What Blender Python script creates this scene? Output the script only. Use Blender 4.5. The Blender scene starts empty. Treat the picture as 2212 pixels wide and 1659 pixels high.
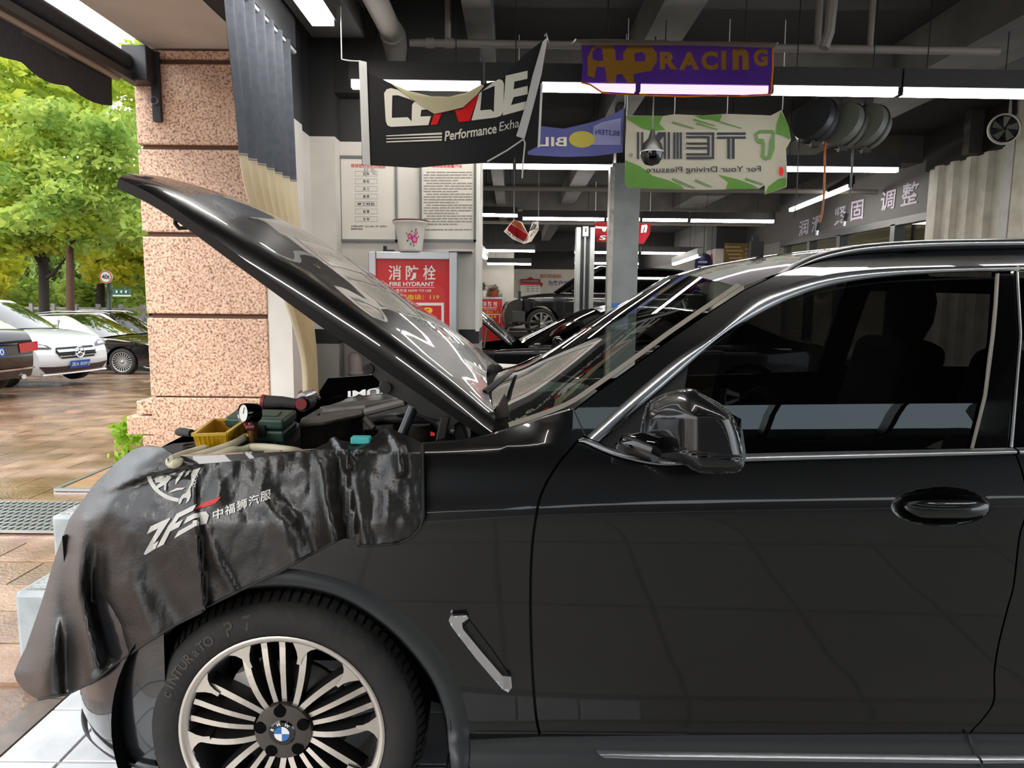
import bpy, bmesh, math, random
import numpy as np
from mathutils import Vector, Matrix
from mathutils.geometry import delaunay_2d_cdt
random.seed(7)
PI = math.pi
SC = bpy.context.scene
COL = SC.collection

# ------------------------------------------------------------------ camera
W, H, F = 2212, 1659, 1530.0
HC = 1.46
PITCH = math.atan((H/2 - 640)/F)
ROLL = math.radians(0.55)
CAM = Vector((0, 0, HC))
CF_ = Vector((0, math.cos(PITCH), -math.sin(PITCH)))
CR0_ = Vector((1, 0, 0)); CU0_ = Vector((0, math.sin(PITCH), math.cos(PITCH)))
CR_ = CR0_*math.cos(ROLL) + CU0_*math.sin(ROLL)
CU_ = CU0_*math.cos(ROLL) - CR0_*math.sin(ROLL)
cam = bpy.data.cameras.new('camera'); co = bpy.data.objects.new('camera', cam); COL.objects.link(co)
cam.sensor_fit = 'HORIZONTAL'; cam.sensor_width = 36.0; cam.lens = 36.0*F/W
cam.clip_start = 0.05; cam.clip_end = 500
m = Matrix.Identity(4)
for i in range(3):
    m[i][0] = CR_[i]; m[i][1] = CU_[i]; m[i][2] = -CF_[i]; m[i][3] = CAM[i]
co.matrix_world = m
SC.camera = co

def ray(px, py):
    return CF_ + CR_*((px - W/2)/F) + CU_*((H/2 - py)/F)
def at(px, py, Y):
    d = ray(px, py); return CAM + d*(Y/d.y)
def atz(px, py, z):
    d = ray(px, py); return CAM + d*((z - HC)/d.z)
def atx(px, py, X):
    d = ray(px, py); return CAM + d*(X/d.x)
def proj(p):
    q = Vector(p) - CAM; k = q.dot(CF_)
    return (W/2 + F*q.dot(CR_)/k, H/2 - F*q.dot(CU_)/k)

# ------------------------------------------------------------------ world, light, exposure
wd = bpy.data.worlds.new('overcast_sky'); SC.world = wd; wd.use_nodes = True
nt = wd.node_tree; bg = nt.nodes['Background']
_tc = nt.nodes.new('ShaderNodeTexCoord'); _nz = nt.nodes.new('ShaderNodeTexNoise'); _nz.inputs['Scale'].default_value = 2.2
_nz.inputs['Detail'].default_value = 4
_rp = nt.nodes.new('ShaderNodeValToRGB')
_rp.color_ramp.elements[0].position = .3; _rp.color_ramp.elements[0].color = (.80, .88, .96, 1)
_rp.color_ramp.elements[1].position = .7; _rp.color_ramp.elements[1].color = (.97, .98, 1, 1)
nt.links.new(_tc.outputs['Generated'], _nz.inputs['Vector']); nt.links.new(_nz.outputs['Fac'], _rp.inputs['Fac'])
nt.links.new(_rp.outputs['Color'], bg.inputs['Color'])
bg.inputs['Strength'].default_value = 1.25
_sl = bpy.data.lights.new('hazy_sun', 'SUN'); _sl.energy = 1.6; _sl.angle = math.radians(40); _sl.color = (1, .96, .9)
_so = bpy.data.objects.new('hazy_sun', _sl); COL.objects.link(_so)
_so.rotation_euler = Vector((.42, .70, -.58)).to_track_quat('-Z', 'Y').to_euler()
vs = SC.view_settings
vs.view_transform = 'Standard'; vs.look = 'None'; vs.gamma = 1.0; vs.use_curve_mapping = False
vs.exposure = 1.08
LED = 14.0          # radiance of the shop's LED tubes

# ------------------------------------------------------------------ materials
MATS = {}
def srgb(h):
    if isinstance(h, str):
        h = h.lstrip('#'); c = [int(h[i:i+2], 16)/255 for i in (0, 2, 4)]
    else: c = list(h)
    return tuple((x/12.92 if x <= .04045 else ((x+.055)/1.055)**2.4) for x in c) + (1,)
def mat(name, col='#808080', rough=.6, metal=0, coat=0, spec=.5, emit=0, ecol=None, noise=None, bump=None, trans=0, alpha=1, flake=0):
    """principled; noise=(scale, col2, contrast_lo, contrast_hi[,detail]); bump=(scale, strength)"""
    if name in MATS: return MATS[name]
    m = bpy.data.materials.new(name); m.use_nodes = True
    n = m.node_tree.nodes; l = m.node_tree.links; b = n['Principled BSDF']
    b.inputs['Base Color'].default_value = srgb(col); b.inputs['Roughness'].default_value = rough
    b.inputs['Metallic'].default_value = metal; b.inputs['Coat Weight'].default_value = coat
    b.inputs['Coat Roughness'].default_value = .02
    b.inputs['Specular IOR Level'].default_value = spec
    b.inputs['Transmission Weight'].default_value = trans; b.inputs['Alpha'].default_value = alpha
    if emit:
        b.inputs['Emission Color'].default_value = srgb(ecol or col); b.inputs['Emission Strength'].default_value = emit
    tc = n.new('ShaderNodeTexCoord')
    if noise:
        t = n.new('ShaderNodeTexNoise'); t.inputs['Scale'].default_value = noise[0]
        t.inputs['Detail'].default_value = noise[4] if len(noise) > 4 else 5
        r = n.new('ShaderNodeValToRGB'); e = r.color_ramp.elements
        e[0].position = noise[2]; e[1].position = noise[3]; e[0].color = srgb(col); e[1].color = srgb(noise[1])
        l.new(tc.outputs['Object'], t.inputs['Vector']); l.new(t.outputs['Fac'], r.inputs['Fac']); l.new(r.outputs['Color'], b.inputs['Base Color'])
    if bump:
        t = n.new('ShaderNodeTexNoise'); t.inputs['Scale'].default_value = bump[0]; t.inputs['Detail'].default_value = 4
        p = n.new('ShaderNodeBump'); p.inputs['Strength'].default_value = bump[1]; p.inputs['Distance'].default_value = .02
        l.new(tc.outputs['Object'], t.inputs['Vector']); l.new(t.outputs['Fac'], p.inputs['Height']); l.new(p.outputs['Normal'], b.inputs['Normal'])
    if flake:
        v = n.new('ShaderNodeTexVoronoi'); v.inputs['Scale'].default_value = 900
        r = n.new('ShaderNodeValToRGB'); e = r.color_ramp.elements
        e[0].position = .0; e[1].position = .35; e[0].color = srgb(flake); e[1].color = srgb(col)
        l.new(tc.outputs['Object'], v.inputs['Vector']); l.new(v.outputs['Distance'], r.inputs['Fac']); l.new(r.outputs['Color'], b.inputs['Base Color'])
    MATS[name] = m; return m
def glassmat(name, tint, ior=1.5, rough=0.0, boost=1.0):
    """thin car or window glass: tinted see-through plus mirror reflection by Fresnel"""
    if name in MATS: return MATS[name]
    m = bpy.data.materials.new(name); m.use_nodes = True
    n = m.node_tree.nodes; l = m.node_tree.links; n.clear()
    o = n.new('ShaderNodeOutputMaterial'); mx = n.new('ShaderNodeMixShader'); t = n.new('ShaderNodeBsdfTransparent')
    g = n.new('ShaderNodeBsdfGlossy'); fr = n.new('ShaderNodeLayerWeight'); fr.inputs['Blend'].default_value = .5
    t.inputs['Color'].default_value = tuple(tint) + (1,); g.inputs['Roughness'].default_value = rough
    f0 = ((ior-1)/(ior+1))**2
    pw = n.new('ShaderNodeMath'); pw.operation = 'POWER'; pw.inputs[1].default_value = 5.0; ma = n.new('ShaderNodeMath'); ma.operation = 'MULTIPLY_ADD'; ma.inputs[1].default_value = 1-f0; ma.inputs[2].default_value = f0
    l.new(fr.outputs['Facing'], pw.inputs[0]); l.new(pw.outputs[0], ma.inputs[0])
    mm = n.new('ShaderNodeMath'); mm.operation = 'MULTIPLY'; mm.inputs[1].default_value = boost; mm.use_clamp = True
    l.new(ma.outputs[0], mm.inputs[0]); l.new(mm.outputs[0], mx.inputs['Fac'])
    l.new(t.outputs[0], mx.inputs[1]); l.new(g.outputs[0], mx.inputs[2]); l.new(mx.outputs[0], o.inputs['Surface'])
    MATS[name] = m; return m
def clothmat(name, col, transl=.35, rough=.8, see=0.0):
    if name in MATS: return MATS[name]
    m = bpy.data.materials.new(name); m.use_nodes = True
    n = m.node_tree.nodes; l = m.node_tree.links; b = n['Principled BSDF']; o = n['Material Output']
    b.inputs['Base Color'].default_value = srgb(col); b.inputs['Roughness'].default_value = rough; b.inputs['Specular IOR Level'].default_value = .2
    t = n.new('ShaderNodeBsdfTranslucent'); t.inputs['Color'].default_value = srgb(col)
    mx = n.new('ShaderNodeMixShader'); mx.inputs['Fac'].default_value = transl
    l.new(b.outputs[0], mx.inputs[1]); l.new(t.outputs[0], mx.inputs[2]); l.new(mx.outputs[0], o.inputs['Surface'])
    if see:
        tp = n.new('ShaderNodeBsdfTransparent'); tp.inputs['Color'].default_value = srgb(see[1]); m2 = n.new('ShaderNodeMixShader'); m2.inputs['Fac'].default_value = see[0]
        l.new(mx.outputs[0], m2.inputs[1]); l.new(tp.outputs[0], m2.inputs[2]); l.new(m2.outputs[0], o.inputs['Surface'])
    MATS[name] = m; return m
def emat(name, col, strength):
    if name in MATS: return MATS[name]
    m = bpy.data.materials.new(name); m.use_nodes = True
    n = m.node_tree.nodes; l = m.node_tree.links; n.clear()
    o = n.new('ShaderNodeOutputMaterial'); e = n.new('ShaderNodeEmission')
    e.inputs['Color'].default_value = srgb(col); e.inputs['Strength'].default_value = strength
    l.new(e.outputs[0], o.inputs['Surface']); MATS[name] = m; return m

# ------------------------------------------------------------------ mesh building
class MB:
    def __init__(s): s.v = []; s.f = []
    def add(s, vs, fs):
        k = len(s.v); s.v += [tuple(v) for v in vs]; s.f += [tuple(i+k for i in f) for f in fs]; return s
    def box(s, c, d, rz=0, mtx=None, taper=1.0):
        hx, hy, hz = d[0]/2, d[1]/2, d[2]/2; vs = []
        for z, k in ((-hz, 1.0), (hz, taper)):
            for x, y in ((-hx, -hy), (hx, -hy), (hx, hy), (-hx, hy)):
                v = Vector((x*k, y*k, z))
                if mtx is not None: v = mtx @ v
                elif rz: v = Matrix.Rotation(rz, 3, 'Z') @ v
                vs.append(v + Vector(c))
        return s.add(vs, [(0,3,2,1),(4,5,6,7),(0,1,5,4),(1,2,6,5),(2,3,7,6),(3,0,4,7)])
    def box2(s, a, b):
        return s.box([(a[i]+b[i])/2 for i in range(3)], [abs(b[i]-a[i]) for i in range(3)])
    def tube(s, pts, r, n=8, cap=True):
        pts = [Vector(p) for p in pts]; rs = r if isinstance(r, (list, tuple)) else [r]*len(pts)
        up = None; rings = []
        for i, p in enumerate(pts):
            t = (pts[min(i+1, len(pts)-1)] - pts[max(i-1, 0)])
            if t.length < 1e-9: t = Vector((0, 0, 1))
            t.normalize()
            if up is None:
                up = Vector((0, 0, 1)) if abs(t.z) < .9 else Vector((1, 0, 0))
            a = t.cross(up)
            if a.length < 1e-4: a = t.cross(Vector((0, 1, 0)))
            a.normalize(); b = a.cross(t).normalized(); up = b
            rings.append([p + a*(rs[i]*math.cos(2*PI*k/n)) + b*(rs[i]*math.sin(2*PI*k/n)) for k in range(n)])
        vs = [v for r_ in rings for v in r_]; fs = []
        for i in range(len(rings)-1):
            for k in range(n):
                fs.append((i*n+k, i*n+(k+1) % n, (i+1)*n+(k+1) % n, (i+1)*n+k))
        if cap: fs += [tuple(range(n))[::-1], tuple((len(rings)-1)*n+k for k in range(n))]
        return s.add(vs, fs)
    def bar(s, a, b, w, h=None):
        """rectangular bar from a to b"""
        a = Vector(a); b = Vector(b); t = (b-a).normalized(); h = h or w
        up = Vector((0, 0, 1)) if abs(t.z) < .95 else Vector((0, 1, 0))
        x = t.cross(up).normalized(); y = x.cross(t).normalized(); vs = []
        for p in (a, b):
            for i, j in ((-1,-1),(1,-1),(1,1),(-1,1)): vs.append(p + x*(w/2*i) + y*(h/2*j))
        return s.add(vs, [(0,1,2,3),(7,6,5,4),(0,4,5,1),(1,5,6,2),(2,6,7,3),(3,7,4,0)])
    def lathe(s, prof, c=(0,0,0), axis='Z', n=24, a0=0, a1=2*PI, mtx=None):
        full = abs(a1-a0-2*PI) < 1e-6; m = n if full else n+1; vs = []
        for r, h in prof:
            for k in range(m):
                a = a0 + (a1-a0)*k/n
                v = {'Z': (r*math.cos(a), r*math.sin(a), h), 'Y': (r*math.cos(a), h, r*math.sin(a)), 'X': (h, r*math.cos(a), r*math.sin(a))}[axis]
                v = Vector(v)
                if mtx is not None: v = mtx @ v
                vs.append(v + Vector(c))
        fs = []
        for i in range(len(prof)-1):
            for k in range(n):
                k2 = (k+1) % m
                fs.append((i*m+k, i*m+k2, (i+1)*m+k2, (i+1)*m+k))
        return s.add(vs, fs)
    def prism(s, poly, d):
        """polygon of 3D points extruded by vector d"""
        n = len(poly); d = Vector(d); p = [Vector(q) for q in poly]
        s.add(p + [q+d for q in p], [tuple(range(n))] + [tuple(range(n, 2*n))[::-1]] + [(i, i+n, (i+1) % n + n, (i+1) % n)[::-1] for i in range(n)])
        return s
    def grid(s, rows, close=False):
        """list of rows of points -> quads"""
        n = len(rows[0]); vs = [p for r_ in rows for p in r_]; fs = []
        for i in range(len(rows)-1):
            for k in range(n if close else n-1):
                fs.append((i*n+k, i*n+(k+1) % n, (i+1)*n+(k+1) % n, (i+1)*n+k))
        return s.add(vs, fs)
    def build(s, name, m, parent=None, smooth=False, bevel=0, solid=0, seg=2, local=None, sub=0, recalc=True):
        me = bpy.data.meshes.new(name); me.from_pydata(s.v, [], s.f); me.update()
        if recalc:
            bm = bmesh.new(); bm.from_mesh(me); bmesh.ops.recalc_face_normals(bm, faces=bm.faces); bm.to_mesh(me); bm.free()
        return link(name, me, m, parent, smooth, bevel, solid, seg, sub)
def link(name, me, m, parent=None, smooth=False, bevel=0, solid=0, seg=2, sub=0):
    o = bpy.data.objects.new(name, me); COL.objects.link(o)
    if m is not None: me.materials.append(m)
    if smooth:
        me.shade_smooth()
        if smooth != 'all':
            try: me.set_sharp_from_angle(angle=math.radians(38))
            except Exception: pass
    if parent is not None:
        o.parent = parent; o.matrix_parent_inverse = parent_world(parent).inverted()
    if solid:
        md = o.modifiers.new('solid', 'SOLIDIFY'); md.thickness = solid; md.offset = -1
    if bevel:
        md = o.modifiers.new('bevel', 'BEVEL'); md.width = bevel; md.segments = seg; md.limit_method = 'ANGLE'; md.angle_limit = math.radians(35)
    if sub:
        md = o.modifiers.new('sub', 'SUBSURF'); md.levels = sub; md.render_levels = sub
    return o
def parent_world(o):
    m = o.matrix_basis.copy() if o.parent is None else parent_world(o.parent) @ o.matrix_parent_inverse @ o.matrix_basis
    return m
def thing(name, label, cat, loc=(0,0,0), group=None, rz=0):
    o = bpy.data.objects.new(name, None); COL.objects.link(o); o.location = loc; o.rotation_euler = (0, 0, rz)
    o.empty_display_size = .05
    return tag(o, label, cat, group)
def tag(o, label=None, cat=None, group=None, kind=None):
    if label: o['label'] = label
    if cat: o['category'] = cat
    if group: o['group'] = group
    if kind: o['kind'] = kind
    return o
def struct(o): o['kind'] = 'structure'; return o
def bx(name, a, b, m, parent=None, bevel=0): return MB().box2(a, b).build(name, m, parent, bevel=bevel)

def inpoly(P, poly):
    x = P[:, 0]; y = P[:, 1]; c = np.zeros(len(P), bool); n = len(poly)
    for i in range(n):
        x1, y1 = poly[i]; x2, y2 = poly[(i+1) % n]
        if y1 == y2: continue
        t = ((y1 > y) != (y2 > y)) & (x < (x2-x1)*(y-y1)/(y2-y1) + x1); c ^= t
    return c
def densify(poly, step, closed=True):
    out = []; n = len(poly)
    for i in range(n if closed else n-1):
        a = np.array(poly[i], float); b = np.array(poly[(i+1) % n], float); k = max(1, int(math.ceil(np.linalg.norm(b-a)/step)))
        out += [tuple(a+(b-a)*j/k) for j in range(k)]
    if not closed: out.append(tuple(map(float, poly[-1])))
    return out
def smoothline(pts, per=6, closed=False):
    """Catmull-Rom through points"""
    P = [np.array(p, float) for p in pts]; n = len(P); out = []
    for i in range(n if closed else n-1):
        p1, p2 = P[i], P[(i+1) % n]
        p0 = P[i-1] if (i > 0 or closed) else 2*p1-p2
        p3 = P[(i+2) % n] if (i+2 < n or closed) else 2*p2-p1
        for j in range(per):
            t = j/per
            out.append(tuple(.5*((2*p1)+(p2-p0)*t+(2*p0-5*p1+4*p2-p3)*t*t+(3*p1-p0-3*p2+p3)*t**3)))
    if not closed: out.append(tuple(P[-1]))
    return out
def fill(poly, step, holes=(), sy=None, extra=()):
    """triangulate a 2D polygon with inner grid points -> pts, tris, loops"""
    sy = sy or step
    loops = [densify(poly, step)] + [densify(h, step) for h in holes]
    pts = []; edges = []
    for L in loops:
        k = len(pts); pts += L; edges += [(k+i, k+(i+1) % len(L)) for i in range(len(L))]
    A = np.array(loops[0]); x0, y0 = A.min(0); x1, y1 = A.max(0)
    gx, gy = np.meshgrid(np.arange(x0+step/2, x1, step), np.arange(y0+sy/2, y1, sy)); G = np.stack([gx.ravel(), gy.ravel()], 1)
    if len(G):
        ok = inpoly(G, loops[0])
        for h in loops[1:]: ok &= ~inpoly(G, h)
        G = G[ok]
        B = np.array([p for L in loops for p in L])
        if len(G):
            d = np.full(len(G), 1e9)
            for b in B: d = np.minimum(d, ((G-b)**2).sum(1))
            G = G[d > (.45*min(step, sy))**2]
    allp = [Vector(p) for p in pts] + [Vector(g) for g in G] + [Vector(e) for e in extra]
    r = delaunay_2d_cdt(allp, edges, [], 0, 1e-6)
    vo, fo = r[0], r[2]
    V = np.array([tuple(v) for v in vo]); C = np.array([V[list(f)].mean(0) for f in fo])
    ok = inpoly(C, loops[0])
    for h in loops[1:]: ok &= ~inpoly(C, h)
    tris = [tuple(f) for f, k in zip(fo, ok) if k]
    used = sorted({i for t in tris for i in t}); mp = {u: i for i, u in enumerate(used)}
    return [tuple(V[u]) for u in used], [tuple(mp[i] for i in t) for t in tris], loops
def skin(name, poly, lift, m, parent=None, step=12, sy=None, holes=(), lip=0, lipv=(0, 1, 0), eps=1.0, smoothn=True, flip=None):
    """fill polygon (2D) and lift each 2D point to 3D by lift(u,v); custom normals by differences; lip = thickness of returned edge"""
    if flip is None: flip = eps >= 1.0
    P, T, loops = fill(poly, step, holes, sy)
    V = [lift(*p) for p in P]
    N = []
    for p in P:
        a = lift(p[0]+eps, p[1]) - lift(p[0]-eps, p[1]); b = lift(p[0], p[1]+eps) - lift(p[0], p[1]-eps)
        n = a.cross(b); n = n.normalized() if n.length > 1e-12 else Vector((0, -1, 0))
        if flip: n = -n
        N.append(n)
    fs = []
    for t in T:
        a, b, c = (V[i] for i in t); n = (b-a).cross(c-a)
        fs.append(t if n.dot(N[t[0]]+N[t[1]]+N[t[2]]) >= 0 else t[::-1])
    nv = len(V)
    if lip:
        lv = Vector(lipv)*lip
        for L in loops:
            k = len(V); q = [lift(*p) for p in L]; n = len(L)
            V += q; V += [p+lv for p in q]
            cen = sum(q, Vector())/n
            for i in range(n):
                j = (i+1) % n; e = (q[j]-q[i]); nn = e.cross(lv); nn = nn.normalized() if nn.length > 1e-12 else Vector((0, 0, 1))
                fs.append((k+i, k+j, k+n+j, k+n+i))
            for i in range(2*n):
                j = i % n; e = q[(j+1) % n]-q[j-1]; nn = e.cross(lv); nn = nn.normalized() if nn.length > 1e-12 else Vector((0, 0, 1))
                if nn.dot(q[j]-cen) < 0: nn = -nn
                N.append(nn)
    me = bpy.data.meshes.new(name); me.from_pydata([tuple(v) for v in V], [], fs); me.update()
    o = link(name, me, m, parent, smooth='all')
    if smoothn: me.normals_split_custom_set_from_vertices([tuple(n) for n in N])
    return o

# ---- lettering
_TX = {}
def textmesh(s, bold=0.0, shear=0.0, spacing=1.0):
    """text -> verts (2D, cap height about .7), faces; left at 0, baseline 0"""
    if any(ord(c) > 0x2e80 for c in s): bold = min(bold, .012)
    key = (s, bold, shear, spacing)
    if key in _TX: return _TX[key]
    c = bpy.data.curves.new('lettering', 'FONT'); c.body = s; c.size = 1; c.offset = bold; c.shear = shear; c.space_character = spacing
    c.resolution_u = 3
    o = bpy.data.objects.new('lettering', c); COL.objects.link(o)
    dg = bpy.context.evaluated_depsgraph_get(); me = o.evaluated_get(dg).to_mesh()
    V = [(v.co.x, v.co.y) for v in me.vertices]; Fc = [tuple(p.vertices) for p in me.polygons]
    o.evaluated_get(dg).to_mesh_clear(); bpy.data.objects.remove(o); bpy.data.curves.remove(c)
    _TX[key] = (V, Fc); return V, Fc
def fittext(s, x0, x1, y0, y1, **k):
    """text scaled into a 2D box -> verts, faces"""
    V, Fc = textmesh(s, **k)
    if not V: return [], []
    A = np.array(V); a = A.min(0); b = A.max(0)
    return [(x0+(x-a[0])/(b[0]-a[0])*(x1-x0), y0+(y-a[1])/(b[1]-a[1])*(y1-y0)) for x, y in V], Fc
def print2d(name, items, lift, m, parent, cut=None):
    """flat print: list of (verts2d, faces) lifted to a surface; cut=(du,dv) splits big shapes so they follow it"""
    bm = bmesh.new()
    for V, Fc in items:
        vs = [bm.verts.new((x, y, 0)) for x, y in V]
        for f in Fc:
            try: bm.faces.new([vs[i] for i in f])
            except ValueError: pass
    if cut and len(bm.verts):
        xs = [v.co.x for v in bm.verts]; ys = [v.co.y for v in bm.verts]
        for ax, d, lo, hi in ((0, cut[0], min(xs), max(xs)), (1, cut[1], min(ys), max(ys))):
            t = lo+d
            while t < hi:
                pc = [0, 0, 0]; pn = [0, 0, 0]; pc[ax] = t; pn[ax] = 1
                bmesh.ops.bisect_plane(bm, geom=bm.verts[:]+bm.edges[:]+bm.faces[:], plane_co=pc, plane_no=pn); t += d
    for v in bm.verts: v.co = lift(v.co.x, v.co.y)
    me = bpy.data.meshes.new(name); bm.to_mesh(me); bm.free()
    return link(name, me, m, parent)
def poly2(pts):
    """2D polygon as (verts, tris)"""
    P = [tuple(map(float, p)) for p in pts]
    r = delaunay_2d_cdt([Vector(p) for p in P], [(i, (i+1) % len(P)) for i in range(len(P))], [], 0, 1e-7)
    V = np.array([tuple(v) for v in r[0]]); C = np.array([V[list(f)].mean(0) for f in r[2]])
    ok = inpoly(C, P)
    return [tuple(v) for v in V], [tuple(f) for f, k in zip(r[2], ok) if k]
def rect2(x0, y0, x1, y1): return [(x0, y0), (x1, y0), (x1, y1), (x0, y1)], [(0, 1, 2, 3)]
def ring2(cx, cy, rx, ry, w, n=32, a0=0, a1=2*PI):
    V = []; k = n+1
    for i in range(k):
        a = a0+(a1-a0)*i/n
        V += [(cx+rx*math.cos(a), cy+ry*math.sin(a)), (cx+(rx-w)*math.cos(a), cy+(ry-w)*math.sin(a))]
    return V, [(2*i, 2*i+2, 2*i+3, 2*i+1) for i in range(n)]
def disc2(cx, cy, rx, ry, n=24, a0=0, a1=2*PI):
    V = [(cx, cy)]+[(cx+rx*math.cos(a0+(a1-a0)*i/n), cy+ry*math.sin(a0+(a1-a0)*i/n)) for i in range(n+1)]
    return V, [(0, i+1, i+2) for i in range(n)]
# ================================================================== the setting
def paint_z(name, levels, rough=.6, speck=None, bumpy=.15):
    """wall paint in horizontal bands: levels = [(z_from, colour), ...] ascending, z in metres (object coordinates)"""
    m = bpy.data.materials.new(name); m.use_nodes = True; n = m.node_tree.nodes; l = m.node_tree.links; b = n['Principled BSDF']
    b.inputs['Roughness'].default_value = rough
    tc = n.new('ShaderNodeTexCoord'); sp = n.new('ShaderNodeSeparateXYZ'); mp = n.new('ShaderNodeMath'); mp.operation = 'DIVIDE'; mp.inputs[1].default_value = 4.0
    r = n.new('ShaderNodeValToRGB'); r.color_ramp.interpolation = 'CONSTANT'; e = r.color_ramp.elements
    while len(e) < len(levels): e.new(.5)
    for el, (z, c) in zip(e, levels): el.position = max(0, z/4.0); el.color = srgb(c)
    l.new(tc.outputs['Object'], sp.inputs[0]); l.new(sp.outputs['Z'], mp.inputs[0]); l.new(mp.outputs[0], r.inputs['Fac'])
    t = n.new('ShaderNodeTexNoise'); t.inputs['Scale'].default_value = 3.5; t.inputs['Detail'].default_value = 8
    mr = n.new('ShaderNodeMapRange'); mr.inputs[1].default_value = .3; mr.inputs[2].default_value = .7; mr.inputs[3].default_value = .86; mr.inputs[4].default_value = 1.0
    mx = n.new('ShaderNodeMix'); mx.data_type = 'RGBA'; mx.blend_type = 'MULTIPLY'; mx.inputs[0].default_value = 1
    l.new(tc.outputs['Object'], t.inputs['Vector']); l.new(t.outputs['Fac'], mr.inputs[0])
    l.new(r.outputs['Color'], mx.inputs[6]); l.new(mr.outputs[0], mx.inputs[7]); l.new(mx.outputs[2], b.inputs['Base Color'])
    p = n.new('ShaderNodeBump'); p.inputs['Strength'].default_value = bumpy; p.inputs['Distance'].default_value = .02
    l.new(t.outputs['Fac'], p.inputs['Height']); l.new(p.outputs['Normal'], b.inputs['Normal'])
    return m
def granite(name, base, dark, light, scale=95):
    m = bpy.data.materials.new(name); m.use_nodes = True; n = m.node_tree.nodes; l = m.node_tree.links; b = n['Principled BSDF']
    b.inputs['Roughness'].default_value = .45
    tc = n.new('ShaderNodeTexCoord'); t = n.new('ShaderNodeTexNoise'); t.inputs['Scale'].default_value = scale; t.inputs['Detail'].default_value = 3; t.inputs['Roughness'].default_value = .65
    r = n.new('ShaderNodeValToRGB'); e = r.color_ramp.elements; e[0].position = .36; e[0].color = srgb(dark); e[1].position = .47; e[1].color = srgb(base)
    x = e.new(.62); x.color = srgb(light)
    t2 = n.new('ShaderNodeTexNoise'); t2.inputs['Scale'].default_value = 2.5; t2.inputs['Detail'].default_value = 5
    mr = n.new('ShaderNodeMapRange'); mr.inputs[1].default_value = .3; mr.inputs[2].default_value = .7; mr.inputs[3].default_value = .82; mr.inputs[4].default_value = 1.06
    mx = n.new('ShaderNodeMix'); mx.data_type = 'RGBA'; mx.blend_type = 'MULTIPLY'; mx.inputs[0].default_value = 1
    for q in (t, t2): l.new(tc.outputs['Object'], q.inputs['Vector'])
    l.new(t.outputs['Fac'], r.inputs['Fac']); l.new(t2.outputs['Fac'], mr.inputs[0])
    l.new(r.outputs['Color'], mx.inputs[6]); l.new(mr.outputs[0], mx.inputs[7]); l.new(mx.outputs[2], b.inputs['Base Color'])
    return m
WALLP = paint_z('wall_paint', [(0, '#8d8984'), (1.09, '#191a1b'), (1.19, '#cfcac2'), (2.58, '#242425')])
WALLW = paint_z('wall_paint_far', [(0, '#c9c4ba'), (2.58, '#2a2a2a')])
PLASTER = mat('weathered_plaster', '#d9d5d0', .8, noise=(9, '#9a948c', .58, .75), bump=(14, .3))
GRAN = granite('pink_granite', '#c79c80', '#6e4a38', '#e0bfa4', 72)
DARKC = mat('dark_ceiling_paint', '#1d1c1b', .8, noise=(2, '#171616', .3, .7), bump=(6, .1))
BEAMC = mat('grey_beam_paint', '#4d4a46', .75, noise=(3, '#3c3a37', .35, .7))
SOFF = mat('beige_soffit_plaster', '#e0dad2', .7, noise=(2.2, '#cfc8bf', .35, .7))
BLK = mat('black_steel', '#0c0c0c', .45)
MBLK = mat('matt_black_plastic', '#0f0f10', .6)
GREYST = mat('grey_painted_steel', '#8e9291', .5, noise=(8, '#7c8080', .4, .7))
WHITEST = mat('white_painted_steel', '#c9c8c2', .5, noise=(6, '#b3b1a8', .45, .7))
CHROME = mat('chrome', '#e2e4e8', .08, 1)
SATIN = mat('satin_aluminium', '#b6b9bd', .28, 1)
WHITEP = mat('white_print', '#e4e2dc', .6)
REDP = mat('red_print', '#c81e1c', .55)
BLACKP = mat('black_print', '#161616', .6)
GREYP = mat('grey_print', '#5c5a56', .7)
NAVYP = mat('navy_print', '#2c3877', .6)

# ---- floor inside: slab with the tiles in view as pieces
TX, TY = .205, .28
def tilefloor(name, c1, c2, mortar, bw, rh, rough, off=0.0, msz=.012):
    m = bpy.data.materials.new(name); m.use_nodes = True; n = m.node_tree.nodes; l = m.node_tree.links; b = n['Principled BSDF']
    b.inputs['Roughness'].default_value = rough
    tc = n.new('ShaderNodeTexCoord'); t = n.new('ShaderNodeTexBrick'); t.offset = off; t.inputs['Scale'].default_value = 1
    t.inputs['Brick Width'].default_value = bw; t.inputs['Row Height'].default_value = rh; t.inputs['Mortar Size'].default_value = msz
    t.inputs['Color1'].default_value = srgb(c1); t.inputs['Color2'].default_value = srgb(c2); t.inputs['Mortar'].default_value = srgb(mortar)
    l.new(tc.outputs['Object'], t.inputs['Vector']); l.new(t.outputs['Color'], b.inputs['Base Color'])
    nz = n.new('ShaderNodeTexNoise'); nz.inputs['Scale'].default_value = 1.3; nz.inputs['Detail'].default_value = 6
    mr = n.new('ShaderNodeMapRange'); mr.inputs[1].default_value = .35; mr.inputs[2].default_value = .65; mr.inputs[3].default_value = rough*.35; mr.inputs[4].default_value = rough*1.6
    l.new(tc.outputs['Object'], nz.inputs['Vector']); l.new(nz.outputs['Fac'], mr.inputs[0]); l.new(mr.outputs[0], b.inputs['Roughness'])
    return m
FLOORM = tilefloor('pale_floor_tiles', '#a5a29d', '#9f9c97', '#8b8883', .6, .6, .4)
floor = struct(bx('floor', (-1.61, -6, -.2), (9, 31, -.006), FLOORM))
TILEM = mat('white_floor_tile', '#d4d6da', .3, noise=(5, '#b7b9bd', .45, .75), bump=(30, .06))
tm = MB().box((0, 0, -.006), (TX-.009, TY-.009, .012)).build('floor_tile', TILEM, None, bevel=.002).data
bpy.data.objects.remove(bpy.data.objects['floor_tile'])
tm.name = 'floor_tile'
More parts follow.
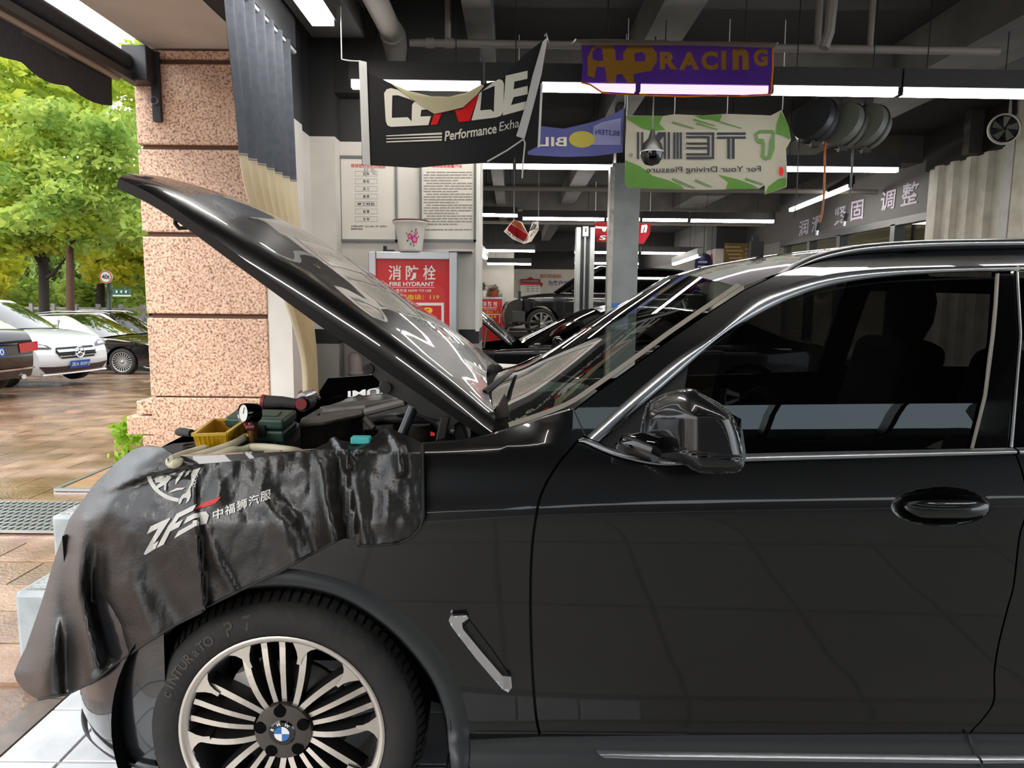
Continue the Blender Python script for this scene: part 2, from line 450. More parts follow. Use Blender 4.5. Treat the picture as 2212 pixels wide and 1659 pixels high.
for i in range(10):
    for j in range(9):
        x = -1.61 + TX*(i+.5); y = 1.215 + TY*(j+.5)
        o = bpy.data.objects.new('floor_tile', tm); COL.objects.link(o); o.location = (x, y, random.uniform(-.0006, .0006)); o.parent = floor
        md = o.modifiers.new('bevel', 'BEVEL'); md.width = .002; md.segments = 1

# ---- paved yard outside, falling away from the shop
def gz(Y):
    t = max(0., min(Y, 21.) - 4.); return -.0030*t*t
PAVE = bpy.data.materials.new('wet_brown_paving'); PAVE.use_nodes = True
_n = PAVE.node_tree.nodes; _l = PAVE.node_tree.links; _b = _n['Principled BSDF']
_tc = _n.new('ShaderNodeTexCoord'); _t = _n.new('ShaderNodeTexNoise'); _t.inputs['Scale'].default_value = 3.2; _t.inputs['Detail'].default_value = 9
_r = _n.new('ShaderNodeValToRGB'); _e = _r.color_ramp.elements; _e[0].position = .3; _e[0].color = srgb('#6d4c38'); _e[1].position = .72; _e[1].color = srgb('#a5856a')
_oi = _n.new('ShaderNodeObjectInfo'); _hs = _n.new('ShaderNodeHueSaturation'); _mr0 = _n.new('ShaderNodeMapRange'); _mr0.inputs[3].default_value = .75; _mr0.inputs[4].default_value = 1.2
_t2 = _n.new('ShaderNodeTexNoise'); _t2.inputs['Scale'].default_value = 1.1; _t2.inputs['Detail'].default_value = 7; _t2.inputs['Distortion'].default_value = 1.2
_mr = _n.new('ShaderNodeMapRange'); _mr.inputs[1].default_value = .4; _mr.inputs[2].default_value = .62; _mr.inputs[3].default_value = .05; _mr.inputs[4].default_value = .38
_t3 = _n.new('ShaderNodeTexNoise'); _t3.inputs['Scale'].default_value = 55; _bp = _n.new('ShaderNodeBump'); _bp.inputs['Strength'].default_value = .25; _bp.inputs['Distance'].default_value = .01
_geo = _n.new('ShaderNodeNewGeometry')
for q in (_t, _t2, _t3): _l.new(_geo.outputs['Position'], q.inputs['Vector'])
_l.new(_t.outputs['Fac'], _r.inputs['Fac']); _l.new(_r.outputs['Color'], _hs.inputs['Color']); _l.new(_oi.outputs['Random'], _mr0.inputs[0]); _l.new(_mr0.outputs[0], _hs.inputs['Value'])
_l.new(_hs.outputs['Color'], _b.inputs['Base Color']); _l.new(_t2.outputs['Fac'], _mr.inputs[0]); _l.new(_mr.outputs[0], _b.inputs['Roughness'])
_l.new(_t3.outputs['Fac'], _bp.inputs['Height']); _l.new(_bp.outputs['Normal'], _b.inputs['Normal'])
rows = []
for Y in [-8, 0, 4] + [4+i for i in range(1, 18)] + [26, 60]:
    rows.append([(x, Y, gz(Y)-.014) for x in (-60, -20, -10, -6, -3, -1.61)])
yard = struct(MB().grid(rows).build('ground_yard', PAVE, recalc=False))
for p in yard.data.polygons:
    if p.normal.z < 0: yard.data.flip_normals(); break
sl = MB().box((0, 0, -.012), (.592, .292, .024)).build('paving_slab', PAVE); smesh = sl.data; bpy.data.objects.remove(sl)
for j in range(25):
    Y = 2.05 + .3*j
    for i in range(7):
        x = -1.93 - .6*i + (.3 if j % 2 else 0)
        if proj((x, Y, 0))[0] < -160 or (x > -2.0 and False): continue
        if x > -1.92: continue
        o = bpy.data.objects.new('paving_slab', smesh); COL.objects.link(o); o.location = (x, Y, gz(Y)+random.uniform(-.002, .002)); o.parent = yard
        o.rotation_euler = (math.atan(-.006*max(0, Y-4)), 0, 0)
    o = None
for j in range(26):   # kerb course of darker stone between yard and tiles
    o = bpy.data.objects.new('kerb_stone', MB().box((0, 0, -.02), (.1, .392, .04)).build('k', mat('dark_kerb_stone', '#5f5249', .3, noise=(12, '#7b6c60', .4, .7))).data if j == 0 else kmesh)
    if j == 0: kmesh = o.data; bpy.data.objects.remove(bpy.data.objects['k'])
    COL.objects.link(o); o.location = (-1.662, -.2+.4*j, .001); o.parent = yard

# ---- granite pillar between the bays, block by block
pil = bpy.data.objects.new('wall_pillar', None); COL.objects.link(pil); struct(pil)
cz = [0, .26, .783, 1.313, 1.831, 2.371, 2.885, 2.965]
for k in range(len(cz)-1):
    g0 = .004 if k in (1, 2) else .014; g1 = .004 if k in (0, 1) else .014
    bx('granite_block', (-2.37, 4.6, cz[k]+g0), (-1.587, 5.35, cz[k+1]-g1), GRAN, pil, bevel=.008)
bx('core', (-2.345, 4.625, 0), (-1.6, 5.3, 2.97), mat('dark_mortar', '#5b4436', .9), pil)
for (x0, x1, z0, z1, y0) in ((-2.50, -2.372, .655, .745, 4.66), (-2.56, -2.372, .52, .645, 4.64), (-2.46, -2.372, 0, .515, 4.64)):
    bx('plinth_stone', (x0, y0, z0), (x1, 5.2, z1), GRAN, pil, bevel=.006)
# pale drip stain scratch on the upper block
pw = struct(bx('wall_plaster_pier', (-1.587, 4.61, 0), (-1.432, 4.95, 3.6), paint_z('pier_paint', [(0, '#d4d0ca'), (2.58, '#26272a')], .8, bumpy=.4)))
ws = struct(bx('wall_side', (-1.60, 4.95, 0), (-1.48, 5.3, 3.6), WALLP))
wm = struct(bx('wall_column', (-1.60, 5.3, 0), (-1.30, 6.1, 3.6), WALLP))
wm2 = struct(bx('wall_notice', (-1.30, 5.47, 0), (-.26, 6.1, 3.6), WALLP))
bx('corner_guard', (-.285, 5.45, 1.19), (-.255, 5.475, 2.58), mat('pale_corner_guard', '#d6d4cd', .5), wm2)
struct(bx('trim_1', (-1.43, 4.9, 0), (-1.40, 4.95, 1.1), mat('dark_grey_frame', '#3d3f42', .5)))
wb = struct(bx('wall_back', (-4, 30, 0), (9, 30.3, 3.6), WALLW))
wf = struct(bx('wall_far_column', (-1.45, 18.75, 0), (.024, 19.6, 3.6), WALLW))
struct(bx('wall_inner', (-1.6, 6.1, 0), (-1.45, 30, 3.6), WALLW))
# wall above the shop window + storefront
struct(bx('wall_right', (5.36, 14.5, 0), (5.6, 30, 2.6), mat('storefront_far', '#6a6864', .7)))
wr = struct(bx('wall_right', (5.36, 7.4, 2.6), (5.6, 30, 3.6), paint_z('storefront_wall', [(0, '#3a3a39'), (2.6, '#4d4a48'), (3.3, '#353433')])))
# ---- ceiling, lintel, soffit
struct(bx('ceiling', (-2.37, -.55, 3.6), (9, 31, 3.8), DARKC))
struct(bx('ceiling', (-2.37, -6.6, 3.6), (9, -1.1, 3.8), DARKC)); struct(bx('ceiling', (-2.37, -1.1, 3.6), (.3, -.55, 3.8), DARKC))
sky_l = struct(bx('window_skylight', (.3, -1.1, 3.66), (9, -.55, 3.67), glassmat('frosted_skylight', (.8, .88, .9), 1.4)))
for i in range(9): bx('glazing_bar', (.9+.9*i, -1.1, 3.6), (.94+.9*i, -.55, 3.7), BLK, sky_l)
struct(bx('ceiling_soffit', (-2.27, -4.2, 2.965), (-1.62, 5.35, 3.6), SOFF))
struct(bx('ceiling_lintel', (-1.62, -4.2, 2.97), (-1.36, 4.61, 3.6), mat('dark_lintel', '#33353a', .7)))
# bulkhead over the notice wall
struct(bx('ceiling_beam_bulkhead', (-1.6, 5.3, 2.9), (-.9, 6.0, 3.6), DARKC))
for i, (x0, x1, y0, y1, z0, mm) in enumerate((
        (-1.32, -.98, -.7, 4.85, 3.12, DARKC), (-.34, -.16, -.7, 29.9, 3.28, BEAMC), (.93, 1.2, -.7, 29.9, 3.3, BEAMC), (3.2, 3.75, -.7, 29.9, 3.25, BEAMC),
        (-1.4, 9, 6.3, 6.6, 3.38, BEAMC), (-1.4, 9, 9.6, 10.0, 3.25, BEAMC), (-1.4, 9, 14.6, 15.0, 3.2, BEAMC), (-1.4, 9, 24, 24.4, 3.0, DARKC))):
    struct(bx('ceiling_beam', (x0, y0, z0), (x1, y1, 3.62), mm))
# ---- pipes under the ceiling
PIPEM = mat('grey_pipe_paint', '#77716a', .6)
p = thing('ceiling_pipe', 'thick grey drain pipe running under the dark ceiling toward its elbow', 'pipe', (-.85, 3, 3.2))
MB().tube([(-.87, -.6, 3.25), (-.855, 3, 3.22), (-.82, 5.05, 3.19)], .072, 14).build('pipe', PIPEM, p, smooth=True)
MB().tube([(-.82, 4.94, 3.19), (-.82, 5.02, 3.19), (-.82, 5.1, 3.14), (-.82, 5.14, 3.05)], [.082, .085, .08, .06], 14).build('elbow', PIPEM, p, smooth=True)
p = thing('cross_pipe', 'long thin grey water pipe crossing above the purple banner', 'pipe', (0, 5.1, 3.16))
MB().tube([(-.72, 5.08, 3.17), (3.3, 5.08, 3.15)], .026, 10).build('pipe', PIPEM, p, smooth=True)
for x in (-.58, -.45, 1.0): MB().tube([(x-.03, 5.08, 3.17), (x+.03, 5.08, 3.17)], .034, 10).build('coupling', PIPEM, p, smooth=True)
for x, r in ((-.46, .022), (2.06, .024), (2.42, .02)):
    MB().tube([(x, 5.08, 3.17), (x, 5.08, 3.6)], r, 8).build('riser', PIPEM, p, smooth=True)
MB().tube([(2.03, 4.9, 3.10), (2.06, 4.9, 3.2), (2.08, 4.9, 3.6)], .035, 8).build('drop_leg', PIPEM, p, smooth=True)
for yy, z in ((10.6, 3.02), (15.2, 3.0)):
    p = thing('cross_pipe', 'grey pipe crossing high up %s' % ('above the broad lift post' if yy < 12 else 'over the far lifted car'), 'pipe', (1, yy, z))
    MB().tube([(-1.3, yy, z), (5.3, yy, z)], .035, 8).build('pipe', PIPEM, p, smooth=True)
    for x in (-.4, 1.9, 3.6): MB().tube([(x, yy, z), (x, yy, 3.6)], .012, 6).build('hanger', BLK, p)
# ---- LED battens: black trough + glowing tube
LEDM = emat('led_tube_glow', '#fffaf3', LED); LEDF = emat('led_tube_glow_far', '#fffaf3', LED*2.2)
def batten(pts, label, grp, h=.12, w=.1, led=LEDM):
    a = Vector(pts[0]); b = Vector(pts[1]); t = (b-a).normalized()
    o = thing('led_batten_light', label, 'light', a, grp)
    MB().bar(a+Vector((0, 0, h/2+.022)), b+Vector((0, 0, h/2+.022)), w, h).build('trough', BLK, o)
    MB().bar(a+t*.012, b-t*.012, .062, .044).build('tube', led, o)
    for q in (a+t*.006, b-t*.006): MB().bar(q-t*.006, q+t*.006, .066, .05).build('end_cap', BLK, o)
    for k in (.2, .8):
        q = a+(b-a)*k; zt = 3.6
        MB().tube([q+Vector((0, 0, h)), (q.x, q.y, zt)], .004, 5).build('hanger', BLK, o)
    return o
def brow(segs, Y, grp, lab, h=.12):
    for (xa, ya, xb, yb) in segs:
        batten((at(xa, ya, Y), at(xb, yb, Y)), lab, grp, h)
G1 = 'LED battens in the row behind the purple banner'
for (xa, xb, lab) in ((757, 1042, 'LED tube in black trough shining behind the sagging black banner'), (1048, 1375, 'LED tube in black trough between the black and the purple banner'),
                      (1378, 1660, 'LED tube in black trough hidden behind the purple banner'), (1664, 1938, 'LED tube in black trough starting beside the purple banner'), (1942, 2225, 'LED tube in black trough above the white metal panelling')):
    batten((at(xa, 183+(xa-757)*.0143, 5.0), at(xb, 183+(xb-757)*.0143, 5.0)), lab, None)
for (xa, xb, lab) in ((1034, 1110, 'short LED tube just past the notice wall corner, upper of two'), (1113, 1322, 'LED tube ending at the top of the broad lift post'),
                      (1330, 1640, 'LED tube hidden behind the green and white banner'), (1645, 1940, 'LED tube crossing behind the hanging hose reels')):
    batten((at(xa, 359+(xa-1034)*.0095, 8.0), at(xb, 359+(xb-1034)*.0095, 8.0)), lab, None)
for (xa, ya, xb, yb, lab) in ((1033, 464, 1119, 466, 'LED tube above the orange and red hanging flag'), (1128, 472, 1306, 474, 'LED tube above the top of the narrow lift post'),
                              (1309, 474, 1383, 474.5, 'short LED tube passing behind the broad lift post'), (1386, 475, 1486, 476, 'LED tube just past the broad lift post'), (1490, 476.5, 1672, 478.5, 'LED tube ending beside the dark sign band')):
    batten((at(xa, ya, 12.5), at(xb, yb, 12.5)), lab, None, led=LEDF)
for (xa, ya, xb, yb, lab) in ((1037, 541, 1156, 542.5, 'thin far LED tube over the raised black car bonnet'), (1240, 545, 1380, 546, 'thin far LED tube passing behind both lift posts'), (1384, 546.5, 1516, 548, 'thin far LED tube over the raised car tailgate')):
    batten((at(xa, ya, 16.0), at(xb, yb, 16.0)), lab, None)
for (xa, ya, xb, yb, lab) in ((1052, 569.5, 1148, 571, 'LED tube just above the red wall lettering'), (1240, 568, 1380, 570, 'lower far LED tube behind the narrow lift post')):
    batten((at(xa, ya, 17.9), at(xb, yb, 17.9)), lab, None)
batten((at(1352, 520, 21), at(1352, 535, 28)), 'unseen LED tube added behind the broad lift post to brighten the back wall', None, led=LEDF)  # added fill tube, out of view behind the post, brightens the back wall
batten(((-1.2, 20.2, 2.85), (-1.2, 26, 2.85)), 'unseen LED tube added along the inner wall to brighten the shop end', None, led=LEDF)  # another added fill tube, kept unseen past the notice wall
batten((at(1838, 402, 10), at(1708, 454, 12.0)), 'slanting LED tube along the dark sign band', None)
batten((at(1037, 545, 14.0), at(1050, 558, 15.5)), 'stubby LED tube running away beside the notice wall', None)
batten((at(1455, 571, 15.6), at(1512, 552, 13.6)), 'distant slanting LED tube over the raised tailgate', None)
# one over the bay mouth, seen from below at the top of the picture
_a = atz(640, -8, 3.02); _b = atz(698, 48, 3.02)
o = thing('led_batten_light', 'wide LED batten running over the bay mouth beside the grey curtain', 'light', _b)
MB().bar((_b.x, _b.y-1.4, 3.06), _b+Vector((0, .015, .04)), .15, .06).build('trough', BLK, o)
MB().bar((_b.x, _b.y-1.38, 3.02), _b, .125, .04).build('tube', LEDM, o)
# more of the same over and behind the place the picture is taken from
for i, (y, x0) in enumerate(((1.5, -1.0), (1.5, .55), (1.5, 2.1), (1.5, 3.65))):
    batten(((x0, y, 2.9), (x0+1.45, y, 2.9)), 'LED batten in black trough above the parked black car', 'LED battens above the parked black car')
# ================================================================== the black car with its bonnet open
PAINT = mat('black_metallic_paint', '#060607', .3, 0, coat=1.0, spec=.3, flake='#1a1c1f')
CLAD = mat('dark_grey_cladding', '#2b2c2d', .42, spec=.4)
GLOSSB = mat('gloss_black_trim', '#050506', .06, coat=.6)
DARKIN = mat('dark_interior', '#121213', .75)
SIDEGLASS = glassmat('tinted_side_glass', (.07, .07, .075), 1.52, boost=1.5)
WINDGLASS = glassmat('windscreen_glass', (.34, .39, .36), 1.52, boost=1.8)
RUBBER = mat('tyre_rubber', '#1b1a19', .75, noise=(18, '#252220', .4, .7), bump=(60, .15))
ALUM = mat('machined_alloy', '#cfc6bb', .3, .85)
YC = 2.575
_kz = [-.1, .12, .2, .285, .33, .355, .40, .55, .75, .92, .962, .985, 1.02, 1.07, 1.11, 1.2, 1.35, 1.5, 1.56, 1.62, 1.7]
_ko = [.16, .11, .04, .0, .012, .052, .05, .032, .015, .002, .0, .007, .018, .034, .052, .098, .18, .272, .315, .39, .6]
_tz = np.arange(-.1, 1.7, .002); _to = np.interp(_tz, _kz, _ko)
_g = np.exp(-.5*(np.arange(-15, 16)/5.0)**2); _g /= _g.sum(); _to = np.convolve(np.pad(_to, 15, 'edge'), _g, 'valid')
def sstep(a, b, x):
    t = max(0., min(1., (x-a)/(b-a))); return t*t*(3-2*t)
def S(x, z):
    zz = z - .028*(x-.5)*sstep(.55, .9, z)
    i = (zz+.1)/.002; k = max(0, min(len(_to)-2, int(i))); t = min(1, max(0, i-k))
    o = _to[k]*(1-t)+_to[k+1]*t
    y = 1.63 + o
    if x < -.55: y += .42*(-.55-x)**2
    if x > 2.55: y += .38*(x-2.55)**2
    # swell over the front wheel
    y -= .014*math.exp(-((x+.576)/.5)**2)*sstep(.3, .75, z)*(1-sstep(.9, 1.0, z))
    # fender shoulder rolls over into the bonnet opening
    zs = 1.088 + .015*max(0, x+.25) + .10*max(0, x+.02)
    sl = 2.6*(1-sstep(-.05, .14, x))
    if z > zs: y += sl*(z-zs)
    return y
def lift_body(off=0.0):
    def L(px, py):
        Y = 1.7
        for _ in range(7):
            p = at(px, py, Y); Y = .25*Y + .75*(S(p.x, p.z)+off)
        return at(px, py, Y)
    return L
LB = lift_body()
car = thing('car', 'black estate car parked nose out with its bonnet propped open', 'car', (.9, YC, 0))
gapL = smoothline([(1246, 955), (1200, 1010), (1170, 1066), (1158, 1116), (1148, 1201), (1146, 1322), (1150, 1444), (1158, 1546), (1167, 1590)], 4)
archO = smoothline([(262, 1500), (268, 1425), (310, 1355), (400, 1280), (500, 1238), (609, 1227), (707, 1243), (788, 1272), (870, 1326), (931, 1383), (971, 1444), (1000, 1505), (1012, 1566), (1014, 1640), (1014, 1720)], 4)
archI = smoothline([(305, 1560), (300, 1470), (345, 1390), (425, 1320), (500, 1282), (585, 1267), (666, 1272), (748, 1297), (829, 1350), (890, 1411), (935, 1476), (959, 1545), (967, 1607), (971, 1660), (971, 1720)], 4)
def shift(L, dx, dy=0): return [(x+dx, y+dy) for x, y in L]
topF = smoothline([(330, 985), (430, 985), (560, 978), (700, 972), (850, 964), (913, 959), (1000, 952), (1065, 938), (1120, 921), (1180, 901), (1238, 884)], 4)
fend = topF + [(1262, 940), (1244, 953)] + shift(gapL[1:], -3) + [(1014, 1597)] + [p for p in archO if p[1] < 1590][::-1] + [(262, 1440), (255, 1300), (262, 1150), (290, 1040)]
skin('front_wing', fend, LB, PAINT, car, step=16, lip=.02)
gapR = smoothline([(2194, 985), (2206, 1020), (2214, 1060), (2214, 1110), (2200, 1160), (2188, 1262), (2175, 1312), (2155, 1392), (2146, 1453), (2145, 1513), (2125, 1548), (2092, 1584)], 4)
belt = smoothline([(1246, 957), (1262, 961), (1330, 990), (1420, 1008), (1500, 1006), (1609, 1001), (1900, 992), (2192, 984)], 4)
hc = (2034, 1094); ell = [(hc[0]+109*math.cos(a), hc[1]+43*math.sin(a)) for a in np.linspace(0, 2*PI, 48)[:-1]]
door = belt + gapR + shift([(2000, 1586), (1600, 1588), (1300, 1592)], 0) + shift(gapL[1:][::-1], 3)
dobj = skin('front_door', door, LB, PAINT, car, step=14, sy=9, holes=[ell], lip=.02)
# door handle in its dish
def LDish(px, py):
    r = min(1, math.hypot((px-hc[0])/109, (py-hc[1])/43)); p = LB(px, py); return p + Vector((0, .034*(1-r*r)+.001, 0))
skin('handle_dish', ell, LDish, PAINT, dobj, step=6)
hb = smoothline([(1955, 1096), (1990, 1086), (2060, 1083), (2120, 1086), (2140, 1096), (2125, 1110), (2060, 1120), (1990, 1117)], 4, True)
def LHan(px, py):
    p = LB(px, py); t = max(0, 1-((py-1101)/20)**2); u = max(0, 1-abs((px-2048)/94)**3); return p + Vector((0, -.018*math.sqrt(t)*u+.004, 0))
skin('door_handle', hb, LHan, PAINT, dobj, step=4, lip=.02)
rdoor = [(2196, 982)] + shift(gapR[1:-1], 4) + [(2097, 1586), (2560, 1588), (2560, 970)]
skin('rear_door', rdoor, LB, PAINT, car, step=16, lip=.02)
def ribbon(name, A, B, lift, m, parent=None, bulge=.006, n=60, k=5, back=.004):
    def rs(L):
        L = np.array(L, float); d = np.r_[0, np.cumsum(np.linalg.norm(np.diff(L, axis=0), axis=1))]; t = np.linspace(0, d[-1], n)
        return np.stack([np.interp(t, d, L[:, 0]), np.interp(t, d, L[:, 1])], 1)
    a = rs(A); b = rs(B); rows = []
    for j in range(k):
        t = j/(k-1); rows.append([lift(*(a[i]*(1-t)+b[i]*t)) + Vector((0, -bulge*math.sin(PI*t)+(back if j in (0, k-1) else 0), 0)) for i in range(n)])
    return MB().grid(rows).build(name, m, parent, smooth='all')
# lower body
ribbon('wheel_arch_trim', archO, archI, LB, CLAD, car, .012, 70, 6, .0)
ribbon('arch_return', archI, shift(archI, 0, 0), lambda x, y: LB(x, y), CLAD, car)
sill = [(1016, 1599), (1167, 1592), (1500, 1588), (2090, 1585), (2690, 1588), (2690, 1760), (1016, 1760)]
skin('sill_cladding', sill, lift_body(-.004), CLAD, car, step=22, sy=8, lip=.03)
ribbon('sill_strip', [(1286, 1622), (1400, 1625), (2112, 1634)], [(1312, 1639), (1420, 1643), (2118, 1652)], lift_body(-.01), SATIN, car, .006, 40)
ribbon('sill_strip', [(2117, 1634), (2260, 1633)], [(2122, 1652), (2270, 1650)], lift_body(-.01), SATIN, car, .006, 12)
ribbon('sill_joint', [(2090, 1588), (2120, 1660)], [(2096, 1588), (2126, 1660)], lift_body(-.012), BLK, car, .0, 8)
# side air vent with its chrome blade
blade = [(969, 1340), (973, 1331), (1008, 1329), (1012, 1336), (998, 1346), (1000, 1359), (1040, 1408), (1085, 1460), (1104, 1462), (1106, 1485), (1098, 1496), (1085, 1489), (1030, 1425), (976, 1355)]
vent = thing  # (keeps the name free)
vo = skin('side_vent', [(1000, 1356), (1014, 1340), (1060, 1400), (1100, 1458), (1086, 1460)], lift_body(-.003), MBLK, car, step=8)
skin('vent_blade', blade, lambda x, y: lift_body(-.014)(x, y), CHROME, vo, step=6, lip=.012, smoothn=False)
# black backing added behind the gaps to shade them and block light
skin('gap_shade_backing', [(1000, 1000), (1235, 925), (2400, 990), (2400, 1620), (1030, 1640), (1026, 1590), (1012, 1500), (975, 1430), (920, 1370)], lift_body(.035), BLK, car, step=60)
# ---- greenhouse
chO = smoothline([(1268, 943), (1325, 891), (1398, 827), (1470, 769), (1542, 721), (1629, 667-22), (1693, 619), (1757, 600), (1822, 588), (1918, 580), (2047, 576), (2193, 573)], 5)
chI = smoothline([(1296, 955), (1362, 898), (1434, 836), (1500, 777), (1564, 723), (1629, 683), (1693, 651), (1757, 627), (1822, 611), (1918, 598), (2047, 590), (2193, 586)], 5)
ribbon('window_chrome', chO, chI, lift_body(-.006), SATIN, car, .010, 90, 6)
ribbon('window_chrome', [(2199, 573), (2300, 570)], [(2199, 586), (2300, 584)], lift_body(-.006), SATIN, car, .010, 12, 6)
ribbon('waist_chrome', smoothline([(1250, 950), (1264, 946), (1330, 972), (1420, 992), (1500, 990), (1609, 981), (1900, 974), (2190, 968)], 4),
       smoothline([(1249, 954), (1262, 958), (1330, 987), (1420, 1006), (1500, 1004), (1609, 999), (1900, 991), (2190, 982)], 4), lift_body(-.008), SATIN, car, .012, 80, 7)
ribbon('waist_chrome', [(2196, 968), (2320, 964)], [(2196, 983), (2320, 979)], lift_body(-.008), SATIN, car, .012, 10, 7)
glass = chI + [(2153, 587), (2148, 660), (2144, 725), (2128, 854), (2099, 970), (1900, 975), (1609, 983), (1420, 996), (1330, 974)]
skin('front_side_window', glass, lift_body(.012), SIDEGLASS, car, step=20)
skin('quarter_panel_black', [(1297, 955), (1362, 899), (1434, 837), (1487, 790), (1478, 845), (1468, 880), (1430, 998), (1330, 976)], lift_body(.006), MBLK, car, step=20)
skin('door_pillar_trim', [(2153, 587), (2196, 585), (2204, 725), (2184, 968), (2100, 971), (2128, 854), (2144, 725)], lift_body(.004), GLOSSB, car, step=14, lip=.02)
ribbon('pillar_bead', [(2152, 590), (2148, 660), (2142, 725), (2126, 854), (2098, 968)], [(2160, 590), (2156, 660), (2150, 725), (2133, 854), (2104, 968)], lift_body(-.002), mat('worn_grey_bead', '#77736c', .4, .4), car, .003, 24)
ribbon('pillar_bead', [(2196, 588), (2204, 725), (2184, 966)], [(2200, 588), (2208, 725), (2188, 966)], lift_body(-.004), SATIN, car, .003, 24)
skin('rear_side_window', [(2201, 587), (2450, 582), (2450, 962), (2189, 968), (2208, 725)], lift_body(.012), SIDEGLASS, car, step=30)
wsN = smoothline([(1097, 927), (1160, 906), (1228, 879), (1290, 838), (1370, 781), (1450, 722), (1530, 667), (1597, 621)], 4)
sf = [(1240, 888), (1262, 938), (1268, 944)] + chO[1:] + [(2450, 569), (2450, 537), (2082, 540), (1955, 544), (1853, 551), (1777, 564), (1708, 584), (1690, 589), (1608, 628), (1530, 678), (1450, 733), (1370, 792), (1290, 849)]
skin('side_frame', sf, LB, PAINT, car, step=12, lip=.02)
ribbon('pillar_seam', [(1236, 884), (1262, 942)], [(1241, 884), (1268, 942)], lift_body(-.001), MBLK, car, 0, 8)
# roof rail
rlT = smoothline([(1684, 590), (1726, 565), (1777, 545), (1853, 529), (1955, 520), (2082, 516), (2330, 514)], 5)
rlB = smoothline([(1700, 590), (1735, 577), (1777, 565), (1853, 552), (1955, 545), (2082, 541), (2330, 538)], 5)
ribbon('roof_rail', rlT, rlB, lambda x, y: at(x, y, 1.965), SATIN, car, .03, 60, 8, .015)
# windscreen and roof: lofted from the near edge to its mirror image
def mir(p): return Vector((p.x, 2*YC-p.y, p.z))
wn = [at(x, y, 1.86+.14*i/(len(wsN)-1)) for i, (x, y) in enumerate(wsN)]
rows = []
for i, p in enumerate(wn):
    q = mir(p); h = i/(len(wn)-1); row = []
    for k in range(17):
        t = k/16; c = 1-(2*t-1)**2; row.append(p.lerp(q, t) + Vector((-.13+.07*h, 0, .035+.015*h))*c)
    rows.append(row)
MB().grid(rows).build('windscreen', WINDGLASS, car, smooth='all')
# dark frit band round the glass and pillar gasket, beige reflection painted in its colour
MB().grid([[p+Vector((.004, -.006, .006)) for p in wn], [p.lerp(mir(p), .022)+Vector((.0, 0, .012)) for p in wn]]).build('windscreen_gasket', mat('gasket_reflection_tone', '#7d766b', .55), car, smooth='all')
re0 = [wn[-1]] + [Vector(v) for v in ((.72, 1.99, 1.525), (.9, 1.965, 1.565), (1.15, 1.955, 1.60), (1.45, 1.95, 1.622), (2.2, 1.96, 1.62), (3.0, 1.99, 1.55))]
rows = []
for p in re0:
    q = mir(p); rows.append([p.lerp(q, k/16) + Vector((-.06*(1-min(1, (p.x-.63)/.4)), 0, .045))*(1-(2*k/16-1)**2) for k in range(17)])
MB().grid(rows).build('roof', PAINT, car, smooth='all')
pm = at(1702, 540, 2.575); 
MB().box((.86, 2.55, 1.635), (.045, .03, .05)).box((.855, 2.55, 1.662), (.02, .02, .03)).build('roof_camera', MBLK, car)
# ---- door mirror
mo = smoothline([(1398, 872), (1416, 859), (1445, 847), (1490, 839), (1517, 850), (1559, 874), (1582, 896), (1596, 928), (1605, 965), (1609, 995), (1604, 1012), (1589, 1021), (1550, 1023), (1517, 1022), (1499, 1016), (1478, 1004), (1440, 996), (1402, 984), (1378, 968), (1376, 955), (1381, 935), (1389, 898)], 4, True)
moA = np.array(mo)
def mdist(x, y):
    P = moA; Q = np.roll(P, -1, 0); d = Q-P; t = np.clip(((x-P[:, 0])*d[:, 0]+(y-P[:, 1])*d[:, 1])/(d**2).sum(1), 0, 1)
    return math.sqrt((((P[:, 0]+t*d[:, 0]-x)**2+(P[:, 1]+t*d[:, 1]-y)**2)).min())
def mseam(x): return float(np.interp(x, [1376, 1400, 1450, 1500, 1540, 1610], [940, 952, 968, 980, 987, 990]))
def LMir(front):
    def L(px, py):
        d = min(1., mdist(px, py)/30.); r = math.sqrt(max(0, 1-(1-d)**2))
        base = 1.475 + .13*sstep(1512, 1375, px) + .035*sstep(905, 845, py)
        if front: Y = base + .045 - .055*r
        else: Y = base + .05 + .05*r
        g = math.exp(-((py-mseam(px))/2.6)**2)*.006 if front else 0
        return at(px, py, Y+g)
    return L
mirr = skin('door_mirror', mo, LMir(True), PAINT, car, step=5)
skin('mirror_back', mo, LMir(False), MBLK, mirr, step=10, flip=False)
MB().prism([at(1601, 905, 1.5), at(1612, 985, 1.5), at(1606, 1008, 1.5), at(1600, 1010, 1.5)], (0, .17, 0)).build('mirror_glass', mat('mirror_silver', '#c9d3dc', .03, 1), mirr)
MB().tube([at(1338, 962, 1.64), at(1358, 958, 1.60), at(1392, 962, 1.56), at(1420, 972, 1.54)], [.012, .026, .03, .03], 10).build('mirror_arm', GLOSSB, mirr, smooth=True)
